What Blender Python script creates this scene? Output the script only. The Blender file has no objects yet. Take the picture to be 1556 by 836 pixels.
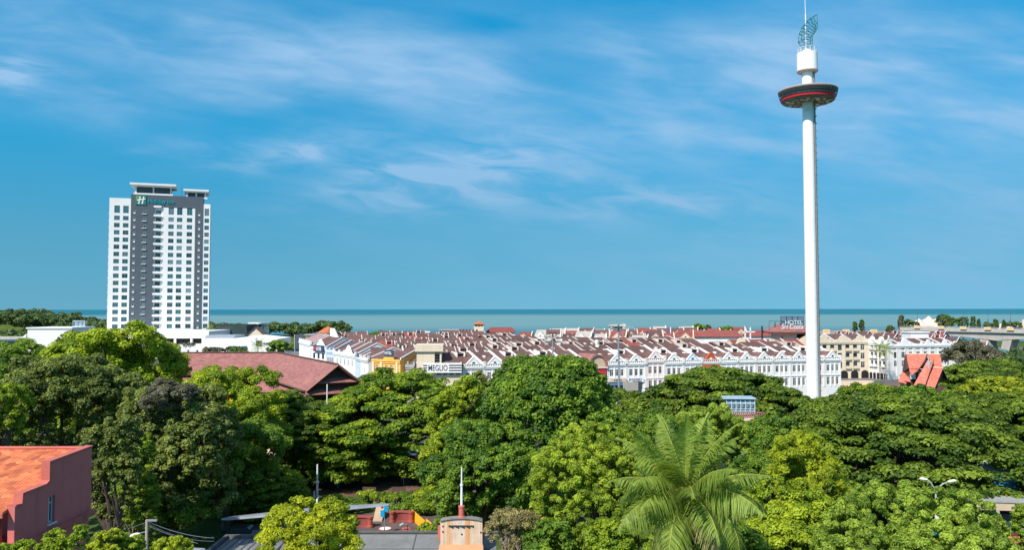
import bpy, math, random
import numpy as np
from mathutils import Vector, Matrix
R = math.radians
rnd = random.Random(7)
S = bpy.context.scene
COL = S.collection

# ---------------------------------------------------------------- camera
FPX = 1210.0            # focal length in pixels of the 1556 px wide photograph
HC = 24.0               # height of the eye above the park
PITCH = math.atan(52.0 / FPX)
cam = bpy.data.cameras.new('camera')
cam_o = bpy.data.objects.new('camera', cam)
COL.objects.link(cam_o)
cam.sensor_width = 36.0
cam.lens = 36.0 * FPX / 1556.0
cam.clip_end = 200000.0
cam.clip_start = 0.5
cam_o.location = (0, 0, HC)
cam_o.rotation_euler = (R(90) + PITCH, R(0.06), 0)
S.camera = cam_o

def at(px, py, Y):
    """the point at depth Y metres that the photograph shows at pixel (px, py)"""
    u = (px - 778.0) / FPX
    v = (418.0 - py) / FPX
    dy = math.cos(PITCH) - v * math.sin(PITCH)
    dz = math.sin(PITCH) + v * math.cos(PITCH)
    k = Y / dy
    return Vector((u * k, Y, HC + dz * k))

# ---------------------------------------------------------------- light
SUN_AZ, SUN_EL = R(37), R(45)           # the sun stands behind the viewer's left shoulder
sun_dir = Vector((-math.sin(SUN_AZ) * math.cos(SUN_EL), -math.cos(SUN_AZ) * math.cos(SUN_EL), math.sin(SUN_EL)))
sl = bpy.data.lights.new('sun', 'SUN')
sl.energy = 4.8
sl.angle = R(0.5)
sl.color = (1.0, 0.945, 0.86)
so = bpy.data.objects.new('sun', sl)
COL.objects.link(so)
so.location = sun_dir * 500
so.rotation_euler = sun_dir.to_track_quat('Z', 'Y').to_euler()

W = bpy.data.worlds.new('World')
S.world = W
W.use_nodes = True
def build_world():
    nt = W.node_tree
    N, L = nt.nodes, nt.links
    N.clear()
    def node(t, **k):
        n = N.new(t)
        for a, b in k.items():
            setattr(n, a, b)
        return n
    def M(op, a, b=None, c=None, clamp=False):
        n = node('ShaderNodeMath', operation=op, use_clamp=clamp)
        for i, v in enumerate((a, b, c)):
            if v is None:
                continue
            if isinstance(v, (int, float)):
                n.inputs[i].default_value = v
            else:
                L.new(v, n.inputs[i])
        return n.outputs[0]
    tc = node('ShaderNodeTexCoord')
    sep = node('ShaderNodeSeparateXYZ')
    L.new(tc.outputs['Generated'], sep.inputs[0])
    X, Y, Z = sep.outputs
    # the blue of the real sky some way above the horizon: lift the direction before looking the sky up
    zz = M('ADD', M('MULTIPLY', M('ABSOLUTE', Z), 0.75), 0.24)
    cmb = node('ShaderNodeCombineXYZ')
    L.new(X, cmb.inputs[0]); L.new(Y, cmb.inputs[1]); L.new(zz, cmb.inputs[2])
    nrm = node('ShaderNodeVectorMath', operation='NORMALIZE')
    L.new(cmb.outputs[0], nrm.inputs[0])
    sky = node('ShaderNodeTexSky', sky_type='NISHITA', sun_disc=False)
    sky.sun_elevation = SUN_EL
    sky.sun_rotation = math.atan2(sun_dir.x, sun_dir.y)
    sky.air_density = 1.0; sky.dust_density = 0.2; sky.ozone_density = 3.0
    L.new(nrm.outputs[0], sky.inputs['Vector'])
    # colour grade by elevation: greyer by the sea, cyan-blue above; unseen zenith brightened to lift shadows
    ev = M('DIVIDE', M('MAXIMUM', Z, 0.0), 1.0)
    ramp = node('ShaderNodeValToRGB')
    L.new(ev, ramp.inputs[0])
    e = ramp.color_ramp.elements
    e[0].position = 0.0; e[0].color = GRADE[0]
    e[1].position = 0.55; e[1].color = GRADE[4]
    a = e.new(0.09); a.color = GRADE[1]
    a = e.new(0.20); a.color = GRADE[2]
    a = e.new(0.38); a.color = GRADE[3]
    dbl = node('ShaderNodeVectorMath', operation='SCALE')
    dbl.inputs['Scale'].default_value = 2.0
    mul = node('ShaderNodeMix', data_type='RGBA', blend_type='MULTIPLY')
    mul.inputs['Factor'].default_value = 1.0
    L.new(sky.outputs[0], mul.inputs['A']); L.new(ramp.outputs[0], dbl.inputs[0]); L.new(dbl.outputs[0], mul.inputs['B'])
    # thin high cloud, laid out by direction (tangents of azimuth and elevation)
    yc = M('MAXIMUM', Y, 0.08)
    U = M('DIVIDE', X, yc)
    V = M('DIVIDE', Z, yc)
    def noise(su, sv, tilt, detail, rough, off, dist=0.0):
        c = node('ShaderNodeCombineXYZ')
        L.new(M('ADD', M('MULTIPLY', U, su), off), c.inputs[0])
        L.new(M('MULTIPLY', M('ADD', V, M('MULTIPLY', U, tilt)), sv), c.inputs[1])
        n = node('ShaderNodeTexNoise')
        n.inputs['Scale'].default_value = 1.0
        n.inputs['Detail'].default_value = detail
        n.inputs['Roughness'].default_value = rough
        n.inputs['Distortion'].default_value = dist
        L.new(c.outputs[0], n.inputs['Vector'])
        return n.outputs['Fac']
    def sstep(x, a, b):
        n = node('ShaderNodeMapRange', interpolation_type='SMOOTHSTEP')
        n.inputs['From Min'].default_value = a; n.inputs['From Max'].default_value = b
        L.new(x, n.inputs['Value'])
        return n.outputs['Result']
    big = noise(2.6, 8.0, 0.10, 4.0, 0.5, 3.7, 0.3)
    fine = noise(6.0, 24.0, 0.14, 5.0, 0.5, 1.3, 0.5)
    wisp = noise(10.0, 42.0, 0.12, 7.0, 0.55, 8.1, 0.8)
    warpu = M('MULTIPLY', M('SUBTRACT', big, 0.5), 0.26)
    warpv = M('MULTIPLY', M('SUBTRACT', fine, 0.5), 0.035)
    def blob(px, py, wx, wy, amp, tilt=0.0):
        u0, v0 = (px - 778) / FPX, (470 - py) / FPX
        du = M('SUBTRACT', M('ADD', U, warpu), u0)
        dv = M('ADD', M('SUBTRACT', M('ADD', V, warpv), v0), M('MULTIPLY', du, tilt))
        d2 = M('ADD', M('POWER', M('ABSOLUTE', M('DIVIDE', du, wx / FPX)), 2.0), M('POWER', M('ABSOLUTE', M('DIVIDE', dv, wy / FPX)), 2.0))
        return M('MULTIPLY', M('EXPONENT', M('MULTIPLY', d2, -1.0)), amp)
    bank = None
    for b in BANKS:
        x = blob(*b)
        bank = x if bank is None else M('ADD', bank, x)
    # the large veil: soft, streaked
    both = M('ADD', M('MULTIPLY', big, 0.55), M('MULTIPLY', fine, 0.45))
    tex = M('ADD', 0.22, M('MULTIPLY', sstep(both, 0.32, 0.66), 0.75))
    tex = M('MULTIPLY', tex, M('ADD', 0.74, M('MULTIPLY', sstep(wisp, 0.3, 0.7), 0.36)))
    veil = M('MULTIPLY', M('MINIMUM', bank, 1.0), M('MULTIPLY', tex, 0.96))
    streak = None
    for b in STREAKS:
        x = blob(*b)
        streak = x if streak is None else M('ADD', streak, x)
    st = M('MULTIPLY', streak, M('ADD', 0.15, M('MULTIPLY', sstep(wisp, 0.30, 0.72), 0.95)))
    clear = M('SUBTRACT', 1.0, blob(60, 235, 260, 70, 0.9), clamp=True)
    clear2 = M('SUBTRACT', 1.0, blob(740, 28, 90, 20, 0.9), clamp=True)
    mask = M('ADD', M('MULTIPLY', M('MULTIPLY', veil, clear), clear2), st)
    # a fine mottling everywhere keeps the clear air from being perfectly flat
    mask = M('ADD', mask, M('MULTIPLY', sstep(big, 0.35, 0.8), 0.06))
    mask = M('MINIMUM', mask, 0.92)
    ccol = node('ShaderNodeMix', data_type='RGBA', blend_type='MIX')
    L.new(sstep(V, 0.03, 0.30), ccol.inputs['Factor'])
    ccol.inputs['A'].default_value = CLOUD_LOW
    ccol.inputs['B'].default_value = CLOUD_HIGH
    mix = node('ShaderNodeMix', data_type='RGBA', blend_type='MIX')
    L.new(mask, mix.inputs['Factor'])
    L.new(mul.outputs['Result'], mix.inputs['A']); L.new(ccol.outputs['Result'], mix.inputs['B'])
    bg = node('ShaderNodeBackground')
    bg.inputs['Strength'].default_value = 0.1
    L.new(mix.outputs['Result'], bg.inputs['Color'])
    out = node('ShaderNodeOutputWorld')
    L.new(bg.outputs[0], out.inputs['Surface'])
# half of the tint laid over the sky at five heights, the sea's horizon first
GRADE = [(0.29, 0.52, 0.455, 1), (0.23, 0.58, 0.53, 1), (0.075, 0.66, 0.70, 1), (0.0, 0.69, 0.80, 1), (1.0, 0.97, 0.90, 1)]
CLOUD_LOW = (2.0, 3.9, 5.9, 1)
CLOUD_HIGH = (2.6, 4.5, 6.7, 1)
#          px    py   half-w half-h amount tilt
BANKS = [(880, 105, 640, 72, 1.0, 0.0), (1400, 90, 360, 100, 0.95, 0.0), (1250, 195, 470, 50, 0.75, 0.0),
         (180, 25, 380, 48, 0.8, 0.0), (420, 120, 280, 45, 0.8, -0.15), (1450, 320, 340, 120, 0.72, 0.0), (1100, 400, 560, 90, 0.38, 0.0)]
STREAKS = [(15, 105, 75, 26, 1.1, 0.05), (690, 268, 195, 46, 1.35, -0.10), (425, 226, 110, 24, 1.0, -0.12),
           (960, 305, 150, 26, 0.8, -0.05), (1060, 318, 80, 16, 0.6, 0.08), (0, 160, 40, 14, 0.4, 0.0), (300, 215, 90, 9, 0.3, -0.1)]
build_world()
S.view_settings.view_transform = 'Standard'
S.view_settings.look = 'None'
S.view_settings.exposure = 0.35
S.view_settings.gamma = 1.0
S.view_settings.use_curve_mapping = False
S.cycles.max_bounces = 6
S.cycles.diffuse_bounces = 3
S.cycles.glossy_bounces = 2
S.cycles.transmission_bounces = 4
S.cycles.transparent_max_bounces = 4
S.cycles.use_denoising = True

# ---------------------------------------------------------------- materials
def new_mat(name):
    m = bpy.data.materials.new(name)
    m.use_nodes = True
    nt = m.node_tree
    nt.nodes.clear()
    out = nt.nodes.new('ShaderNodeOutputMaterial')
    return m, nt, out

def paint(name, col, rough=0.7, var=0.12, scale=0.35, spec=0.25, stain=0.0, stain_col=(0.12, 0.11, 0.10), metal=0.0, bump=0.0, bscale=8.0, obj_var=0.0, streak=0.0):
    """a plain surface with weathering: large soft patches, optional dirt with vertical runs"""
    m, nt, out = new_mat(name)
    N, L = nt.nodes, nt.links
    p = N.new('ShaderNodeBsdfPrincipled')
    p.inputs['Roughness'].default_value = rough
    p.inputs['Metallic'].default_value = metal
    p.inputs['Specular IOR Level'].default_value = spec
    tc = N.new('ShaderNodeTexCoord')
    n = N.new('ShaderNodeTexNoise')
    n.inputs['Scale'].default_value = scale
    n.inputs['Detail'].default_value = 6
    n.inputs['Roughness'].default_value = 0.65
    L.new(tc.outputs['Object'], n.inputs['Vector'])
    mr = N.new('ShaderNodeMapRange')
    mr.inputs['From Min'].default_value = 0.3; mr.inputs['From Max'].default_value = 0.7
    mr.inputs['To Min'].default_value = 1 - var; mr.inputs['To Max'].default_value = 1 + var
    L.new(n.outputs['Fac'], mr.inputs['Value'])
    val = mr.outputs['Result']
    if obj_var:
        oi = N.new('ShaderNodeObjectInfo')
        mo = N.new('ShaderNodeMapRange')
        mo.inputs['To Min'].default_value = 1 - obj_var; mo.inputs['To Max'].default_value = 1 + obj_var
        L.new(oi.outputs['Random'], mo.inputs['Value'])
        mm = N.new('ShaderNodeMath'); mm.operation = 'MULTIPLY'
        L.new(val, mm.inputs[0]); L.new(mo.outputs['Result'], mm.inputs[1])
        val = mm.outputs[0]
    mx = N.new('ShaderNodeMix'); mx.data_type = 'RGBA'; mx.blend_type = 'MULTIPLY'
    mx.inputs['Factor'].default_value = 1
    mx.inputs['A'].default_value = (*col, 1)
    cc = N.new('ShaderNodeCombineColor')
    for i in range(3):
        L.new(val, cc.inputs[i])
    L.new(cc.outputs[0], mx.inputs['B'])
    c = mx.outputs['Result']
    if stain:
        mp = N.new('ShaderNodeMapping')
        mp.inputs['Scale'].default_value = (1.3, 1.3, 0.16) if streak == 0 else (2.6, 2.6, streak)
        L.new(tc.outputs['Object'], mp.inputs['Vector'])
        n2 = N.new('ShaderNodeTexNoise')
        n2.inputs['Scale'].default_value = 1.0; n2.inputs['Detail'].default_value = 8; n2.inputs['Roughness'].default_value = 0.7
        L.new(mp.outputs[0], n2.inputs['Vector'])
        r2 = N.new('ShaderNodeMapRange')
        r2.inputs['From Min'].default_value = 0.5 if streak == 0 else 0.47; r2.inputs['From Max'].default_value = 0.78 if streak == 0 else 0.6
        r2.inputs['To Max'].default_value = stain
        L.new(n2.outputs['Fac'], r2.inputs['Value'])
        m2 = N.new('ShaderNodeMix'); m2.data_type = 'RGBA'
        L.new(r2.outputs['Result'], m2.inputs['Factor'])
        L.new(c, m2.inputs['A']); m2.inputs['B'].default_value = (*stain_col, 1)
        c = m2.outputs['Result']
    L.new(c, p.inputs['Base Color'])
    if bump:
        n3 = N.new('ShaderNodeTexNoise'); n3.inputs['Scale'].default_value = bscale; n3.inputs['Detail'].default_value = 4
        L.new(tc.outputs['Object'], n3.inputs['Vector'])
        b = N.new('ShaderNodeBump'); b.inputs['Strength'].default_value = bump; b.inputs['Distance'].default_value = 0.05
        L.new(n3.outputs['Fac'], b.inputs['Height']); L.new(b.outputs[0], p.inputs['Normal'])
    L.new(p.outputs[0], out.inputs['Surface'])
    return m

def tiles(name, col, dirt, contrast=0.21, course=0.35, across=0.28, amount=0.5, obj_var=0.10, patch=0.25, rough=0.8, axis='Z', tilt=None):
    """clay roof tiles: courses and rolls in relief, single tiles of slightly different firing, lichen patches"""
    m, nt, out = new_mat(name)
    N, L = nt.nodes, nt.links
    p = N.new('ShaderNodeBsdfPrincipled')
    p.inputs['Roughness'].default_value = rough
    p.inputs['Specular IOR Level'].default_value = 0.2
    tc = N.new('ShaderNodeTexCoord')
    n = N.new('ShaderNodeTexNoise'); n.inputs['Scale'].default_value = patch; n.inputs['Detail'].default_value = 8; n.inputs['Roughness'].default_value = 0.75
    mpp = N.new('ShaderNodeMapping'); mpp.inputs['Scale'].default_value = (0.55, 1, 1.6)
    L.new(tc.outputs['Object'], mpp.inputs['Vector']); L.new(mpp.outputs[0], n.inputs['Vector'])
    r = N.new('ShaderNodeMapRange'); r.inputs['From Min'].default_value = 0.45; r.inputs['From Max'].default_value = 0.72; r.inputs['To Max'].default_value = amount
    L.new(n.outputs['Fac'], r.inputs['Value'])
    mp = N.new('ShaderNodeMapping'); mp.inputs['Scale'].default_value = (1 / across / 2, 1 / across / 2, 1 / course)
    L.new(tc.outputs['Object'], mp.inputs['Vector'])
    v = N.new('ShaderNodeTexVoronoi'); v.inputs['Scale'].default_value = 1.0
    L.new(mp.outputs[0], v.inputs['Vector'])
    sp = N.new('ShaderNodeSeparateColor')
    L.new(v.outputs['Color'], sp.inputs[0])
    mr = N.new('ShaderNodeMapRange'); mr.inputs['To Min'].default_value = 1 - contrast; mr.inputs['To Max'].default_value = 1 + contrast
    L.new(sp.outputs[0], mr.inputs['Value'])
    oi = N.new('ShaderNodeObjectInfo')
    mo = N.new('ShaderNodeMapRange'); mo.inputs['To Min'].default_value = 1 - obj_var; mo.inputs['To Max'].default_value = 1 + obj_var
    L.new(oi.outputs['Random'], mo.inputs['Value'])
    mm = N.new('ShaderNodeMath'); mm.operation = 'MULTIPLY'
    L.new(mr.outputs[0], mm.inputs[0]); L.new(mo.outputs[0], mm.inputs[1])
    cc = N.new('ShaderNodeCombineColor')
    for i in range(3):
        L.new(mm.outputs[0], cc.inputs[i])
    mx = N.new('ShaderNodeMix'); mx.data_type = 'RGBA'; mx.blend_type = 'MULTIPLY'; mx.inputs['Factor'].default_value = 1
    mx.inputs['A'].default_value = (*col, 1)
    L.new(cc.outputs[0], mx.inputs['B'])
    m2 = N.new('ShaderNodeMix'); m2.data_type = 'RGBA'
    L.new(r.outputs[0], m2.inputs['Factor']); L.new(mx.outputs['Result'], m2.inputs['A']); m2.inputs['B'].default_value = (*dirt, 1)
    L.new(m2.outputs['Result'], p.inputs['Base Color'])
    sx = N.new('ShaderNodeSeparateXYZ'); L.new(tc.outputs['Object'], sx.inputs[0])
    def saw(src, period):
        a = N.new('ShaderNodeMath'); a.operation = 'DIVIDE'; a.inputs[1].default_value = period
        L.new(src, a.inputs[0])
        f = N.new('ShaderNodeMath'); f.operation = 'FRACT'; L.new(a.outputs[0], f.inputs[0])
        return f.outputs[0]
    h = saw(sx.outputs['Z'], course * 0.5)
    h2 = saw(sx.outputs['X'], across)
    pp = N.new('ShaderNodeMath'); pp.operation = 'PINGPONG'; pp.inputs[1].default_value = 0.5
    L.new(h2, pp.inputs[0])
    ad = N.new('ShaderNodeMath'); ad.operation = 'SUBTRACT'; L.new(pp.outputs[0], ad.inputs[0]); L.new(h, ad.inputs[1])
    b = N.new('ShaderNodeBump'); b.inputs['Strength'].default_value = 0.8; b.inputs['Distance'].default_value = 0.06
    L.new(ad.outputs[0], b.inputs['Height']); L.new(b.outputs[0], p.inputs['Normal'])
    L.new(p.outputs[0], out.inputs['Surface'])
    return m

def glass(name, col=(0.03, 0.05, 0.06), rough=0.08, spec=0.6):
    m, nt, out = new_mat(name)
    p = nt.nodes.new('ShaderNodeBsdfPrincipled')
    tc = nt.nodes.new('ShaderNodeTexCoord'); oi = nt.nodes.new('ShaderNodeObjectInfo')
    mr = nt.nodes.new('ShaderNodeMapRange'); mr.inputs['To Min'].default_value = 0.4; mr.inputs['To Max'].default_value = 1.9
    nt.links.new(oi.outputs['Random'], mr.inputs['Value'])
    cc = nt.nodes.new('ShaderNodeVectorMath'); cc.operation = 'SCALE'; cc.inputs[0].default_value = col
    nt.links.new(mr.outputs[0], cc.inputs['Scale'])
    nt.links.new(cc.outputs[0], p.inputs['Base Color'])
    p.inputs['Roughness'].default_value = rough
    p.inputs['Specular IOR Level'].default_value = spec
    nt.links.new(p.outputs[0], out.inputs['Surface'])
    return m

def leaf_mat(name, dark, light, trans=0.30, rough=0.55, spec=0.25):
    m, nt, out = new_mat(name)
    N, L = nt.nodes, nt.links
    a = N.new('ShaderNodeAttribute'); a.attribute_name = 'tint'
    mx = N.new('ShaderNodeMix'); mx.data_type = 'RGBA'
    mx.inputs['A'].default_value = (*dark, 1); mx.inputs['B'].default_value = (*light, 1)
    L.new(a.outputs['Fac'], mx.inputs['Factor'])
    p = N.new('ShaderNodeBsdfPrincipled')
    p.inputs['Roughness'].default_value = rough
    p.inputs['Specular IOR Level'].default_value = spec
    L.new(mx.outputs['Result'], p.inputs['Base Color'])
    t = N.new('ShaderNodeBsdfTranslucent')
    t2 = N.new('ShaderNodeMix'); t2.data_type = 'RGBA'; t2.blend_type = 'MULTIPLY'; t2.inputs['Factor'].default_value = 1
    t2.inputs['B'].default_value = (1.5, 1.35, 0.6, 1)
    L.new(mx.outputs['Result'], t2.inputs['A'])
    L.new(t2.outputs['Result'], t.inputs['Color'])
    ms = N.new('ShaderNodeMixShader'); ms.inputs[0].default_value = trans
    L.new(p.outputs[0], ms.inputs[1]); L.new(t.outputs[0], ms.inputs[2])
    L.new(ms.outputs[0], out.inputs['Surface'])
    return m

# ---------------------------------------------------------------- object helpers
def tag(o, label=None, cat=None, group=None, kind=None):
    if label: o['label'] = label
    if cat: o['category'] = cat
    if group: o['group'] = group
    if kind: o['kind'] = kind
    return o

def empty(name, loc=(0, 0, 0), rz=0.0, label=None, cat=None, group=None):
    o = bpy.data.objects.new(name, None)
    o.empty_display_size = 0.5
    COL.objects.link(o)
    o.location = loc
    o.rotation_euler = (0, 0, rz)
    return tag(o, label, cat, group)

def kids(o):
    return [c for c in bpy.data.objects if c.parent == o]

CHILD = {}
def link(name, me, parent=None):
    o = bpy.data.objects.new(name, me)
    COL.objects.link(o)
    if parent is not None:
        o.parent = parent
        CHILD.setdefault(parent.name, []).append(o)
    return o

def copy_tree(o, parent=None):
    c = o.copy()
    COL.objects.link(c)
    if parent is not None:
        c.parent = parent
        CHILD.setdefault(parent.name, []).append(c)
    for ch in CHILD.get(o.name, []):
        copy_tree(ch, c)
    return c

class MB:
    """collects polygons and builds ONE mesh object"""
    def __init__(self, shear=0.0):
        self.v, self.f, self.m, self.cur, self.sh = [], [], [], 0, shear
    def mat(self, i):
        self.cur = i
        return self
    def poly(self, pts):
        b = len(self.v)
        self.v += [tuple(p) for p in pts]
        self.f.append(tuple(range(b, b + len(pts))))
        self.m.append(self.cur)
        return self
    def hexa(self, p):
        """eight corners: four of the bottom (counter-clockwise), four of the top"""
        b = len(self.v)
        self.v += [tuple(q) for q in p]
        for q in ((3, 2, 1, 0), (4, 5, 6, 7), (0, 1, 5, 4), (1, 2, 6, 5), (2, 3, 7, 6), (3, 0, 4, 7)):
            self.f.append(tuple(b + i for i in q)); self.m.append(self.cur)
        return self
    def box(self, x0, x1, y0, y1, z0, z1):
        return self.hexa([(x0, y0, z0), (x1, y0, z0), (x1, y1, z0), (x0, y1, z0), (x0, y0, z1), (x1, y0, z1), (x1, y1, z1), (x0, y1, z1)])
    def prism(self, outline, d):
        """outline (3-D points of a flat polygon) thickened along the vector d"""
        n = len(outline)
        d = Vector(d)
        a = [Vector(p) for p in outline]
        b = len(self.v)
        self.v += [tuple(p) for p in a] + [tuple(p + d) for p in a]
        self.f.append(tuple(range(b + n - 1, b - 1, -1))); self.m.append(self.cur)
        self.f.append(tuple(range(b + n, b + 2 * n))); self.m.append(self.cur)
        for i in range(n):
            j = (i + 1) % n
            self.f.append((b + i, b + j, b + n + j, b + n + i)); self.m.append(self.cur)
        return self
    def slab(self, pts, t):
        """a sheet of thickness t lying under the given polygon"""
        return self.prism(pts, (0, 0, -t))
    def tube(self, path, r0, r1=None, seg=8, cap=True):
        path = [Vector(p) for p in path]
        n = len(path)
        rr = r0 if isinstance(r0, (list, tuple)) else [r0 + ((r0 if r1 is None else r1) - r0) * i / max(1, n - 1) for i in range(n)]
        b = len(self.v)
        up = None
        for i, p in enumerate(path):
            t = (path[min(i + 1, n - 1)] - path[max(i - 1, 0)]).normalized()
            if up is None:
                up = Vector((0, 0, 1)) if abs(t.z) < 0.9 else Vector((1, 0, 0))
            a = t.cross(up).normalized()
            c = a.cross(t).normalized()
            up = c
            for k in range(seg):
                g = 2 * math.pi * k / seg
                self.v.append(tuple(p + (a * math.cos(g) + c * math.sin(g)) * rr[i]))
        for i in range(n - 1):
            for k in range(seg):
                k2 = (k + 1) % seg
                self.f.append((b + i * seg + k, b + i * seg + k2, b + (i + 1) * seg + k2, b + (i + 1) * seg + k)); self.m.append(self.cur)
        if cap:
            self.f.append(tuple(b + k for k in range(seg - 1, -1, -1))); self.m.append(self.cur)
            self.f.append(tuple(b + (n - 1) * seg + k for k in range(seg))); self.m.append(self.cur)
        return self
    def lathe(self, prof, seg=32, c=(0, 0), cap=True):
        """profile [(radius, z)] turned about the vertical through c"""
        b = len(self.v)
        for r, z in prof:
            for k in range(seg):
                g = 2 * math.pi * k / seg
                self.v.append((c[0] + r * math.cos(g), c[1] + r * math.sin(g), z))
        for i in range(len(prof) - 1):
            for k in range(seg):
                k2 = (k + 1) % seg
                self.f.append((b + i * seg + k, b + i * seg + k2, b + (i + 1) * seg + k2, b + (i + 1) * seg + k)); self.m.append(self.cur)
        if cap:
            self.f.append(tuple(b + k for k in range(seg - 1, -1, -1))); self.m.append(self.cur)
            q = b + (len(prof) - 1) * seg
            self.f.append(tuple(q + k for k in range(seg))); self.m.append(self.cur)
        return self
    def facade(self, x0, x1, z0, z1, holes, depth=0.25, y=0.0):
        """a wall face in the plane y with rectangular openings (a, b, c, d = x0, x1, z0, z1) and their reveals"""
        xs = sorted({x0, x1} | {h[0] for h in holes} | {h[1] for h in holes})
        zs = sorted({z0, z1} | {h[2] for h in holes} | {h[3] for h in holes})
        def hole(xa, za):
            return any(h[0] < xa < h[1] and h[2] < za < h[3] for h in holes)
        for j in range(len(zs) - 1):
            run = None
            for i in range(len(xs) - 1):
                solid = not hole((xs[i] + xs[i + 1]) / 2, (zs[j] + zs[j + 1]) / 2)
                if solid and run is None:
                    run = xs[i]
                if run is not None and (not solid or i == len(xs) - 2):
                    e = xs[i] if not solid else xs[i + 1]
                    self.poly([(run, y, zs[j]), (e, y, zs[j]), (e, y, zs[j + 1]), (run, y, zs[j + 1])])
                    run = None
        for a, b, c, d in holes:
            q = y + depth
            self.poly([(a, y, c), (a, q, c), (a, q, d), (a, y, d)])
            self.poly([(b, y, d), (b, q, d), (b, q, c), (b, y, c)])
            self.poly([(a, y, c), (b, y, c), (b, q, c), (a, q, c)])
            self.poly([(a, q, d), (b, q, d), (b, y, d), (a, y, d)])
        return self
    def mesh(self, name, mats):
        if self.sh:
            self.v = [(x + self.sh * y, y, z) for x, y, z in self.v]
        me = bpy.data.meshes.new(name)
        me.from_pydata(self.v, [], self.f)
        for mt in (mats if isinstance(mats, (list, tuple)) else [mats]):
            me.materials.append(mt)
        if any(self.m):
            me.polygons.foreach_set('material_index', self.m)
        me.update()
        return me
    def build(self, name, mats, parent=None, smooth=False):
        me = self.mesh(name, mats)
        if smooth:
            me.polygons.foreach_set('use_smooth', [True] * len(me.polygons))
            try:
                me.set_sharp_from_angle(angle=R(40))
            except Exception:
                pass
        return link(name, me, parent)

def lettering(name, text, size, mat, parent, loc, rot=(R(90), 0, 0), extrude=0.06, sx=1.0, shear=0.0, align='LEFT', off=0.010):
    cu = bpy.data.curves.new(name, 'FONT')
    cu.body = text; cu.size = size; cu.extrude = extrude; cu.align_x = align; cu.shear = shear
    cu.offset = size * off
    cu.resolution_u = 4
    cu.materials.append(mat)
    tmp = bpy.data.objects.new('lettering', cu)
    me = bpy.data.meshes.new_from_object(tmp)
    bpy.data.objects.remove(tmp)
    o = link(name, me, parent)
    o.location = loc; o.rotation_euler = rot; o.scale = (sx, 1, 1)
    return o

ONES = ['zeroth', 'first', 'second', 'third', 'fourth', 'fifth', 'sixth', 'seventh', 'eighth', 'ninth', 'tenth', 'eleventh', 'twelfth', 'thirteenth', 'fourteenth', 'fifteenth', 'sixteenth', 'seventeenth', 'eighteenth', 'nineteenth']
def ordinal(n):
    if n < 20: return ONES[n]
    t, o = divmod(n, 10)
    T = {2: 'twent', 3: 'thirt', 4: 'fort', 5: 'fift'}[t]
    return T + 'ieth' if o == 0 else T + 'y-' + ONES[o]

# shared materials
M = {}
M['white'] = paint('white_paint', (0.76, 0.74, 0.705), 0.6, 0.05, 0.2, stain=0.10, stain_col=(0.42, 0.40, 0.37))
M['white_old'] = paint('weathered_white', (0.72, 0.69, 0.65), 0.75, 0.08, 0.3, stain=0.30, stain_col=(0.30, 0.28, 0.25), obj_var=0.05)
M['cream'] = paint('cream_render', (0.66, 0.55, 0.41), 0.75, 0.08, 0.3, stain=0.25, stain_col=(0.32, 0.26, 0.20))
M['beige'] = paint('beige_render', (0.70, 0.58, 0.42), 0.75, 0.07, 0.3, stain=0.22, stain_col=(0.36, 0.28, 0.20), obj_var=0.05)
M['pinkish'] = paint('pinkish_render', (0.70, 0.52, 0.44), 0.75, 0.08, 0.3, stain=0.2, obj_var=0.08)
M['pale_blue'] = paint('pale_blue_paint', (0.50, 0.58, 0.68), 0.7, 0.08, 0.3, stain=0.2, stain_col=(0.3, 0.3, 0.32))
M['yellow'] = paint('yellow_paint', (0.78, 0.42, 0.09), 0.7, 0.08, 0.3, stain=0.15)
M['bright_yellow'] = paint('bright_yellow', (0.80, 0.44, 0.02), 0.6, 0.08, 0.5, stain=0.2)
M['orange'] = paint('orange_paint', (0.52, 0.10, 0.04), 0.6, 0.08, 0.3)
M['red'] = paint('red_sign', (0.55, 0.03, 0.05), 0.5, 0.1, 0.5)
M['maroon'] = paint('maroon_paint', (0.16, 0.02, 0.035), 0.6, 0.1, 0.5)
M['slate'] = paint('slate_panel', (0.085, 0.105, 0.122), 0.6, 0.06, 0.15, obj_var=0.0)
M['grey'] = paint('grey_concrete', (0.32, 0.31, 0.29), 0.85, 0.15, 0.4, stain=0.4)
M['pale_concrete'] = paint('pale_concrete', (0.42, 0.38, 0.33), 0.85, 0.12, 0.2, stain=0.4)
M['dark'] = paint('near_black', (0.02, 0.02, 0.022), 0.8, 0.2, 0.5)  # near-black; also stands in for the shade inside arches and open recesses
M['dark_metal'] = paint('dark_metal', (0.05, 0.055, 0.06), 0.5, 0.1, 0.5, metal=0.3)
M['steel'] = paint('galvanised_steel', (0.42, 0.44, 0.46), 0.45, 0.12, 1.0, metal=0.5)
M['pole_white'] = paint('white_pole', (0.72, 0.72, 0.72), 0.5, 0.06, 1.0)
M['glass'] = glass('window_glass')
M['teal_glass'] = glass('teal_glass', (0.03, 0.085, 0.10), 0.1, 0.5)
M['roof'] = tiles('brown_roof_tiles', (0.145, 0.080, 0.068), (0.075, 0.050, 0.046), obj_var=0.16, amount=0.5)
M['roof_red'] = tiles('red_roof_tiles', (0.27, 0.075, 0.06), (0.14, 0.06, 0.052), obj_var=0.12, amount=0.4)
M['roof_orange'] = tiles('orange_roof_tiles', (0.62, 0.165, 0.065), (0.24, 0.07, 0.04), course=0.30, across=0.22, obj_var=0.0, amount=0.95, patch=1.5, contrast=0.42)
M['roof_salmon'] = tiles('salmon_roof_tiles', (0.62, 0.175, 0.115), (0.48, 0.14, 0.10), obj_var=0.0, amount=0.3, patch=0.4)
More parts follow.
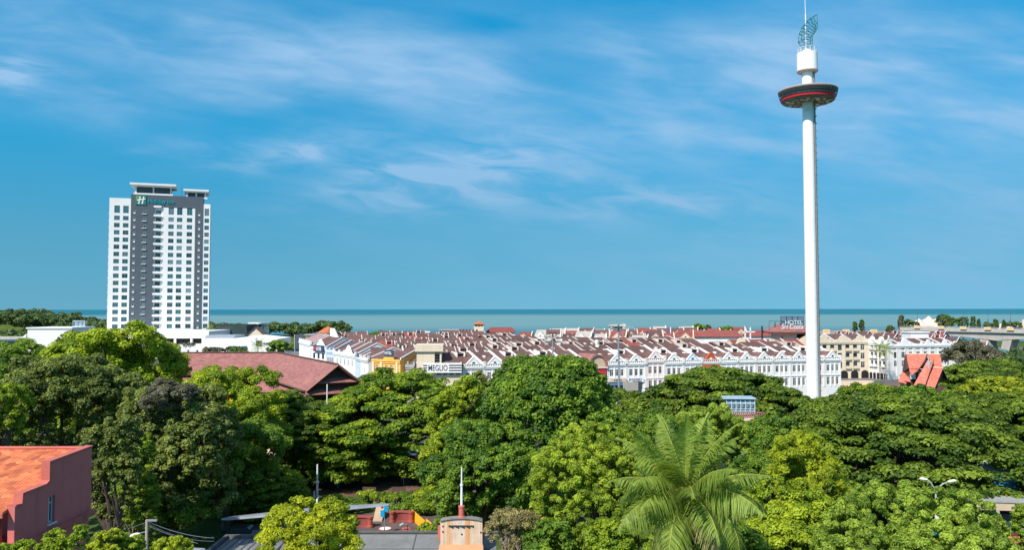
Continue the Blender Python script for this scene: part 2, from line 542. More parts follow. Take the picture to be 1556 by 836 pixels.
M['roof_museum'] = tiles('museum_roof_tiles', (0.32, 0.135, 0.115), (0.22, 0.10, 0.09), course=0.3, across=0.3, obj_var=0.0, amount=0.55, patch=0.15)
# ---------------------------------------------------------------- foliage
LEAF = {
 'rain':   leaf_mat('rain_tree_leaves', (0.052, 0.103, 0.013), (0.227, 0.310, 0.029)),
 'rain_lt': leaf_mat('young_rain_tree_leaves', (0.077, 0.157, 0.015), (0.332, 0.425, 0.026)),
 'rain_yel': leaf_mat('yellowish_rain_tree_leaves', (0.120, 0.186, 0.013), (0.417, 0.446, 0.025)),
 'mid':    leaf_mat('broad_leaves', (0.056, 0.130, 0.018), (0.255, 0.380, 0.033)),
 'lime':   leaf_mat('lime_leaves', (0.110, 0.196, 0.013), (0.427, 0.511, 0.029)),
 'yellow': leaf_mat('yellow_green_leaves', (0.15, 0.22, 0.012), (0.50, 0.56, 0.035), 0.40),
 'dark':   leaf_mat('grey_green_leaves', (0.067, 0.101, 0.023), (0.275, 0.324, 0.071), 0.32),
 'vivid':  leaf_mat('vivid_yellow_leaves', (0.22, 0.28, 0.012), (0.62, 0.64, 0.035), 0.40),
 'olive':  leaf_mat('olive_leaves', (0.075, 0.078, 0.045), (0.25, 0.235, 0.145), 0.3),
 'dry':    leaf_mat('dry_leaves', (0.139, 0.121, 0.048), (0.437, 0.372, 0.145), 0.25),
 'tuft':   leaf_mat('tufted_leaves', (0.116, 0.198, 0.021), (0.415, 0.540, 0.069), 0.34),
 'tuft2':  leaf_mat('golden_tufted_leaves', (0.122, 0.198, 0.016), (0.439, 0.540, 0.046), 0.34),
 'far':    leaf_mat('distant_leaves', (0.051, 0.101, 0.033), (0.157, 0.218, 0.055), 0.2),
 'palm':   leaf_mat('palm_leaflets', (0.085, 0.150, 0.018), (0.330, 0.430, 0.080), 0.42, 0.5, 0.2),
}
BARK = paint('bark', (0.085, 0.065, 0.05), 0.9, 0.3, 1.2, bump=0.6, bscale=6)
BARK_PALE = paint('pale_bark', (0.26, 0.21, 0.16), 0.9, 0.3, 1.2, bump=0.5, bscale=6)

def leaves_mesh(name, C, RAD, T, leaf, mat, rs, cover=1.5, kind='blob', budget=70000, up=0.45, asp=0.62):
    """many rhombic leaves spread through clumps: C centres, RAD radii (n,3), T tint of each clump (0 dark .. 1 light)"""
    n = len(C)
    area = 2.6 * math.pi * ((RAD[:, 0] * RAD[:, 1] + RAD[:, 0] * RAD[:, 2] + RAD[:, 1] * RAD[:, 2]) / 3.0)
    la = 0.5 * asp * leaf * leaf
    cnt = np.maximum(6, (cover * area / la)).astype(int)
    tot = cnt.sum()
    if tot > budget:
        f = budget / tot
        cnt = np.maximum(5, (cnt * f)).astype(int)
        leaf = leaf / math.sqrt(f)
    idx = np.repeat(np.arange(n), cnt)
    N = len(idx)
    d = rs.normal(size=(N, 3))
    d /= np.linalg.norm(d, axis=1)[:, None] + 1e-9
    flip = (d[:, 2] < -0.25) & (rs.rand(N) < 0.55)
    d[flip, 2] *= -1
    rr = 0.45 + 0.62 * rs.rand(N) ** 0.6
    if kind == 'tuft':
        d[:, 2] = np.abs(d[:, 2]) * 0.9 + 0.02
        d /= np.linalg.norm(d, axis=1)[:, None]
        rr = 0.35 + 0.45 * rs.rand(N)
    P = C[idx] + d * RAD[idx] * rr[:, None]
    if kind == 'tuft':
        ax = d + rs.normal(size=(N, 3)) * 0.25
        ax /= np.linalg.norm(ax, axis=1)[:, None]
        side = np.cross(ax, np.array([0, 0, 1.0]) + rs.normal(size=(N, 3)) * 0.25)
        side /= np.linalg.norm(side, axis=1)[:, None] + 1e-9
    else:
        nr = d * 0.75 + np.array([0, 0, up]) + rs.normal(size=(N, 3)) * 0.38
        nr /= np.linalg.norm(nr, axis=1)[:, None] + 1e-9
        ax = np.cross(nr, rs.normal(size=(N, 3)))
        ax /= np.linalg.norm(ax, axis=1)[:, None] + 1e-9
        side = np.cross(nr, ax)
    s = leaf * (0.65 + 0.7 * rs.rand(N))[:, None]
    a = ax * s * 0.5
    b = side * s * 0.5 * asp
    droop = np.zeros((N, 3)); droop[:, 2] = -0.12 * s[:, 0]
    V = np.empty((N, 4, 3), np.float32)
    V[:, 0] = P - a + droop
    V[:, 1] = P + b
    V[:, 2] = P + a + droop
    V[:, 3] = P - b
    me = bpy.data.meshes.new(name)
    me.vertices.add(N * 4)
    me.vertices.foreach_set('co', V.ravel())
    me.loops.add(N * 4)
    me.loops.foreach_set('vertex_index', np.arange(N * 4, dtype=np.int32))
    me.polygons.add(N)
    me.polygons.foreach_set('loop_start', np.arange(0, N * 4, 4, dtype=np.int32))
    tint = np.clip(T[idx] + rs.normal(size=N) * 0.14, 0, 1).astype(np.float32)
    at_ = me.attributes.new('tint', 'FLOAT', 'FACE')
    at_.data.foreach_set('value', tint)
    me.materials.append(mat)
    me.update()
    return me

def outline(rs, n=5, amp=0.14):
    ph = rs.rand(n) * 6.28
    am = rs.rand(n) * amp
    return lambda th: 1 + sum(am[k] * np.sin((k + 2) * th + ph[k]) for k in range(n)) * 0.8

def clumps_umbrella(rs, rx, ry, zb, zt, flat=2.2, skirt=0.45, pad=None):
    """flat feathery pads in tiers over a wide dome, the crown of a rain tree"""
    H = zt - zb
    pad = pad or max(0.7, 0.085 * (rx + ry) / 2)
    n = int(3.0 * rx * ry / (pad * pad))
    th = rs.rand(n) * 6.283
    q = np.sqrt(rs.rand(n))
    ol = outline(rs)
    k = ol(th)
    x, y = rx * q * np.cos(th) * k, ry * q * np.sin(th) * k
    z = zt - (H * (1 - skirt)) * q ** flat - 0.5 * pad + rs.normal(size=n) * 0.035 * H
    # broad swellings, each limb carrying its own layered shelf
    m = 9
    sx, sy = rs.uniform(-1, 1, m) * rx, rs.uniform(-1, 1, m) * ry
    sw = np.zeros(n)
    for i in range(m):
        sw = np.maximum(sw, np.exp(-(((x - sx[i]) / (rx * 0.28)) ** 2 + ((y - sy[i]) / (ry * 0.28)) ** 2)))
    z += (sw - 0.6) * 0.13 * H
    t = 0.45 + 0.28 * rs.normal(size=n) + 0.25 * (sw - 0.5)
    rad = np.stack([pad * rs.uniform(0.75, 1.45, n)] * 2 + [pad * rs.uniform(0.30, 0.62, n)], 1)
    # lower shelves hanging at the rim
    n2 = int(n * 0.6)
    th2 = rs.rand(n2) * 6.283
    q2 = rs.uniform(0.55, 1.0, n2)
    k2 = ol(th2)
    z2 = zb + (H * skirt) * rs.rand(n2) ** 0.8 * (1.12 - 0.5 * q2 ** 3)
    C2 = np.stack([rx * q2 * np.cos(th2) * k2, ry * q2 * np.sin(th2) * k2, z2], 1)
    rad2 = np.stack([pad * rs.uniform(0.7, 1.3, n2)] * 2 + [pad * rs.uniform(0.32, 0.66, n2)], 1)
    t2 = 0.4 + 0.25 * rs.normal(size=n2)
    return np.vstack([np.stack([x, y, z], 1), C2]), np.vstack([rad, rad2]), np.clip(np.concatenate([t, t2]), 0, 1)

def clumps_round(rs, rx, ry, zb, zt, lobes=9, size=0.17, up_only=0.75, spread=0.62, flatten=0.8, cone=0.0, fill=1.0, apart=0.0):
    """small clumps over several lobes of a bushy crown"""
    H = zt - zb
    cz = zb + H * 0.52
    L = []
    for i in range(lobes):
        th = 6.283 * (i + rs.rand() * 0.8) / lobes
        ph = rs.uniform(-0.6, 1.0)
        k = spread * rs.uniform(0.75, 1.1)
        zz = ph * 0.5 * H * 0.72
        sq = math.sqrt(max(0.05, 1 - ph * ph * 0.85)) * (1 - cone * (ph + 0.6) / 1.6)
        L.append((rx * k * sq * math.cos(th), ry * k * sq * math.sin(th), cz + zz, rs.uniform(0.30, 0.46)))
    L.append((0, 0, zt - H * 0.30, 0.36 * (1 - 0.4 * cone)))
    L.append((0, 0, cz - 0.05 * H, 0.55))
    C, RR, T = [], [], []
    base = (rx + ry) / 2
    for (lx, ly, lz, lr) in L:
        R1, R2, R3 = lr * rx, lr * ry, lr * H * 0.58
        c = size * base * 0.95
        n = max(8, int(fill * 3.4 * (R1 * R2 + R1 * R3 + R2 * R3) / 3 / (c * c)))
        d = rs.normal(size=(n, 3)); d /= np.linalg.norm(d, axis=1)[:, None]
        lo = d[:, 2] < -0.2
        d[lo & (rs.rand(n) < up_only), 2] *= -1
        p = np.array([lx, ly, lz]) + d * np.array([R1, R2, R3]) * rs.uniform(0.80, 1.08, n)[:, None]
        keep = np.ones(n, bool)
        for (mx, my, mz, mr) in L:
            if (mx, my, mz) == (lx, ly, lz): continue
            q = ((p[:, 0] - mx) / (mr * rx)) ** 2 + ((p[:, 1] - my) / (mr * ry)) ** 2 + ((p[:, 2] - mz) / (mr * H * 0.58)) ** 2
            keep &= q > 0.55
        keep &= (p[:, 2] > zb) & (p[:, 2] < zt + 0.3)
        p = p[keep]
        if apart and len(p):
            sel = []
            for q_ in p:
                if all((q_ - z_) @ (q_ - z_) > (apart * c) ** 2 for z_ in (sel + list(C[-1] if C else []))): sel.append(q_)
            p = np.array(sel)
        if not len(p): continue
        s = c * rs.uniform(0.55, 1.25, len(p))
        C.append(p); RR.append(np.stack([s, s, s * flatten * rs.uniform(0.75, 1.1, len(p))], 1))
        T.append(np.clip(0.45 + 0.22 * rs.normal(size=len(p)) + rs.normal() * 0.12, 0, 1))
    if not C:
        n = 8
        C, RR, T = [rs.uniform(-0.5, 0.5, (n, 3)) * np.array([rx, ry, H * 0.5]) + np.array([0, 0, max(cz, 0.5)])], [np.full((n, 3), 0.3 * base)], [np.full(n, 0.5)]
    return np.vstack(C), np.vstack(RR), np.concatenate(T)

def limbs(rs, C, zb, H, n=7, r=0.4, lean=(0, 0), fork=0.32, mat=None, name='trunk', parent=None, bend=0.12):
    """tapered trunk and limbs that reach into the crown"""
    mb = MB()
    zf = zb * (1 - fork) + 0.0
    f = Vector((lean[0], lean[1], max(1.2, zf)))
    mb.tube([(0, 0, -0.3), (f.x * 0.2, f.y * 0.2, f.z * 0.3), (f.x * 0.6, f.y * 0.6, f.z * 0.7), tuple(f)], [r * 1.35, r * 1.02, r * 0.92, r * 0.85], seg=9)
    idx = rs.choice(len(C), min(n, len(C)), replace=False)
    for i in idx:
        e = Vector(C[i]); e.z -= 0.3
        a = f - Vector((0, 0, rs.uniform(0.0, 0.35) * r))
        mid = a.lerp(e, 0.45) + Vector((rs.normal() * bend * H, rs.normal() * bend * H, -0.04 * H)) * 0.6
        q = rs.uniform(0.38, 0.6) * r
        mb.tube([a, a.lerp(mid, 0.5) + Vector((0, 0, 0.03 * H)), mid, mid.lerp(e, 0.55), e], [q, q * 0.8, q * 0.6, q * 0.4, q * 0.15], seg=6)
        for _ in range(2):
            j = idx[rs.randint(len(idx))]
            e2 = mid.lerp(Vector(C[j]), 0.45)
            mb.tube([mid, mid.lerp(e2, 0.5) + Vector((rs.normal() * 0.3, rs.normal() * 0.3, 0.2)), e2], [q * 0.45, q * 0.3, q * 0.1], seg=5)
    return mb.build(name, mat or BARK, parent, smooth=True)

def tree(name, label, cat, pos, rx, zb, zt, form, mat, seed, leafpx=2.6, ry=None, group='trees in the park', tilt=0.0, trunk_r=None, nl=8, bark=None, cover=1.5, budget=60000, **kw):
    """a tree standing at pos: crown between heights zb and zt, half width rx"""
    rs = np.random.RandomState(seed)
    ry = ry or rx
    Y = pos[1]
    leaf = max(0.06, 0.76 * leafpx * Y / 796.0)
    budget = int(budget * 1.6)
    root = empty(name, pos, 0, label, cat, group)
    if form == 'umbrella':
        C, RR, T = clumps_umbrella(rs, rx, ry, zb, zt, **kw)
        me = leaves_mesh('crown', C, RR, T, leaf, LEAF[mat], rs, cover, budget=budget, up=0.8)
    elif form == 'tuft':
        C, RR, T = clumps_round(rs, rx, ry, zb, zt, **kw)
        RR = RR[:, :1] * np.array([1, 1, 0.85])
        me = leaves_mesh('crown', C, RR, T, leaf * 1.2, LEAF[mat], rs, cover * 0.6, 'head', budget=budget, asp=0.42, up=0.25)
    else:
        C, RR, T = clumps_round(rs, rx, ry, zb, zt, **kw)
        me = leaves_mesh('crown', C, RR, T, leaf, LEAF[mat], rs, cover, budget=budget)
    link('crown', me, root)
    limbs(rs, C, zb + 0.25 * (zt - zb), zt - zb, nl, trunk_r or max(0.12, 0.030 * (rx + zt) * 0.8), mat=bark, parent=root)
    return root

def tree_px(name, label, cat, px, top, wpx, Y, bottom, form, mat, seed, **kw):
    """the same, sized by what the photograph shows at depth Y: centre column, top row, width and lowest row of the crown"""
    c = at(px, top, Y)
    zb = min(max(0.4, at(px, bottom, Y).z), c.z - 0.8)
    return tree(name, label, cat, (c.x, Y, 0), wpx * Y / FPX / 2, zb, c.z, form, mat, seed, **kw)

def palm(label, pos, z, L, nf, seed, group, leafn=46, cat='palm tree', trunk_r=0.16, fw=1.0, lean=(0.3, 0.2), nuts=True):
    rs = np.random.RandomState(seed)
    root = empty('coconut_palm', pos, 0, label, cat, group)
    top = Vector((lean[0], lean[1], z))
    mb = MB()
    mb.tube([(0, 0, -0.2), (lean[0] * 0.15, lean[1] * 0.15, z * 0.3), (lean[0] * 0.55, lean[1] * 0.55, z * 0.7), tuple(top)], [trunk_r * 1.5, trunk_r, trunk_r * 0.9, trunk_r * 0.85], seg=10)
    mb.build('trunk', BARK_PALE, root, smooth=True)
    for i in range(nf):
        ga = i * 2.39996 + rs.normal() * 0.12
        q = (i + 0.5) / nf                       # 0 young and upright .. 1 old and hanging
        el = R(86 - 108 * q ** 0.9 + rs.normal() * 5)
        ln = L * (1.08 - 0.12 * q) * rs.uniform(0.90, 1.08)
        bend = R(64 + 40 * rs.rand()) * (0.22 + 1.05 * q)
        pts, tan = [], []
        p = top.copy()
        steps = 16
        for s in range(steps + 1):
            a = el - bend * (s / steps) ** 1.5
            t = Vector((math.cos(a) * math.cos(ga), math.cos(a) * math.sin(ga), math.sin(a)))
            pts.append(p.copy()); tan.append(t)
            p = p + t * (ln / steps)
        rb = MB()
        rb.mat(1)
        rb.tube(pts, 0.045 * L / 5, 0.008 * L / 5, seg=5)
        V, Tn = [], []
        side0 = Vector((-math.sin(ga), math.cos(ga), 0))
        twist = rs.normal() * 0.25
        for k in range(leafn):
            u = 0.13 + 0.87 * (k + 0.5) / leafn
            s = u * steps
            i0 = min(steps - 1, int(s)); fr = s - i0
            b = pts[i0].lerp(pts[i0 + 1], fr)
            t = tan[i0].lerp(tan[i0 + 1], fr).normalized()
            nrm = side0.cross(t).normalized()
            ll = L * 0.225 * fw * (math.sin(min(1.0, u * 1.05 + 0.06) * math.pi) ** 0.6 * 0.85 + 0.15)
            for sg in (-1, 1):
                sd = (side0 * math.cos(twist) + nrm * math.sin(twist)) * sg
                dr = (sd * rs.uniform(0.75, 0.95) + t * rs.uniform(0.35, 0.6) + nrm * rs.uniform(0.1, 0.35)).normalized()
                hang = Vector((0, 0, -1)) * ll * rs.uniform(0.35, 0.8) * (0.5 + 0.75 * q)
                e = b + dr * ll + hang
                m_ = b + dr * ll * 0.55 + hang * 0.22
                w = t * (0.022 * L / 5 + 0.010) * 1.15
                V.append((b - w * 0.6, b + w * 0.6, m_ + w, m_ - w)); Tn.append(rs.uniform(0.2, 0.9))
                V.append((m_ - w, m_ + w, e + w * 0.12, e - w * 0.12)); Tn.append(Tn[-1])
        base = len(rb.f)
        rb.mat(0)
        for qd in V:
            rb.poly(qd)
        me = rb.mesh('frond', [LEAF['palm'] if q < 0.90 or not nuts else LEAF['dry'], RACHIS])
        a_ = me.attributes.new('tint', 'FLOAT', 'FACE')
        tone = rs.uniform(-0.2, 0.2) + (0.25 if q < 0.15 else 0)
        a_.data.foreach_set('value', np.clip(np.array([0.5] * base + Tn) + tone, 0, 1).astype(np.float32))
        link('frond', me, root)
    if nuts:
        for i in range(9):
            g = i * 2.4
            c = top + Vector((math.cos(g) * 0.32, math.sin(g) * 0.32, -0.35 - 0.12 * (i % 3)))
            mb = MB()
            prof = [(0.02, -0.16), (0.10, -0.12), (0.14, 0.0), (0.11, 0.11), (0.03, 0.17)]
            mb.lathe([(r_, z_ + c.z) for r_, z_ in prof], seg=10, c=(c.x, c.y))
            mb.build('coconut', NUT, root, smooth=True)
    return root
RACHIS = paint('frond_rib', (0.36, 0.36, 0.05), 0.5, 0.15, 2.0)
NUT = paint('green_coconut', (0.26, 0.30, 0.05), 0.45, 0.2, 3.0)
# ---------------------------------------------------------------- setting: sea, land, town ground, park
def sheet(name, pts, z, mat, t=0.0):
    mb = MB()
    mb.poly([(x, y, z) for x, y in pts])
    if t:
        n = len(pts)
        for i in range(n):
            a, b = pts[i], pts[(i + 1) % n]
            mb.poly([(a[0], a[1], z - t), (b[0], b[1], z - t), (b[0], b[1], z), (a[0], a[1], z)])
    o = mb.build(name, mat)
    o['kind'] = 'structure'
    return o

def sea_material():
    m, nt, out = new_mat('sea_water')
    N, L = nt.nodes, nt.links
    tc = N.new('ShaderNodeTexCoord')
    sp = N.new('ShaderNodeSeparateXYZ'); L.new(tc.outputs['Object'], sp.inputs[0])
    # drifting bands of silt: long noise along the shore shifts the bands
    mp = N.new('ShaderNodeMapping'); mp.inputs['Scale'].default_value = (0.0006, 0.0030, 1)
    L.new(tc.outputs['Object'], mp.inputs['Vector'])
    n = N.new('ShaderNodeTexNoise'); n.inputs['Scale'].default_value = 1; n.inputs['Detail'].default_value = 8; n.inputs['Roughness'].default_value = 0.6
    L.new(mp.outputs[0], n.inputs['Vector'])
    lg = N.new('ShaderNodeMath'); lg.operation = 'LOGARITHM'; lg.inputs[1].default_value = 10.0
    mxm = N.new('ShaderNodeMath'); mxm.operation = 'MAXIMUM'; mxm.inputs[1].default_value = 100
    L.new(sp.outputs['Y'], mxm.inputs[0]); L.new(mxm.outputs[0], lg.inputs[0])
    a = N.new('ShaderNodeMath'); a.operation = 'MULTIPLY_ADD'; a.inputs[1].default_value = 0.34; 
    sb = N.new('ShaderNodeMath'); sb.operation = 'SUBTRACT'; sb.inputs[1].default_value = 0.5
    L.new(n.outputs['Fac'], sb.inputs[0]); L.new(sb.outputs[0], a.inputs[0]); L.new(lg.outputs[0], a.inputs[2])
    mr = N.new('ShaderNodeMapRange'); mr.inputs['From Min'].default_value = 2.7; mr.inputs['From Max'].default_value = 4.7
    L.new(a.outputs[0], mr.inputs['Value'])
    r = N.new('ShaderNodeValToRGB'); L.new(mr.outputs[0], r.inputs[0])
    e = r.color_ramp.elements
    e[0].position = 0.0; e[0].color = SEA[0]
    e[1].position = 1.0; e[1].color = SEA[-1]
    for p_, c_ in zip(SEAP[1:-1], SEA[1:-1]):
        q = e.new(p_); q.color = c_
    p = N.new('ShaderNodeBsdfPrincipled')
    p.inputs['Roughness'].default_value = 0.45
    p.inputs['Specular IOR Level'].default_value = 0.12
    L.new(r.outputs[0], p.inputs['Base Color'])
    w = N.new('ShaderNodeTexNoise'); w.inputs['Scale'].default_value = 0.12; w.inputs['Detail'].default_value = 6
    L.new(tc.outputs['Object'], w.inputs['Vector'])
    b = N.new('ShaderNodeBump'); b.inputs['Strength'].default_value = 0.35; b.inputs['Distance'].default_value = 1.0
    L.new(w.outputs['Fac'], b.inputs['Height']); L.new(b.outputs[0], p.inputs['Normal'])
    L.new(p.outputs[0], out.inputs['Surface'])
    return m
SEAP = [0.0, 0.09, 0.13, 0.20, 0.38, 0.46, 1.0]
SEA = [(0.075, 0.215, 0.24, 1), (0.038, 0.14, 0.19, 1), (0.05, 0.165, 0.205, 1), (0.135, 0.25, 0.24, 1), (0.14, 0.255, 0.245, 1), (0.014, 0.14, 0.175, 1), (0.010, 0.135, 0.18, 1)]
o = sheet('sea', [(-90000, -3000), (90000, -3000), (90000, 110000), (-90000, 110000)], -1.6, sea_material())

def ground_material(name, a, b, c, s1=0.06, s2=0.9, amt=0.5):
    m, nt, out = new_mat(name)
    N, L = nt.nodes, nt.links
    tc = N.new('ShaderNodeTexCoord')
    n1 = N.new('ShaderNodeTexNoise'); n1.inputs['Scale'].default_value = s1; n1.inputs['Detail'].default_value = 8; n1.inputs['Roughness'].default_value = 0.65
    n2 = N.new('ShaderNodeTexNoise'); n2.inputs['Scale'].default_value = s2; n2.inputs['Detail'].default_value = 8; n2.inputs['Roughness'].default_value = 0.7
    L.new(tc.outputs['Object'], n1.inputs['Vector']); L.new(tc.outputs['Object'], n2.inputs['Vector'])
    r1 = N.new('ShaderNodeMapRange'); r1.inputs['From Min'].default_value = 0.42; r1.inputs['From Max'].default_value = 0.6
    L.new(n1.outputs['Fac'], r1.inputs['Value'])
    r2 = N.new('ShaderNodeMapRange'); r2.inputs['From Min'].default_value = 0.45; r2.inputs['From Max'].default_value = 0.7; r2.inputs['To Max'].default_value = amt
    L.new(n2.outputs['Fac'], r2.inputs['Value'])
    m1 = N.new('ShaderNodeMix'); m1.data_type = 'RGBA'; m1.inputs['A'].default_value = (*a, 1); m1.inputs['B'].default_value = (*b, 1)
    L.new(r1.outputs[0], m1.inputs['Factor'])
    m2 = N.new('ShaderNodeMix'); m2.data_type = 'RGBA'; m2.inputs['B'].default_value = (*c, 1)
    L.new(r2.outputs[0], m2.inputs['Factor']); L.new(m1.outputs['Result'], m2.inputs['A'])
    p = N.new('ShaderNodeBsdfPrincipled'); p.inputs['Roughness'].default_value = 0.9; p.inputs['Specular IOR Level'].default_value = 0.1
    L.new(m2.outputs['Result'], p.inputs['Base Color'])
    bm = N.new('ShaderNodeBump'); bm.inputs['Strength'].default_value = 0.6; bm.inputs['Distance'].default_value = 0.15
    L.new(n2.outputs['Fac'], bm.inputs['Height']); L.new(bm.outputs[0], p.inputs['Normal'])
    L.new(p.outputs[0], out.inputs['Surface'])
    return m
GRASS = ground_material('park_grass', (0.050, 0.095, 0.018), (0.085, 0.120, 0.025), (0.12, 0.10, 0.04))
EARTH = ground_material('bare_earth', (0.115, 0.075, 0.05), (0.20, 0.125, 0.075), (0.06, 0.04, 0.03), 0.15, 1.3)
ASPH = ground_material('asphalt', (0.05, 0.05, 0.052), (0.075, 0.073, 0.07), (0.10, 0.095, 0.09), 0.08, 1.5)
PAVE = ground_material('town_paving', (0.16, 0.15, 0.135), (0.22, 0.20, 0.18), (0.10, 0.09, 0.085), 0.05, 0.8)
SAND = ground_material('sand', (0.62, 0.48, 0.38), (0.70, 0.56, 0.45), (0.52, 0.40, 0.31), 0.05, 0.4, 0.4)
PLAZA = ground_material('plaza_floor', (0.12, 0.085, 0.08), (0.085, 0.07, 0.068), (0.22, 0.17, 0.145), 0.3, 0.8)

land = [(-2500, -400), (2500, -400), (2500, 640), (420, 600), (250, 560), (60, 600), (-60, 545), (-118, 575), (-136, 690), (-165, 725), (-300, 790), (-400, 1010), (-700, 1180), (-2500, 1300)]
sheet('ground', land, 0.0, GRASS, 2.5)
sheet('town_ground', [(-150, 206), (-38, 176), (-12, 180), (120, 205), (300, 215), (330, 480), (200, 545), (-60, 545), (-110, 480), (-220, 400), (-230, 300)], 0.004 * 2, PAVE)
sheet('park_soil', [(-36, 105), (-33, 131), (0, 135), (8, 108), (-8, 104), (-20, 103)], 0.008, EARTH)
sheet('car_park', [(-90, 152), (-14, 132), (50, 120), (90, 128), (140, 150), (150, 185), (-30, 172), (-90, 190)], 0.012, ASPH)
sheet('plaza', [(-21, 84), (-6, 84), (-6, 94.5), (-21, 94.5)], 0.012, PLAZA)
sheet('road', [(10, 62), (60, 74), (110, 96), (112, 88), (62, 66), (12, 54)], 0.012, ASPH)

# the reclaimed shore beyond the channel, and its heaps of sand
sheet('sandbank', [(330, 760), (1400, 700), (1400, 860), (700, 900), (400, 860)], -1.0, SAND, 1.2)
def heap(name, label, x, y, rx, ry, h, seed, peaks):
    rs = np.random.RandomState(seed)
    n = 36
    mb = MB()
    g = np.linspace(-1, 1, n)
    def hh(a, b):
        r = math.hypot(a, b)
        v = 0
        for (pa, pb, ph, pw) in peaks:
            v = max(v, ph * max(0.0, 1 - math.hypot((a - pa), (b - pb)) / pw))
        return h * v * max(0.0, min(1.0, (1.02 - r) * 4)) * (1 + 0.05 * math.sin(9 * a + 4 * b) + 0.05 * math.sin(17 * a - 11 * b))
    P = [[(x + a * rx, y + b * ry, -1.1 + hh(a, b)) for a in g] for b in g]
    for i in range(n - 1):
        for j in range(n - 1):
            mb.poly([P[i][j], P[i][j + 1], P[i + 1][j + 1], P[i + 1][j]])
    tag(mb.build(name, SAND, smooth=False), label, 'sand heap', 'sand heaps on the shore')
heap('sand_heap', 'broad pale sand heap with several peaks between dark trees beyond the flyover', 417, 800, 26, 24, 19, 3, [(-0.35, 0, 0.80, 0.85), (0.05, 0.1, 0.92, 0.8), (0.42, 0, 0.95, 0.8)])
heap('sand_heap', 'smaller low sand heap beside the dredging barge beyond the flyover', 505, 820, 18, 18, 12, 5, [(0, 0, 0.95, 1.0), (0.3, 0, 0.8, 0.7)])

def barge():
    r = empty('dredging_barge', (560, 860, -1.6), R(4), 'white dredging barge with stepped decks beyond the right sand heap', 'barge')
    mb = MB(); mb.hexa([(-22, -5, 0), (22, -5, 0), (22, 5, 0), (-22, 5, 0), (-26, -6, 4), (26, -6, 4), (26, 6, 4), (-26, 6, 4)]); mb.build('hull', M['grey'], r)
    mb = MB(); mb.box(-16, 6, -4, 4, 4, 8).box(-12, 3, -4, 4, 8.2, 11).box(-8, 0, -3, 3, 11.2, 14); mb.build('deck_house', M['cream'], r)
    mb = MB(); mb.tube([(14, 0, 4), (20, 0, 17)], 0.5, 0.3, 6).tube([(20, 0, 17), (8, 0, 12)], 0.25, seg=5); mb.build('crane', M['steel'], r)
barge()
# a stone jetty at the water's edge
tag(MB().hexa([(-140, 694, -1.8), (-122, 698, -1.8), (-122, 704, -1.8), (-140, 704, -1.8), (-139, 695, -0.2), (-124, 699, -0.2), (-124, 703, -0.2), (-139, 703, -0.2)]).build('stone_breakwater', M['pale_concrete']),
    'low stone breakwater at the tip of the wooded headland', 'breakwater')

# ---------------------------------------------------------------- far woods
def wood_mass(name, kind, boxes, mat, seed, leafpx=2.2, n=200, pad=3.5):
    """boxes: (x0, x1, y0, y1, height profile function)"""
    rs = np.random.RandomState(seed)
    C, RR, T = [], [], []
    for (x0, x1, y0, y1, hf, m) in boxes:
        x = rs.uniform(x0, x1, m); y = rs.uniform(y0, y1, m)
        h = np.array([hf(a, b) for a, b in zip(x, y)])
        z = h * rs.uniform(0.35, 1.0, m) ** 0.5
        s = pad * rs.uniform(0.6, 1.3, m)
        C.append(np.stack([x, y, z], 1)); RR.append(np.stack([s, s, s * 0.7], 1)); T.append(np.clip(0.4 + 0.25 * rs.normal(size=m), 0, 1))
    C, RR, T = np.vstack(C), np.vstack(RR), np.concatenate(T)
    Y = C[:, 1].mean()
    me = leaves_mesh(name, C, RR, T, leafpx * Y / 796, LEAF[mat], rs, 1.4, budget=70000)
    o = link(name, me)
    o['kind'] = 'stuff'
    return tag(o, kind, 'woodland')
def hill_h(x, y):
    return 6 + 12.5 * math.exp(-((x + 545) / 60.0) ** 2) + 7 * math.exp(-((x + 590) / 35.0) ** 2) + 1.0 * math.sin(x * 0.13) + 0.8 * math.sin(x * 0.31)
mb = MB()
for i in range(30):
    for j in range(6):
        q = []
        for a, b in ((i, j), (i + 1, j), (i + 1, j + 1), (i, j + 1)):
            x, y = -760 + a * 12.5, 850 + b * 22
            e = min(1, b / 1.5, (6 - b) / 1.5)
            q.append((x, y, max(-0.5, (hill_h(x, y) - 5) * max(0, e)) - 0.3))
        mb.poly(q)
o = mb.build('headland_hill', GRASS); o['kind'] = 'structure'
wood_mass('headland_wood', 'dark woodland covering the low headland beyond the white wall', [(-760, -380, 850, 965, hill_h, 900)], 'far', 11, pad=4.5)
def strip_h(x, y):
    return 7.5 + 2.5 * math.sin(x * 0.11) + 1.6 * math.sin(x * 0.37 + 2) + (2.5 if x > -190 else 0)
wood_mass('lowland_wood', 'dark scrub woodland on the flat left of the white block', [(-470, -215, 380, 640, lambda x, y: 4.5 + 1.5 * math.sin(x * 0.08) + (y - 380) * 0.010, 700)], 'far', 16, pad=3.5)
wood_mass('shore_wood', 'dark shoreline woodland behind the low white hotel wing', [(-300, -160, 690, 760, strip_h, 420)], 'far', 12, pad=3.4)
wood_mass('inland_wood', 'green scrub between the museum roof and the white podium', [(-205, -95, 255, 330, lambda x, y: 3.5 + 1.5 * math.sin(x * 0.2) + (2.5 if x > -110 else 0), 330)], 'far', 13, pad=2.2)
wood_mass('flyover_scrub', 'dark scrub below the flyover at the right', [(195, 330, 300, 400, lambda x, y: 3.5 + 1.2 * math.sin(x * 0.2), 300)], 'far', 15, pad=2.6)
tree_px('shore_tree', 'rounded dark tree on top of the wooded headland hill', 'tree', 37, 471, 36, 880, 492, 'round', 'far', 21, group='trees along the shore', leafpx=2.2, nl=4)
tree_px('shore_tree', 'wide dark tree at the headland tip beside the breakwater', 'tree', 510, 491, 46, 690, 512, 'round', 'far', 22, group='trees along the shore', leafpx=2.2, nl=4)
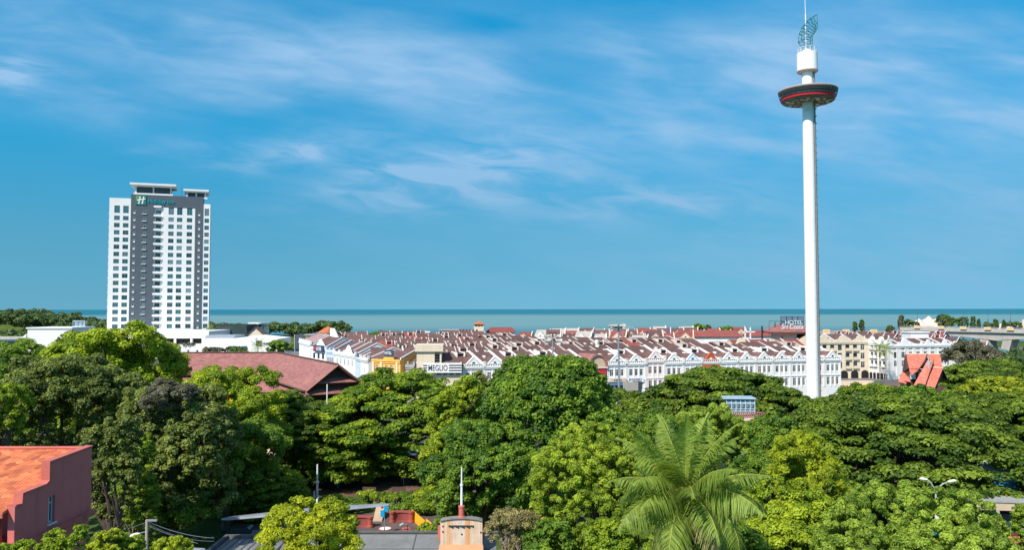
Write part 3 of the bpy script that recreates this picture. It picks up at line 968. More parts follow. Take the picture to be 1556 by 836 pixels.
tree_px('shore_tree', 'round green tree rising above the left end of the brown roofs', 'tree', 573, 503, 26, 470, 516, 'round', 'mid', 23, group='trees along the shore', leafpx=2.2, nl=4)
tree_px('shore_tree', 'small green tree beside the dark rooftop tank behind the brown roofs', 'tree', 594, 506, 15, 470, 516, 'round', 'far', 24, group='trees along the shore', leafpx=2.2, nl=4)
tree_px('shore_tree', 'bushy olive tree behind the red roofs, taller of the neighbouring two', 'tree', 1063, 492, 20, 480, 508, 'round', 'mid', 25, group='trees along the shore', leafpx=2.2, nl=4)
tree_px('shore_tree', 'narrow dark tree beside a bushy olive tree behind red roofs', 'tree', 1076, 495, 9, 480, 508, 'round', 'far', 26, group='trees along the shore', leafpx=2.2, nl=4)
tree_px('shore_tree', 'low flat green tree behind the long red roof near the mast', 'tree', 1103, 498, 30, 480, 506, 'round', 'mid', 27, group='trees along the shore', leafpx=2.2, nl=4)
SH = [(1299, 489, 8, 430, 'slim dark casuarina, left and shorter of the pair right of the tower'), (1309, 485, 9, 430, 'slim dark casuarina, taller of the pair right of the tower'),
      (1369, 481, 12, 470, 'tall pointed olive casuarina left of the sand heap'), (1352, 496, 14, 470, 'low green bush like tree left of the pointed casuarina'),
      (1383, 486, 22, 520, 'rounded dark tree against the left foot of the big sand heap'), (1438, 476, 34, 560, 'tallest dark tree right of the big sand heap'),
      (1463, 484, 20, 560, 'round dark tree, second to the right of the big sand heap'), (1478, 483, 10, 560, 'narrow dark tree behind the flyover lamp post'),
      (1487, 486, 6, 560, 'very slim dark tree standing alone behind the flyover rail'), (1502, 491, 18, 560, 'low broad tree left of the small sand heap'),
      (1513, 487, 9, 560, 'slim tree right in front of the small sand heap'), (1525, 488, 8, 560, 'slim tree between the small sand heap and the barge'), (1541, 490, 24, 560, 'low broad tree in front of the dredging barge')]
for i, (px, top, w, Y, lab) in enumerate(SH):
    tree_px('shore_tree', lab, 'tree', px, top, w, Y, 508, 'round', 'far' if i != 2 else 'olive', 40 + i, group='trees along the shore', leafpx=2.0, nl=4, cone=0.5 if w < 15 else 0.1, budget=9000)

# ---------------------------------------------------------------- windows
def window_mesh(w, h, glassm=None, framem=None, mull=1, trans=1, fw=0.07, d=0.08):
    """one window: panes behind a frame with mullions; its outer face is at y = 0"""
    mb = MB()
    mb.mat(1)
    mb.box(0, fw, 0, d, 0, h).box(w - fw, w, 0, d, 0, h).box(fw, w - fw, 0, d, 0, fw).box(fw, w - fw, 0, d, h - fw, h)
    for i in range(mull):
        x = w * (i + 1) / (mull + 1)
        mb.box(x - fw / 2, x + fw / 2, 0.004, d, fw, h - fw)
    if trans:
        mb.box(fw, w - fw, 0.007, d - 0.01, h * 0.70 - fw / 2, h * 0.70 + fw / 2)
    mb.mat(0)
    mb.box(0.01, w - 0.01, d * 0.6, d * 0.6 + 0.02, 0.01, h - 0.01)
    return mb.mesh('window', [glassm or M['glass'], framem or M['white']])
WIN = {}
M['curtain_glass'] = glass('curtained_glass', (0.10, 0.15, 0.16), 0.15, 0.5)
M['hotel_frame'] = paint('window_frame_grey', (0.30, 0.36, 0.38), 0.5, 0.05)
def window(parent, x, z, w, h, y=0.12, kind='std', name='window'):
    k = (round(w, 2), round(h, 2), kind)
    if k not in WIN:
        gm, fm, mu = {'std': (M['glass'], M['white'], 1), 'hotel': (M['teal_glass'], M['hotel_frame'], 1), 'shut': (M['shutter'], M['white'], 1), 'drawn': (M['curtain_glass'], M['hotel_frame'], 1), 'slot': (M['teal_glass'], M['white'], 0), 'dark': (M['glass'], M['dark_metal'], 1)}[kind]
        WIN[k] = window_mesh(w, h, gm, fm, mu, 0 if kind == 'slot' else 1, fw=min(0.05, w * (0.03 if kind in ('hotel', 'drawn') else 0.09)))
    o = link(name, WIN[k], parent)
    o.location = (x, y, z)
    return o
M['shutter'] = paint('brown_shutter', (0.20, 0.115, 0.09), 0.7, 0.2, 2.0)

# ---------------------------------------------------------------- the white hotel tower
def hotel():
    th = R(19)
    Y0 = 396.0
    a = at(163, 470, Y0)
    root = empty('hotel_tower', (a.x, Y0, 0), th, 'tall white hotel tower with dark grey centre, balconies and teal lettering on top', 'hotel')
    W_ = 47.2
    def X(f): return f * W_
    zb, zt = 12.6, 82.2                # podium top, top of the dark centre
    rows = 17
    pitch = 3.63
    z0 = 14.4
    zlw, zrw = 80.0, 78.6
    body = 13.0
    Wm = M['white']
    def wall(name, fa, fb, top, cols, ww, wh, mat, y0=0.0, back=None, base=zb, tall=True, inset=0.3):
        holes = []
        for r in range(rows):
            z = z0 + r * pitch
            for c in cols:
                h = wh + (1.5 if (tall and r == rows - 1) else 0)
                holes.append((X(c) - ww / 2, X(c) + ww / 2, z, z + h))
        mb = MB()
        x0, x1 = X(fa), X(fb)
        mb.facade(x0, x1, base, top, holes, inset, y0)
        b = back or body
        mb.poly([(x0, b, base), (x0, y0, base), (x0, y0, top), (x0, b, top)])
        mb.poly([(x1, y0, base), (x1, b, base), (x1, b, top), (x1, y0, top)])
        mb.poly([(x1, b, base), (x0, b, base), (x0, b, top), (x1, b, top)])
        mb.poly([(x0, y0, top), (x1, y0, top), (x1, b, top), (x0, b, top)])
        mb.poly([(x0, y0 + inset + 0.3, base), (x1, y0 + inset + 0.3, base), (x1, y0 + inset + 0.3, top - 0.3), (x0, y0 + inset + 0.3, top - 0.3)])
        mb.build(name, mat, root)
        return holes
    # white wings and the dark centre
    lw = wall('white_wing', 0.0, 0.207, zlw, (0.075, 0.160), 2.55, 2.2, Wm)
    dk = wall('dark_centre', 0.207, 0.435, zt, (), 1, 1, M['slate'], y0=-0.25)
    mw = wall('white_panel', 0.52, 0.845, 76.2, (0.605, 0.690, 0.790), 2.55, 2.2, Wm, y0=-0.12)
    rw = wall('white_wing', 0.925, 1.0, zrw, (0.965,), 2.2, 2.2, Wm)
    # dark band over the white panel, dark strip at the right, recessed balcony bay
    mb = MB(); mb.box(X(0.435), X(0.845), -0.25, body - 0.5, 76.2, zt)
    mb.box(X(0.845), X(0.925), -0.25, body - 0.4, zb, zt)
    mb.build('dark_band', M['slate'], root)
    holes = [(X(0.452), X(0.452) + 2.4, z0 + r * pitch, z0 + r * pitch + 2.0) for r in range(rows)]
    mb = MB(); mb.facade(X(0.435), X(0.52), zb, 76.2, holes, 0.25, 0.55)
    mb.poly([(X(0.435), 0.95, zb), (X(0.52), 0.95, zb), (X(0.52), 0.95, 76), (X(0.435), 0.95, 76)])
    mb.build('balcony_bay', M['white'], root)
    for c in lw + mw + rw:
        y = {True: -0.12}.get(c in mw, 0.0)
        window(root, c[0], c[2], c[1] - c[0], c[3] - c[2], y + 0.14, rnd.choice(['hotel', 'hotel', 'hotel', 'drawn']))
    for c in holes:
        window(root, c[0], c[2], 2.4, 2.0, 0.62, 'hotel', 'balcony_window')
    bal = MB(); bal.box(0, 3.55, -0.9, 0.55, 0, 0.28); bal.box(0, 3.5, -0.9, -0.78, 0.28, 0.95); bal.box(0, 0.12, -0.78, 0.5, 0.28, 0.95)
    bme = bal.mesh('balcony', [M['white']])
    for r in range(rows + 1):
        o = link('balcony', bme, root); o.location = (X(0.432), 0, z0 - 1.15 + r * pitch + (0.9 if r == rows else 0))
    # small windows on the dark strips, with white sills
    led = MB(); led.box(-0.9, 1.25, -0.45, 0.0, -0.28, -0.02); lme = led.mesh('sill', [M['white']])
    sq = MB(); sq.box(0, 0.9, -0.12, 0.05, -0.75, -0.1); sme = sq.mesh('sill', [M['white']])
    for r in range(rows):
        z = z0 + r * pitch
        w = window(root, X(0.335), z, 0.95, 1.5, -0.3, 'slot', 'slot_window')
        o = link('sill', lme, w); o.location = (0, 0.05, 0)
        for f in (0.243, 0.888):
            w = window(root, X(f) - 0.45, z + 0.6, 0.9, 0.9, -0.3, 'slot', 'slot_window')
            o = link('sill', sme, w); o.location = (0, 0.05, 0)
    # sills on the side face that show as teeth on the outline
    t = MB()
    for r in range(rows):
        t.box(-0.55, 0.0, 2.0, 5.0, z0 + r * pitch - 0.2, z0 + r * pitch + 0.1)
        t.box(W_, W_ + 0.4, 2.0, 5.0, z0 + r * pitch - 0.2, z0 + r * pitch + 0.1)
    t.build('side_sills', M['white'], root)
    # roof pavilions
    def pavilion(fa, fb, z, h, ov, y0, y1):
        x0, x1 = X(fa), X(fb)
        mb = MB(); mb.box(x0, x1, y0 + 0.6, y1, z, z + h); p = mb.build('roof_pavilion', M['slate'], root)
        mb = MB()
        mb.hexa([(x0 - ov * 0.7, y0 - ov * 0.7, z + h), (x1 + ov * 0.7, y0 - ov * 0.7, z + h), (x1 + ov * 0.7, y1 + 2, z + h), (x0 - ov * 0.7, y1 + 2, z + h),
                 (x0 - ov, y0 - ov, z + h + 0.7), (x1 + ov, y0 - ov, z + h + 0.7), (x1 + ov, y1 + 2, z + h + 0.7), (x0 - ov, y1 + 2, z + h + 0.7)])
        mb.box(x0 - ov, x1 + ov, y0 - ov, y1 + 2, z + h + 0.702, z + h + 1.6)
        mb.build('roof_slab', M['white'], p)
        mb = MB()
        n = 3
        for i in range(n):
            q = x0 + (x1 - x0) * i / (n - 1)
            mb.box(q - 0.35, q + 0.35, y0, y0 + 0.6, z, z + h)
        mb.box(x0 - 1, x1 + 1, y0 - 0.6, y0 + 0.58, z - 0.9, z - 0.01)
        mb.build('columns', M['white'], p)
    pavilion(0.250, 0.595, zt + 0.9, 3.2, 2.6, 1.0, 10.0)
    pavilion(0.760, 0.945, zt - 0.1, 2.3, 1.7, 1.0, 10.0)
    mb = MB(); mb.tube([(X(0.70), 4, zt), (X(0.70), 4, zt + 6.5)], 0.08, 0.04, 5); mb.build('mast', M['dark_metal'], root)
    # sign: square badge with a slanted white letter, then lettering
    s = MB(); s.box(X(0.252), X(0.252) + 4.9, -0.55, -0.26, 76.9, 81.6); sg = s.build('sign_badge', M['sign_green'], root)
    s = MB(); s.poly([(X(0.254), -0.56, 79.0), (X(0.254) + 2.4, -0.56, 81.5), (X(0.254), -0.56, 81.5)]); s.build('badge_corner', M['sign_lime'], sg)
    s = MB()
    for dx in (1.15, 2.75):
        s.prism([(X(0.252) + dx, -0.57, 77.4), (X(0.252) + dx + 0.62, -0.57, 77.4), (X(0.252) + dx + 1.25, -0.57, 81.2), (X(0.252) + dx + 0.72, -0.57, 81.2)], (0, -0.08, 0))
    s.prism([(X(0.252) + 0.7, -0.66, 78.9), (X(0.252) + 4.6, -0.66, 79.8), (X(0.252) + 4.6, -0.66, 80.3), (X(0.252) + 0.7, -0.66, 79.5)], (0, -0.06, 0))
    s.build('badge_letter', M['white'], sg)
    lettering('sign_lettering', 'Holiday Inn', 3.4, M['sign_teal'], root, (X(0.37), -0.42, 77.9), extrude=0.12, sx=0.80, off=0.004)
    # podium under the tower
    return root
M['sign_green'] = paint('sign_green', (0.02, 0.19, 0.15), 0.5, 0.03)
M['sign_lime'] = paint('sign_lime', (0.16, 0.30, 0.09), 0.5, 0.03)
M['sign_teal'] = paint('sign_teal', (0.02, 0.33, 0.40), 0.5, 0.03)
hotel()

def podium():
    """the low white block below the tower and the long wing to its right"""
    Y = 372.0
    a = at(205, 520, Y); b = at(317, 520, Y)
    z1, z2 = at(260, 503, Y).z, at(260, 514, Y).z
    r = empty('hotel_podium', (0, 0, 0), 0, 'white hotel podium with an open terrace and hanging plants below the tower', 'podium')
    mb = MB()
    mb.box(a.x - 30, b.x, Y, Y + 34, z2 + 0.0, z1)
    mb.build('parapet_storey', M['white'], r)
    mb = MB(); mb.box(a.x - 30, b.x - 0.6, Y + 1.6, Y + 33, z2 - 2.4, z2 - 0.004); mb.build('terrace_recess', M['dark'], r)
    col = MB(); col.box(0, 0.9, 0, 1.2, z2 - 2.4, z2 - 0.004); cme = col.mesh('column', [M['white']])
    for i in range(9):
        o = link('column', cme, r); o.location = (a.x - 28 + i * (b.x - a.x + 27) / 8.0, Y + 0.2, 0)
    Yl = 366.0
    l = at(190, 520, Yl); rr = at(306, 520, Yl)
    zt = z2 - 2.5
    holes = [(l.x + 4 + i * 4.1, l.x + 4.9 + i * 4.1, zt - 5.2, zt - 2.6) for i in range(8)]
    mb = MB(); mb.facade(l.x - 22, rr.x, 0, zt, holes, 0.3, Yl); mb.box(l.x - 22, rr.x, Yl + 0.301, Yl + 30, 0, zt)
    mb.build('lower_wall', M['white_old'], r)
    for h in holes:
        window(r, h[0], h[2], 0.9, 2.6, Yl + 0.12, 'slot', 'window')
    rs = np.random.RandomState(5)
    n = 60
    C = np.stack([rs.uniform(l.x - 5, rr.x - 3, n), Yl - 0.2 + rs.rand(n) * 1.2, zt + rs.uniform(-0.5, 0.5, n)], 1)
    RR = np.stack([rs.uniform(0.5, 1.1, n)] * 2 + [rs.uniform(0.3, 0.7, n)], 1)
    link('hanging_plants', leaves_mesh('hanging_plants', C, RR, np.clip(0.5 + 0.3 * rs.normal(size=n), 0, 1), 0.7, LEAF['olive'], rs, 1.5), r)
podium()

def low_wing():
    Y = 352.0
    a = at(306, 530, Y); m_ = at(395, 530, Y); b = at(423, 530, Y)
    zt = at(360, 513, Y).z
    r = empty('hotel_wing', (0, 0, 0), 0, 'long low white hall with a small dark sign to the right of the hotel', 'hall')
    holes = [(a.x + 13 + i * 4.6, a.x + 15.6 + i * 4.6, zt - 4.4, zt - 3.7) for i in range(3)] + [(a.x + 17.0 + i * 6, a.x + 19.6 + i * 6, 0.6, 2.4) for i in range(3)]
    mb = MB(); mb.facade(a.x, b.x - 4, 0, zt - 0.2, holes, 0.25, Y); mb.box(a.x, b.x - 4, Y + 0.26, Y + 18, 0, zt - 0.2)
    mb.hexa([(m_.x - 4, Y - 0.6, 0), (b.x, Y - 0.6, 0), (b.x, Y + 20, 0), (m_.x - 4, Y + 20, 0), (m_.x - 4, Y - 0.6, zt + 0.7), (b.x, Y - 0.6, zt - 0.5), (b.x, Y + 20, zt - 0.5), (m_.x - 4, Y + 20, zt + 0.7)])
    mb.build('wall', M['white'], r)
    for h in holes:
        window(r, h[0], h[2], h[1] - h[0], h[3] - h[2], Y + 0.1, 'slot')
    mb = MB(); mb.hexa([(a.x + 1, Y + 0.5, zt - 0.19), (m_.x - 12, Y + 0.5, zt - 0.19), (m_.x - 12, Y + 17, zt - 0.19), (a.x + 1, Y + 17, zt - 0.19), (a.x + 1, Y + 3, zt + 1.0), (m_.x - 12, Y + 3, zt + 1.0), (m_.x - 12, Y + 15, zt + 1.0), (a.x + 1, Y + 15, zt + 1.0)])
    mb.build('roof', M['steel'], r)
    s = MB(); s.box(m_.x - 1.5, m_.x + 0.9, Y - 0.8, Y - 0.61, zt - 3.6, zt - 1.3); s.build('sign_badge', M['dark_metal'], r)
    lettering('sign_lettering', 'Holiday Inn', 1.7, M['dark_metal'], r, (m_.x + 1.3, Y - 0.68, zt - 3.1), extrude=0.05, sx=0.78)
low_wing()

def block(name, label, cat, px0, px1, top, Y, D, mat, base=0.0, capm=None, group=None):
    a, b = at(px0, top, Y), at(px1, top, Y)
    r = empty(name, ((a.x + b.x) / 2, Y, 0), 0, label, cat, group)
    h = (b.x - a.x) / 2
    MB().box(-h, h, 0, D, base, a.z - 0.5).build('wall', mat, r)
    MB().box(-h - 0.4, h + 0.4, -0.4, D + 0.4, a.z - 0.5, a.z).build('roof_cap', capm or mat, r)
    return r, h, a.z
r, h, z = block('white_block', 'plain white windowless block with a capped flat roof left of the hotel', 'building', 42, 109, 497, 300, 16, M['white'])
MB().box(-h - 26, -h - 0.41, 2, 14, 0, z - 4.6).build('side_wing', M['white'], r)
MB().box(-h - 27, -h - 0.42, 1.4, 15, z - 4.6, z - 3.9).build('wing_roof', M['pale_concrete'], r)
MB().box(-h - 26, -h - 0.5, 1.9, 2.3, z - 6.6, z - 5.2).build('window_band', M['teal_glass'], r)
MB().hexa([(-h - 3, -0.2, 0), (-h - 0.405, -0.2, 0), (-h - 0.405, 1.39, 0), (-h - 3, 1.39, 0), (-h - 3, -0.2, z - 4.7), (-h - 0.405, -0.2, z - 2.4), (-h - 0.405, 1.39, z - 2.4), (-h - 3, 1.39, z - 4.7)]).build('buttress', M['white'], r)

def roof_frame():
    Y = 318
    a, b = at(111, 487, Y), at(129, 503, Y)
    r = empty('open_billboard', (a.x, Y, b.z - 4), 0, 'open steel billboard frame standing behind the plain white block', 'billboard')
    w, h = b.x - a.x, a.z - b.z + 4
    mb = MB()
    for i in range(4):
        for y in (0, 1.4):
            mb.tube([(w * i / 3, y, 0 - b.z + 4), (w * i / 3, y, h)], 0.14, seg=5)
        mb.tube([(w * i / 3, 0, 0), (w * i / 3, 1.4, h * 0.5)], 0.06, seg=4)
    for j in range(5):
        mb.tube([(0, 0, h * j / 4), (w, 0, h * j / 4)], 0.08, seg=5)
    mb.build('frame', M['steel'], r)
    MB().box(0.1, w - 0.1, 0.5, 0.6, 0.3, h - 0.3).build('panel', paint('blue_grey_panel', (0.25, 0.38, 0.45), 0.6, 0.2, 0.4), r)  # plain blue-grey sheet behind the frame bars
roof_frame()

def green_hall():
    Y = 400
    a, b = at(328, 494, Y), at(375, 494, Y)
    zt, zb = a.z, at(330, 507, Y).z
    r = empty('dark_hall', (a.x, Y, 0), 0, 'dark green clad hall behind the low white wing', 'hall')
    w = b.x - a.x
    mb = MB(); mb.hexa([(0, 0, 0), (w, 0, 0), (w, 14, 0), (0, 14, 0), (0.3, 0.5, zt - 1), (w, 0.2, zt), (w, 14, zt), (0.3, 14, zt - 1)]); mb.build('wall', M['hall_green'], r)
    mb = MB(); mb.box(-5, -0.2, 1, 12, 0, zt - 1.6); mb.build('side_bay', M['hall_green'], r)
    mb = MB(); mb.box(-5.2, w + 0.3, 13, 14.4, zt - 0.8, zt + 0.4); mb.build('roof_edge', M['dark_metal'], r)
M['hall_green'] = paint('dark_green_cladding', (0.028, 0.05, 0.052), 0.7, 0.2, 0.3)
green_hall()

def lookout():
    Y = 470
    a, b = at(379, 490, Y), at(405, 490, Y)
    r = empty('white_pavilion', (a.x, Y, 0), 0, 'small white glazed pavilion on top of the wooded shore', 'pavilion')
    w, z = b.x - a.x, a.z
    MB().box(1.5, w - 0.5, 1, 7, 0, z - 4.0).build('base', M['white'], r)
    MB().box(2.0, w - 2.4, 1.5, 6.5, z - 3.99, z - 1.01).build('glazing', M['glass'], r)
    c = MB()
    for x in (1.6, 4.2, w - 3.2, w - 1.6):
        c.box(x, x + 0.5, 1.0, 1.49, z - 3.99, z - 1.0)
    c.build('columns', M['white'], r)
    MB().box(-0.8, w + 0.6, -0.6, 8, z - 1.0, z).build('roof_slab', M['white'], r)
lookout()

def gable_house(name, label, px0, px1, top, eave, base, Y, D, wallm, roofm, group=None, cat='house', rz=0.0):
    """a small gable-roofed house whose ridge runs away from the viewer"""
    a, b = at(px0, eave, Y), at(px1, eave, Y)
    zr = at((px0 + px1) / 2, top, Y).z
    w = (b.x - a.x) / 2
    r = empty(name, ((a.x + b.x) / 2, Y, 0), rz, label, cat, group)
    mb = MB(); mb.prism([(-w * 0.86, 0, 0), (w * 0.86, 0, 0), (w * 0.86, 0, a.z), (0, 0, zr - 0.3), (-w * 0.86, 0, a.z)], (0, D, 0)); mb.build('wall', wallm, r)
    mb = MB(); mb.slab([(-w, -0.6, a.z - 0.2), (0, -0.6, zr), (0, D + 0.6, zr), (-w, D + 0.6, a.z - 0.2)], 0.22); mb.slab([(0, -0.6, zr), (w, -0.6, a.z - 0.2), (w, D + 0.6, a.z - 0.2), (0, D + 0.6, zr)], 0.22)
    mb.build('roof', roofm, r)
    return r
gable_house('thatched_hut', 'brown steep thatched hut roof in front of the white pavilion', 374, 402, 497, 509, 510, 395, 8, M['olive_wall'] if 'olive_wall' in M else M['cream'], paint('thatch', (0.16, 0.12, 0.09), 0.95, 0.3, 0.8, bump=0.5), cat='hut')
# ---------------------------------------------------------------- museum roof
def museum():
    r = empty('museum_hall', (-44.0, 150, 0), 0, 'museum hall under a large bent two tier roof of dusty red tiles', 'hall')
    o = Vector((-44.0, 150, 0))
    zr = 15.8
    P = [Vector((-62.5, 150, 0)), Vector((-44.0, 150, 0)), Vector((-26.0, 118.5, 0))]
    d0 = (P[1] - P[0]).normalized(); d1 = (P[2] - P[1]).normalized()
    n0 = Vector((d0.y, -d0.x, 0)); n1 = Vector((d1.y, -d1.x, 0))     # towards the viewer's side
    nm = (n0 + n1).normalized(); nm = nm / nm.dot(n0)
    NN = [n0, nm, n1]
    def pt(i, off, z, ext=0.0):
        q = P[i] + NN[i] * off
        if i == 2: q = q + d1 * ext
        if i == 0: q = q - d0 * ext
        return Vector((q.x, q.y, z)) - o
    def shell(name, prof, mat, t=0.25, e0=0.0, e1=0.0):
        mb = MB()
        for (oa, za, ob, zb) in prof:
            for i in (0, 1):
                ea, eb = (e0, 0) if i == 0 else (0, e1)
                q = [pt(i, oa, za, ea if i == 0 else 0), pt(i + 1, oa, za, eb if i == 1 else 0), pt(i + 1, ob, zb, eb if i == 1 else 0), pt(i, ob, zb, ea if i == 0 else 0)]
                mb.slab(q, t)
        return mb.build(name, mat, r)
    shell('main_roof', [(0, zr, 4.6, 12.3), (0, zr, -4.6, 12.3)], M['roof_museum'], e1=0.8)
    shell('lower_roof', [(3.9, 11.9, 8.8, 8.7), (-3.9, 11.9, -8.8, 8.7)], M['roof_museum'], e1=-0.4)
    mb = MB()
    for off in (4.75, -4.75):
        for i in (0, 1):
            a, b = pt(i, off, 12.1), pt(i + 1, off, 12.1)
            mb.tube([a, b], 0.13, seg=5)
    for i in (0, 1):
        mb.tube([pt(i, 0, zr + 0.08), pt(i + 1, 0, zr + 0.08, 0.8 if i == 1 else 0)], 0.16, seg=6)
    mb.build('eaves_and_ridge', M['dark_wood'], r)
    mb = MB()
    for off in (7.4, -7.4):
        for i in (0, 1):
            a, b = pt(i, off, 0), pt(i + 1, off, 0)
            c, d = pt(i, off * 0.93, 0), pt(i + 1, off * 0.93, 0)
            z = 9.4
            mb.hexa([a, b, d, c, a + Vector((0, 0, z)), b + Vector((0, 0, z)), d + Vector((0, 0, z)), c + Vector((0, 0, z))])
    mb.build('wall', M['cream'], r)
    # the gable end at the right: dark boards behind two pent roofs, barge boards
    mb = MB()
    g = [pt(2, -4.2, 12.3, -0.6), pt(2, 4.2, 12.3, -0.6), pt(2, 0, zr - 0.4, -0.6)]
    mb.prism(g, -d1 * 0.2)
    g2 = [pt(2, -7.4, 0, -0.9), pt(2, 7.4, 0, -0.9), pt(2, 7.4, 9.3, -0.9), pt(2, 4.0, 12.0, -0.9), pt(2, -4.0, 12.0, -0.9), pt(2, -7.4, 9.3, -0.9)]
    mb.prism(g2, -d1 * 0.2)
    mb.build('gable_boards', M['dark_wood'], r)
    mb = MB()
    mb.slab([pt(2, -2.5, 13.9, -0.6), pt(2, 2.5, 13.9, -0.6), pt(2, 3.0, 13.3, 0.6), pt(2, -3.0, 13.3, 0.6)], 0.15)
    mb.slab([pt(2, -4.3, 12.4, -0.8), pt(2, 4.3, 12.4, -0.8), pt(2, 4.9, 11.7, 0.7), pt(2, -4.9, 11.7, 0.7)], 0.15)
    mb.build('pent_roof', M['roof_museum'], r)
    mb = MB()
    for s in (-1, 1):
        mb.tube([pt(2, 0, zr, 0.85), pt(2, s * 4.7, 12.15, 0.85)], 0.14, seg=4)
        mb.tube([pt(2, s * 3.9, 11.9, 0.1), pt(2, s * 8.9, 8.6, 0.1)], 0.14, seg=4)
    mb.build('barge_boards', M['museum_board'], r)
M['dark_wood'] = paint('dark_wood', (0.10, 0.055, 0.045), 0.8, 0.2, 1.0)
M['museum_board'] = paint('museum_board', (0.30, 0.13, 0.11), 0.8, 0.2, 1.0)
museum()
p = at(497, 588, 112)
r = empty('utility_pole', (p.x, 112, 0), 0, 'slim white pole in front of the right end of the museum roof', 'pole')
MB().tube([(0, 0, 0), (0, 0, at(497, 584, 112).z)], 0.11, 0.08, 6).build('pole', M['pole_white'], r)
p = at(345, 585, 128)
r = empty('yellow_kiosk', (p.x, 128, 0), 0, 'bright yellow stepped wall showing between the trees below the museum roof', 'wall')
mb = MB(); z = at(345, 574, 128).z
mb.prism([(-1.2, 0, 0), (1.2, 0, 0), (1.2, 0, z), (0.5, 0, z), (0.2, 0, z - 0.8), (-1.2, 0, z - 0.8)], (0, 2, 0)); mb.build('panel', M['bright_yellow'], r)
MB().tube([(1.25, -0.1, 0), (1.25, -0.1, z + 0.4)], 0.09, seg=6).build('post', M['white'], r)

# ---------------------------------------------------------------- shophouses
M['pinkpale'] = paint('pale_pink_paint', (0.80, 0.70, 0.66), 0.7, 0.06, 0.3, stain=0.12)
M['paleblue2'] = paint('sky_blue_paint', (0.62, 0.70, 0.80), 0.7, 0.05, 0.3)
M['sand_sign'] = paint('sand_signboard', (0.62, 0.50, 0.40), 0.6, 0.1, 0.8)
M['awning_blue'] = paint('blue_awning', (0.06, 0.12, 0.22), 0.6, 0.1, 0.8)
UW = 5.2            # width of one house
EZ, RZ = 10.2, 13.3
RUN = 7.0           # eaves to ridge, on the plan
SHEAR = -0.32       # the lots run obliquely back from the street
DEP = 14.0

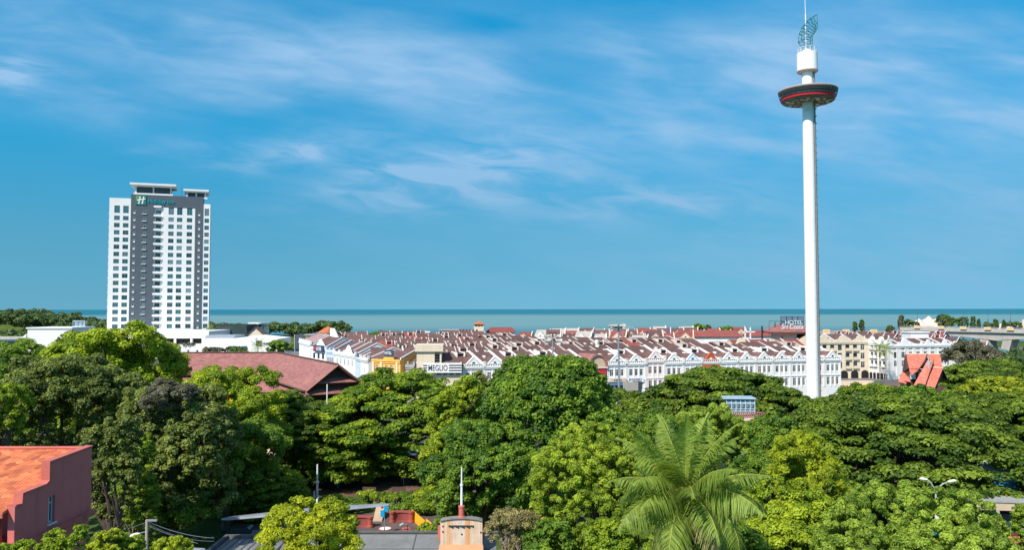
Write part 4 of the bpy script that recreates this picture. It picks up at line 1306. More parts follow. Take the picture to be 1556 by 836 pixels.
def shop_parts(sh, pedm, wallm, roofm, w=UW, front=True, dormer=None, gablet=None, ped=True, seed=0, sign=None, pw=None, vent=True, wins='std', half=False):
    """parts of one shophouse as (name, mesh, children) triples, local x along the street, y back from it"""
    parts = []
    def add(name, mb, mats, sub=()):
        parts.append((name, mb.mesh(name, mats), list(sub)))
    d = DEP
    # body
    mb = MB(sh)
    if front:
        xs = [w * f for f in (0.17, 0.43, 0.69)]
        holes = [(x - 0.06, x + 0.90, z, z + h) for x in xs for (z, h) in ((3.3, 2.0), (7.0, 1.65))]
        mb.facade(0, w, 0, EZ, holes, 0.22)
        mb.poly([(0, 0.4, 0.2), (w, 0.4, 0.2), (w, 0.4, EZ - 0.2), (0, 0.4, EZ - 0.2)])
        mb.poly([(0, d, 0), (0, 0, 0), (0, 0, EZ), (0, d, EZ)]); mb.poly([(w, 0, 0), (w, d, 0), (w, d, EZ), (w, 0, EZ)]); mb.poly([(w, d, 0), (0, d, 0), (0, d, EZ), (w, d, EZ)])
        for x in (0.0, w * 0.365, w * 0.625, w - 0.34):
            mb.box(x + 0.03, x + 0.31, -0.10, 0.0, 2.8, EZ - 0.75)
        mb.box(0, w, -0.16, 0.0, 5.75, 6.05)
    else:
        holes = []
        mb.box(0, w, 0, d, 0, EZ)
    add('wall', mb, wallm)
    parts[-1][2].extend([])
    # roof: front slope and back slope
    mb = MB(sh)
    ym = RUN
    mb.slab([(0.12, -0.1, EZ + 0.05), (w - 0.12, -0.1, EZ + 0.05), (w - 0.12, ym, RZ), (0.12, ym, RZ)], 0.2)
    mb.slab([(0.12, ym, RZ), (w - 0.12, ym, RZ), (w - 0.12, d + 0.2, EZ), (0.12, d + 0.2, EZ)], 0.2)
    if ped:
        a, b, hp = w * 0.14, w * 0.86, 2.15
        yb = hp / ((RZ - EZ) / RUN)
        m_ = w / 2
        mb.slab([(a - 0.1, -0.05, EZ + 0.12), (m_, -0.05, EZ + hp), (m_, yb, EZ + hp), (a - 0.1, 0.4, EZ + 0.12)], 0.12)
        mb.slab([(m_, -0.05, EZ + hp), (b + 0.1, -0.05, EZ + 0.12), (b + 0.1, 0.4, EZ + 0.12), (m_, yb, EZ + hp)], 0.12)
    add('roof', mb, roofm)
    # raised party wall at the right-hand boundary
    mb = MB(sh)
    th = 0.34 if front else 0.26
    q = 0.40 if front else 0.17
    for (y0, z0, y1, z1) in ((-0.25, EZ + 0.1, ym, RZ), (ym, RZ, d + 0.2, EZ + 0.1)):
        mb.hexa([(w - th / 2, y0, z0 - 0.3), (w + th / 2, y0, z0 - 0.3), (w + th / 2, y1, z1 - 0.3), (w - th / 2, y1, z1 - 0.3),
                 (w - th / 2, y0, z0 + q), (w + th / 2, y0, z0 + q), (w + th / 2, y1, z1 + q), (w - th / 2, y1, z1 + q)])
    if front:
        mb.box(w - 0.3, w + 0.3, -0.34, 0.26, EZ - 0.4, EZ + 0.95)
        mb.box(w - 0.36, w + 0.36, -0.40, 0.32, EZ + 0.95, EZ + 1.12)
    mb.mat(1)
    add('party_wall', mb, [pw or M['white_old'], M['grey']])
    if ped:
        mb = MB(sh)
        mb.prism([(a, -0.12, EZ), (b, -0.12, EZ), (m_, -0.12, EZ + hp + 0.05)], (0, 0.3, 0))
        s = (b - a) / 2
        for sg in (-1, 1):
            mb.hexa([(m_ + sg * (s + 0.25), -0.20, EZ - 0.02), (m_ + sg * (s + 0.25), 0.2, EZ - 0.02), (m_, 0.2, EZ + hp + 0.02), (m_, -0.20, EZ + hp + 0.02),
                     (m_ + sg * (s + 0.25), -0.20, EZ + 0.22), (m_ + sg * (s + 0.25), 0.2, EZ + 0.22), (m_, 0.2, EZ + hp + 0.30), (m_, -0.20, EZ + hp + 0.30)])
        sub = []
        if vent:
            v = MB(sh)
            pr = [(m_ + 0.34 * math.cos(t), -0.15, EZ + 0.72 + 0.34 * math.sin(t)) for t in np.linspace(0, 6.283, 12, endpoint=False)]
            v.prism(pr, (0, -0.05, 0))
            sub = [('vent', v.mesh('vent', M['dark_metal'] if vent is True else vent))]
        add('pediment', mb, pedm, sub)
    if front:
        mb = MB(sh)
        mb.box(-0.02, w + 0.02, -0.34, 0.0, EZ - 0.42, EZ - 0.02)
        mb.box(0, w, -0.22, 0.0, EZ - 0.72, EZ - 0.5)
        for i in range(9):
            x = w * (i + 0.5) / 9
            mb.box(x - 0.06, x + 0.06, -0.3, -0.16, EZ - 0.02, EZ + 0.5)
        mb.box(0, w, -0.32, -0.14, EZ + 0.5, EZ + 0.62)
        add('cornice', mb, wallm)
    if dormer:
        x0, x1 = dormer
        mb = MB(sh)
        yb, zb = ym - 2.3, RZ - 2.3 * (RZ - EZ) / RUN
        zt = RZ + 0.02
        for x in (x0, x1):
            mb.prism([(x - 0.13, yb, zb - 0.1), (x - 0.13, yb, zt), (x - 0.13, ym, zt + 0.2), (x - 0.13, ym, RZ - 0.2)], (0.26, 0, 0))
            mb.prism([(x - 0.14, yb - 0.2, zb - 0.1), (x - 0.14, yb - 0.2, zt - 0.4), (x - 0.14, yb + 0.1, zt + 0.1), (x - 0.14, yb + 0.1, zb - 0.1)], (0.28, 0, 0))
        v = MB(sh); v.box(x0 + 0.14, x1 - 0.14, yb + 0.3, yb + 0.4, zb - 0.2, zt - 0.1)
        v2 = MB(sh); v2.slab([(x0 + 0.135, yb - 0.1, zt - 0.25), (x1 - 0.135, yb - 0.1, zt - 0.25), (x1 - 0.135, ym + 0.3, zt + 0.15), (x0 + 0.135, ym + 0.3, zt + 0.15)], 0.14)
        add('dormer', mb, pw or M['white_old'], [('louvre', v.mesh('louvre', M['dark_metal'])), ('dormer_roof', v2.mesh('dormer_roof', roofm))])
    if gablet:
        mb = MB(sh)
        for x in gablet:
            yb = ym - 3.2; zb = RZ - 3.2 * (RZ - EZ) / RUN
            mb.prism([(x - 0.36, yb, zb - 0.1), (x + 0.36, yb, zb - 0.1), (x + 0.12, yb, zb + 0.62), (x - 0.15, yb, zb + 0.62)], (0, 1.0, 0))
        add('roof_vent', mb, pw or M['white_old'])
    return parts, holes

def place_house(parts, holes, loc, rz, label, group, cat='shophouse', name='shophouse', wins='std', wink=None, sc=(1, 1, 1)):
    r = empty(name, loc, rz, label, cat, group)
    r.scale = sc
    for (n, me, sub) in parts:
        o = link(n, me, r)
        for (sn, sme) in sub:
            link(sn, sme, o)
    for i, h in enumerate(holes):
        k = (wink or (lambda i: wins))(i)
        o = window(r, h[0] + 0.02, h[2], h[1] - h[0], h[3] - h[2], 0.10, k)
    return r

# the front row, parallel-sided lots along a street that bears away to the right
FA, FB = Vector((-11.9, 192.0, 0)), Vector((88.5, 219.5, 0))
fd = (FB - FA).normalized()
frz = math.atan2(fd.y, fd.x)
NF = 20
kinds = {}
def fkind(key, **k):
    if key not in kinds:
        kinds[key] = shop_parts(SHEAR, **k)
    return kinds[key]
WH, WO, RF = M['white'], M['white_old'], M['roof']
front_labels = {
 0: 'white shophouse with brown roof adjoining the cream sign building', 1: 'white shophouse second from the cream sign building, pediment with round vent',
 2: 'white shophouse half hidden by the big round tree, third from sign building', 3: 'shophouse with a dark painted pediment left of the grey floodlight mast',
 4: 'white shophouse directly behind the shorter floodlight mast', 5: 'white shophouse just left of the arched red fronted building',
 7: 'white shophouse with sand coloured signboard right of the arched red building', 8: 'white shophouse with blue letters between its two rows of windows',
 9: 'taller pale pink corner shophouse with narrow side windows', 10: 'white shophouse just right of the pale pink corner house',
 11: 'shophouse with a pale blue pediment left of the orange pediment', 12: 'shophouse with an orange red pediment and white round vent',
 13: 'white shophouse just right of the orange pediment', 14: 'white shophouse, second to the right of the orange pediment', 15: 'white shophouse, third to the right of the orange pediment',
 16: 'white shophouse, fourth to the right of the orange pediment', 17: 'white shophouse just left of the white tower shaft', 18: 'white shophouse directly behind the white tower shaft', 19: 'white end shophouse of the front row right of the tower shaft'}
for i in range(NF):
    if i == 6:
        continue
    p = FA + fd * (UW * 1.02 * i)
    ped, wall, roof = WH, WH if i % 3 else WO, RF
    if i == 3: ped = M['dark_metal']
    if i == 9: wall = M['pinkpale']; ped = M['pinkpale']
    key = ('f', i in (3,), i == 9, i == 11, i == 12, i % 3, i % 4)
    if i == 11: ped = M['paleblue2']
    if i == 12: ped = M['orange']
    if i in (15, 4): roof = M['roof']
    parts, holes = fkind(key, pedm=ped, wallm=wall, roofm=roof, dormer=[(1.0, 2.9), None, (2.6, 4.4), None][i % 4], gablet=[None, (2.4,), None, (1.2, 3.9)][i % 4],
                         vent=(M['white'] if i == 12 else True))
    seedw = random.Random(i * 5 + 1)
    ch = [seedw.choice(['std', 'std', 'std', 'shut']) for _ in range(6)]
    r = place_house(parts, holes, p, frz, front_labels[i], 'front row of shophouses behind the park', wink=lambda k: ch[k], sc=(1.02, 1, 1.06 if i == 9 else 1))
    if i == 12:
        mb = MB(SHEAR); mb.box(0.1, UW - 0.1, -0.13, -0.001, EZ - 2.3, EZ - 0.75); mb.build('fascia', M['orange'], r)
    if i == 7:
        mb = MB(); mb.box(0.5, UW - 0.2, -0.6, -0.2, 5.55, 6.5); s = mb.build('signboard', M['sand_sign'], r)
        lettering('sign_lettering', 'KEDAI', 0.75, M['dark_metal'], s, (1.6, -0.62, 5.75), extrude=0.02)
        mb = MB(); mb.slab([(0.2, -0.2, 5.5), (0.2, -1.3, 4.9), (UW - 0.2, -1.3, 4.9), (UW - 0.2, -0.2, 5.5)], 0.1); mb.build('awning', M['awning_blue'], r)
    if i == 8:
        mb = MB(); mb.box(0.5, UW - 0.6, -0.3, -0.17, 5.35, 6.45); s = mb.build('signboard', WH, r)
        lettering('sign_lettering', 'ENGINEERS', 0.85, M['awning_blue'], s, (0.55, -0.32, 5.75), extrude=0.02, sx=0.80)
        mb = MB(); mb.box(1.6, 3.5, -0.32, -0.301, 5.4, 5.62); mb.build('sign_strip', M['maroon'], s)
    if i in (5, 13, 16):
        a = MB(); a.box(UW * 0.3, UW * 0.3 + 0.8, -0.55, -0.11, 4.9, 5.5); a.build('air_conditioner', M['pale_concrete'], r)
# the arched red-fronted building in the front row
def arched():
    p = FA + fd * (UW * 1.02 * 6)
    r = empty('arched_shop', p, frz, 'shop building with an arched tan gable over a bright red front', 'shophouse', None)
    w = UW * 1.02
    mb = MB(); mb.box(0.16, w - 0.16, 0, DEP, 0, EZ - 0.6); mb.build('wall', M['pinkish'], r)
    n = 14
    arc = [(w / 2 - (w / 2 - 0.1) * math.cos(math.pi * k / n), 3.1 * math.sin(math.pi * k / n)) for k in range(n + 1)]
    mb = MB(SHEAR); mb.prism([(x, -0.1, EZ - 0.6 + z * 0.86) for x, z in [(w / 2 + (a - w / 2) * 0.84, b) for a, b in arc]], (0, 0.4, 0)); mb.build('gable', M['tan'], r)
    mb = MB(SHEAR)
    for k in range(n):
        (xa, za), (xb, zb) = arc[k], arc[k + 1]
        q = 0.86
        ia, ib = (w / 2 + (xa - w / 2) * q, za * q), (w / 2 + (xb - w / 2) * q, zb * q)
        b0 = EZ - 0.6
        mb.hexa([(ia[0], -0.5, b0 + ia[1]), (ib[0], -0.5, b0 + ib[1]), (ib[0], 6.0, b0 + ib[1]), (ia[0], 6.0, b0 + ia[1]), (xa, -0.5, b0 + za), (xb, -0.5, b0 + zb), (xb, 6.0, b0 + zb), (xa, 6.0, b0 + za)])
    mb.build('arch_rim', M['roof_museum'], r)
    mb = MB(SHEAR); mb.slab([(0.1, 4.0, EZ + 1.2), (w, 4.0, EZ + 1.2), (w, RUN, RZ), (0.1, RUN, RZ)], 0.2); mb.slab([(0.1, RUN, RZ), (w, RUN, RZ), (w, DEP, EZ), (0.1, DEP, EZ)], 0.2); mb.build('roof', RF, r)
    mb = MB(); mb.box(0.2, w - 0.25, -0.35, -0.01, 6.9, 8.9); b = mb.build('sign_panel', M['red'], r)
    mb = MB(); mb.box(0.35, 1.4, -0.4, -0.351, 7.6, 8.5); mb.build('sign_patch', M['sun_orange'], b)
    mb = MB(); mb.box(0.2, w - 0.25, -0.3, -0.01, 1.0, 6.88); b = mb.build('lower_panel', M['maroon'], r)
    mb = MB(); mb.box(2.6, 4.6, -0.36, -0.301, 5.3, 5.9); mb.build('lettering_strip', M['pinkish'], b)
    mb = MB(); mb.box(0.2, 2.4, -0.36, -0.301, 1.5, 5.0); mb.build('side_poster', M['pinkish'], b)
    mb = MB(); mb.box(-0.2, w + 0.1, -0.6, 0.3, EZ - 1.1, EZ - 0.7); mb.build('cornice', M['pinkish'], r)
M['tan'] = paint('tan_render', (0.52, 0.39, 0.27), 0.8, 0.1, 0.6)
M['sun_orange'] = paint('sun_orange', (0.75, 0.25, 0.06), 0.6, 0.1, 0.8)
arched()
M['sign_navy'] = paint('navy_sign', (0.03, 0.06, 0.10), 0.5, 0.05)
M['roof_orange2'] = tiles('orange_clay_roof', (0.52, 0.15, 0.06), (0.3, 0.09, 0.05), obj_var=0.05)

# rows of roofs behind, following the same bend
def row_y(k0, x):
    return k0 + 0.274 * max(x + 12, 0) * max(0.0, 1 - max(0, x - 60) / 400) - 0.10 * min(x + 12, 0)
def left_edge(y):
    return -40 - (y - 222) * 0.40
back_kinds = []
M['fire_wall'] = paint('grimy_white', (0.56, 0.49, 0.43), 0.75, 0.10, 0.4, stain=0.45, stain_col=(0.24, 0.20, 0.17), obj_var=0.14)
def bk(**k):
    back_kinds.append(shop_parts(SHEAR, front=False, wallm=M['fire_wall'], pw=M['fire_wall'], **k)[0])
bk(pedm=WO, roofm=RF, dormer=(1.2, 3.0), ped=False)
bk(pedm=WO, roofm=RF, dormer=(0.8, 2.4), gablet=(3.9,), ped=False)
bk(pedm=WO, roofm=RF, gablet=(2.6,), ped=False)
bk(pedm=WO, roofm=M['roof_red'], dormer=(2.4, 4.2), ped=False)
bk(pedm=WO, roofm=RF, gablet=(1.4, 3.8), ped=False)
bk(pedm=WO, roofm=RF, ped=False)
feat = ['louvred dormer', 'dormer and vent', 'white vent', 'redder tiles', 'two vents', 'plain slope']
NAMES = ['second', 'third', 'fourth', 'fifth', 'sixth', 'seventh', 'eighth']
ROWS = [(219, None, 92), (247, None, 66), (274, None, 62), (302, None, 12), (332, None, 2), (364, None, -12)]
nh = 0
for ri, (k0, xs, xe) in enumerate(ROWS):
    y = k0 + 6
    x = left_edge(y) + 9 + (ri % 2) * 2
    x1 = xe
    i = 0
    gap = random.Random(100 + ri)
    while x < x1:
        sl_ = (row_y(k0, x + 2) - row_y(k0, x - 2)) / 4
        rz = math.atan(sl_)
        Y = row_y(k0, x)
        k = gap.choices(range(6), weights=[3.4, 1.6, 2.6, 0.5 if ri < 4 else 1.2, 1.6, 4])[0]
        i += 1
        # a cross street splits the long rows
        if (x % 68) < 4.2 and ri in (2, 4, 5):
            x += 5.5
            continue
        w = gap.choice([1.0, 1.0, 1.06, 1.18])
        hgt = gap.uniform(0.97, 1.05)
        lab = 'shophouse roof with %s, %s from left in %s roof row' % (feat[k], ordinal(i), NAMES[ri])
        assert len(lab.replace('-', ' ').split()) <= 16, lab
        r = place_house(back_kinds[k], [], (x, Y, 0), rz, lab, 'brown roofed shophouses behind the front row', sc=(w, 1, hgt))
        nh += 1
        x += UW * w * math.cos(rz)
print('houses', nh)

# far row of pale houses near the shore
FAR = []
for j, (pm, rm) in enumerate([(M['pinkish'], M['roof']), (WH, M['pale_concrete']), (M['beige'], M['roof_red']), (M['pale_blue'], M['roof'])]):
    FAR.append(shop_parts(0.15, pedm=pm, wallm=pm, roofm=rm, front=True, ped=True, pw=pm, gablet=(2.0,) if j % 2 else None))
adj = ['pinkish', 'white', 'beige with red tiled roof', 'pale blue']
cnt = [0] * 4
rr_ = random.Random(9)
for k0, xa, xb in ((314, 24, 60), (338, 14, 70), (362, 2, 80), (392, 12, 112)):
    x = xa
    while x < xb:
        j = rr_.choices([0, 1, 2, 3], weights=[3, 3, 3, 1])[0]
        cnt[j] += 1
        p_, h_ = FAR[j]
        place_house(p_, [], (x, k0 + rr_.uniform(-3, 3), 0), rr_.uniform(-0.1, 0.15), '%s gabled house near the shore, %s of its colour from left' % (adj[j], ordinal(cnt[j])), 'pale houses near the shore', 'house', 'shore_house', sc=(1.25, 1, rr_.uniform(1.0, 1.16)))
        x += UW * 1.25 + rr_.choice([0, 0, 1.2])

# ---------------------------------------------------------------- generic street building
def building(name, label, cat, p0, p1, D, H, wallm, floors, cols, ww, wh, z_first, z_pitch, roofm=None, rise=2.4, cornice=None, parapet=0.0, wkind='std', group=None, margin=0.06, peds=(), run=None, pil=None, skip=0, arches=0, sign=None, roof_shear=0.0, balcony=False):
    """p0, p1: the two ends of the facade's foot as seen from the front, left to right"""
    p0, p1 = Vector((p0[0], p0[1], 0)), Vector((p1[0], p1[1], 0))
    w = (p1 - p0).length
    rz = math.atan2((p1 - p0).y, (p1 - p0).x)
    r = empty(name, p0, rz, label, cat, group)
    holes = []
    for f in range(floors):
        z = z_first + f * z_pitch
        for c in range(cols):
            x = w * (margin + (1 - 2 * margin) * (c + 0.5) / cols) - ww / 2
            holes.append((x, x + ww, z, z + wh))
    mb = MB()
    mb.facade(0, w, 0, H, holes, 0.25)
    mb.poly([(0, 0.5, 0.1), (w, 0.5, 0.1), (w, 0.5, H - 0.1), (0, 0.5, H - 0.1)])
    mb.poly([(0, D, 0), (0, 0, 0), (0, 0, H), (0, D, H)]); mb.poly([(w, 0, 0), (w, D, 0), (w, D, H), (w, 0, H)]); mb.poly([(w, D, 0), (0, D, 0), (0, D, H), (w, D, H)])
    mb.poly([(0, 0, H), (w, 0, H), (w, D, H), (0, D, H)])
    if pil:
        for i in range(pil + 1):
            x = (w - 0.4) * i / pil
            mb.box(x, x + 0.4, -0.14, 0, 0.1, H - 0.6)
    mb.build('wall', wallm, r)
    for i, h in enumerate(holes):
        k = wkind if isinstance(wkind, str) else wkind[i % len(wkind)]
        o = window(r, h[0], h[2], ww, wh, 0.1, k)
        if balcony and (i % cols) % 3 != 2:
            b = MB(); b.box(-0.25, ww + 0.25, -0.75, -0.12, -0.25, 0.0); b.box(-0.25, ww + 0.25, -0.75, -0.68, 0.0, 0.75); b.build('balcony', cornice or wallm, o)
    mb = MB(); mb.box(-0.15, w + 0.15, -0.4, 0, H - 0.5, H - 0.05); mb.box(-0.05, w + 0.05, -0.22, 0, H - 0.95, H - 0.55)
    if parapet:
        mb.box(-0.05, w + 0.05, -0.12, 0.2, H - 0.04, H + parapet)
        k = max(2, int(w / 4.5))
        for i in range(k + 1):
            x = w * i / k
            mb.box(x - 0.28, x + 0.28, -0.22, 0.3, H - 0.03, H + parapet + 0.7)
    mb.build('cornice', cornice or wallm, r)
    if roofm:
        mb = MB(roof_shear)
        q = run or D / 2
        mb.slab([(-0.05, 0.25, H + 0.15), (w + 0.05, 0.25, H + 0.15), (w + 0.05, q, H + rise), (-0.05, q, H + rise)], 0.15)
        mb.slab([(-0.05, q, H + rise), (w + 0.05, q, H + rise), (w + 0.05, D, H + 0.1), (-0.05, D, H + 0.1)], 0.15)
        mb.build('roof', roofm, r)
        for x in (0.02, w - 0.22):
            MB(roof_shear).prism([(x, 0.3, H), (x, D - 0.1, H), (x, q, H + rise - 0.16)], (0.2, 0, 0)).build('gable_end', wallm, r)
        k = max(1, int(w / 5.5))
        for i in range(1, k + 1):
            mb = MB(roof_shear)
            x = w * i / k - 0.15 * (i == k)
            for (ya, za, yb, zb) in ((0.2, H + 0.15, q, H + rise), (q, H + rise, D, H + 0.1)):
                mb.hexa([(x - .15, ya, za - .2), (x + .15, ya, za - .2), (x + .15, yb, zb - .2), (x - .15, yb, zb - .2), (x - .15, ya, za + .3), (x + .15, ya, za + .3), (x + .15, yb, zb + .3), (x - .15, yb, zb + .3)])
            mb.build('party_wall', M['white_old'], r)
    for (f, pw_, ph, sty) in peds:
        x = w * f
        mb = MB()
        if sty == 'tri':
            mb.prism([(x - pw_ / 2, -0.2, H), (x + pw_ / 2, -0.2, H), (x, -0.2, H + ph)], (0, 0.5, 0))
        else:
            pr = [(x - pw_ / 2, -0.2, H - 0.02), (x + pw_ / 2, -0.2, H - 0.02), (x + pw_ / 2, -0.2, H + ph * 0.3), (x + pw_ * 0.3, -0.2, H + ph * 0.42)]
            pr += [(x + pw_ * 0.26 * math.cos(t), -0.2, H + ph * 0.45 + ph * 0.55 * math.sin(t)) for t in np.linspace(0.15, 2.99, 9)]
            pr += [(x - pw_ * 0.3, -0.2, H + ph * 0.42), (x - pw_ / 2, -0.2, H + ph * 0.3)]
            mb.prism(pr, (0, 0.5, 0))
        mb.build('pediment', cornice or wallm, r)
    for i in range(arches):
        aw = w / arches
        x = aw * (i + 0.5)
        rad = aw * 0.34
        pr = [(x - rad, -0.15, 0.02), (x + rad, -0.15, 0.02)] + [(x + rad * math.cos(t), -0.15, 1.7 + rad * 0.8 * math.sin(t)) for t in np.linspace(0, math.pi, 9)]
        MB().prism(pr, (0, 0.149, 0)).build('archway', M['dark'], r)  # raised dark slab, its colour painted as the shade of an open arch
    return r, w

# left face of the town, along the side street
LA, LB = Vector((-73.5, 283, 0)), Vector((-40.5, 214, 0))
def lp(t): return LA.lerp(LB, t)
def gp(px, Y): return at(px, 545, Y)
building('shop_block', 'long white corner block with stepped red roofs, left end of the town', 'shop block', gp(455, 287), gp(472, 262), 12, 12.6, M['white'], 2, 7, 0.9, 1.7, 5.2, 3.9, M['roof_red'], 2.6, parapet=0.4, pil=6, wkind='slot')
r, w = building('bank_building', 'white gabled building with a dark bank sign over three windows', 'bank', gp(472.6, 258), gp(495.5, 250), 12, 12.0, M['white'], 2, 3, 1.5, 1.8, 4.8, 3.5, M['roof'], 3.0, peds=[(0.62, 6.6, 2.6, 'tri')], wkind='dark')
mb = MB(); mb.box(w * 0.28, w * 0.95, -0.7, -0.42, 10.6, 12.6); s = mb.build('signboard', M['sign_navy'], r)
mb = MB(); mb.box(w * 0.33, w * 0.44, -0.76, -0.701, 10.95, 12.2); mb.build('sign_square', M['red'], s)
lettering('sign_lettering', 'UOB', 1.6, M['white'], s, (w * 0.48, -0.72, 11.0), extrude=0.03, sx=1.0)
building('shophouse', 'narrow pale blue shophouse with brown shutters beside the bank', 'shophouse', gp(496, 248), gp(507, 245), 13, 11.2, M['pale_blue'], 2, 3, 1.0, 1.8, 3.4, 3.9, M['roof'], 3.0, parapet=0.3, wkind='shut')
building('shophouse', 'white shophouse with triangular gable and arched brown doorway', 'shophouse', gp(507.6, 243), gp(540, 226), 13, 11.0, M['white'], 2, 5, 1.15, 1.7, 3.8, 3.8, M['roof'], 3.2, parapet=0.3, peds=[(0.68, 7.0, 2.6, 'tri')], wkind=['std', 'std', 'std', 'shut', 'shut'], arches=3)
building('shophouse', 'narrow blue and white painted end house at the side street corner', 'shophouse', gp(540.5, 225), gp(547, 220), 12, 10.6, M['pale_blue'], 2, 1, 0.9, 1.5, 3.5, 3.6, M['roof'], 2.6)
# red-capped house behind the bank
a, b = at(484, 520, 300), at(514, 520, 300)
r = empty('corner_house', (a.x, 300, 0), R(-40), 'white house with orange hipped roof and raised white gable wall', 'house')
mb = MB(); mb.box(0, 5, 0, 5, 0, 15.2); mb.build('wall', M['white'], r)
mb = MB(); mb.slab([(-0.4, -0.4, 15.3), (5.4, -0.4, 15.3), (3.5, 2.5, 17.4), (1.5, 2.5, 17.4)], 0.2); mb.slab([(5.4, -0.4, 15.3), (5.4, 5.4, 15.3), (3.5, 2.5, 17.4)], 0.2); mb.slab([(-0.4, 5.4, 15.3), (-0.4, -0.4, 15.3), (1.5, 2.5, 17.4)], 0.2); mb.slab([(5.4, 5.4, 15.3), (-0.4, 5.4, 15.3), (1.5, 2.5, 17.4), (3.5, 2.5, 17.4)], 0.2); mb.build('roof', M['roof_orange2'], r)
mb = MB(); mb.prism([(5.6, 1, 11), (11, 1, 11), (11, 1, 12.5), (7.8, 1, 17.0), (5.6, 1, 17.0)], (0, 0.5, 0)); mb.build('gable_wall', M['white'], r)
mb = MB(); mb.slab([(5.6, 1.6, 16.4), (7.7, 1.6, 16.4), (11, 7, 12.0), (5.6, 7, 14.0)], 0.2); mb.build('lean_roof', M['roof'], r)
# grey billboard back and concrete tower at the far left of the town
a = at(455, 512, 292)
r = empty('billboard', (a.x, 292, 0), R(50), 'grey back of a tall billboard at the left end of the town', 'billboard')
z0, z1 = at(455, 530, 292).z, at(455, 508, 292).z
mb = MB(); mb.box(-2, 2, 0, 0.4, z0, z1); mb.build('panel', M['grey'], r)
mb = MB()
for x in (-1.5, 1.5): mb.tube([(x, 0.6, 0), (x, 0.6, z0 + 2)], 0.18, seg=6)
mb.build('post', M['steel'], r)
r, h, z = block('concrete_block', 'unfinished grey concrete block behind the left end of the town', 'building', 464, 482, 508, 312, 8, M['grey'])

# yellow hotel
a, b = at(563, 545, 205), at(610, 545, 205)
r, w = building('yellow_hotel', 'yellow three storey hotel with cream pilasters and a dark rooftop sign', 'hotel', (a.x, 208), (b.x, 203), 12, 11.1, M['yellow'], 2, 5, 0.85, 1.7, 4.2, 3.7, M['roof'], 2.0, cornice=M['yellow'], wkind='shut', peds=[(0.60, 3.4, 1.5, 'round')])
mb = MB()
for f in (0.01, 0.30, 0.86): mb.box(w * f, w * f + 0.6, -0.3, -0.001, 0.1, 10.5)
mb.build('pilasters', M['cream'], r)
mb = MB(); mb.box(w * 0.48, w * 0.80, -0.55, -0.42, 12.1, 13.5); s = mb.build('roof_sign', M['sign_navy'], r)
lettering('sign_lettering', 'HOTEL', 1.0, M['white'], s, (w * 0.49, -0.57, 12.45), extrude=0.03, sx=0.74)
mb = MB(); mb.box(w * 0.42, w * 0.50, -0.8, -0.31, 3.0, 7.2); mb.build('hanging_sign', M['maroon'], r)
mb = MB(); mb.box(w * 0.52, w * 0.82, -0.5, -0.15, 5.6, 6.8); mb.build('signboard', M['white'], r)
# white and blue flank left of the yellow hotel, grey low house right of it
a, b = at(545, 545, 213), at(563, 545, 213)
building('shophouse', 'plain white flank wall with blue painted stripe left of the yellow hotel', 'shophouse', gp(547.6, 217), (b.x - 0.2, 211), 14, 10.8, M['white_old'], 1, 1, 0.7, 1.3, 7.0, 3, M['roof'], 2.8, parapet=0.3)
a, b = at(610, 545, 206), at(633, 545, 206)
building('shophouse', 'low grey shophouse between the yellow hotel and the cream tower', 'shophouse', (a.x + 0.3, 205), (b.x - 0.2, 203), 12, 9.6, M['grey'], 1, 4, 0.55, 1.6, 6.2, 3, M['roof'], 2.6, parapet=0.4)
# wide brown roofs between the side street and the cream tower
def plain_roof(label, x0, x1, y0, D, H, rise, n):
    r = empty('shophouse', (x0, y0, 0), R(-6), label, 'shophouse', 'brown roofed shophouses behind the front row')
    w = x1 - x0
    MB().box(0, w, 0, D, 0, H).build('wall', M['white_old'], r)
    mb = MB(SHEAR); mb.slab([(0, -0.2, H), (w, -0.2, H), (w, D / 2, H + rise), (0, D / 2, H + rise)], 0.2); mb.slab([(0, D / 2, H + rise), (w, D / 2, H + rise), (w, D, H), (0, D, H)], 0.2); mb.build('roof', M['roof'], r)
    for i in range(n):
        x = w * (i + 1) / n
        mb = MB(SHEAR)
        for (ya, za, yb, zb) in ((-0.3, H, D / 2, H + rise), (D / 2, H + rise, D, H)):
            mb.hexa([(x - .17, ya, za - .3), (x + .17, ya, za - .3), (x + .17, yb, zb - .3), (x - .17, yb, zb - .3), (x - .17, ya, za + .4), (x + .17, ya, za + .4), (x + .17, yb, zb + .4), (x - .17, yb, zb + .4)])
        mb.build('party_wall', M['white_old'], r)
plain_roof('wide plain brown roof behind the yellow hotel sign', -38, -20, 216, 13, 10.2, 3.2, 2)
plain_roof('brown roof with white ridge wall just left of the cream tower', -27, -18, 207.5, 8, 9.8, 2.6, 1)

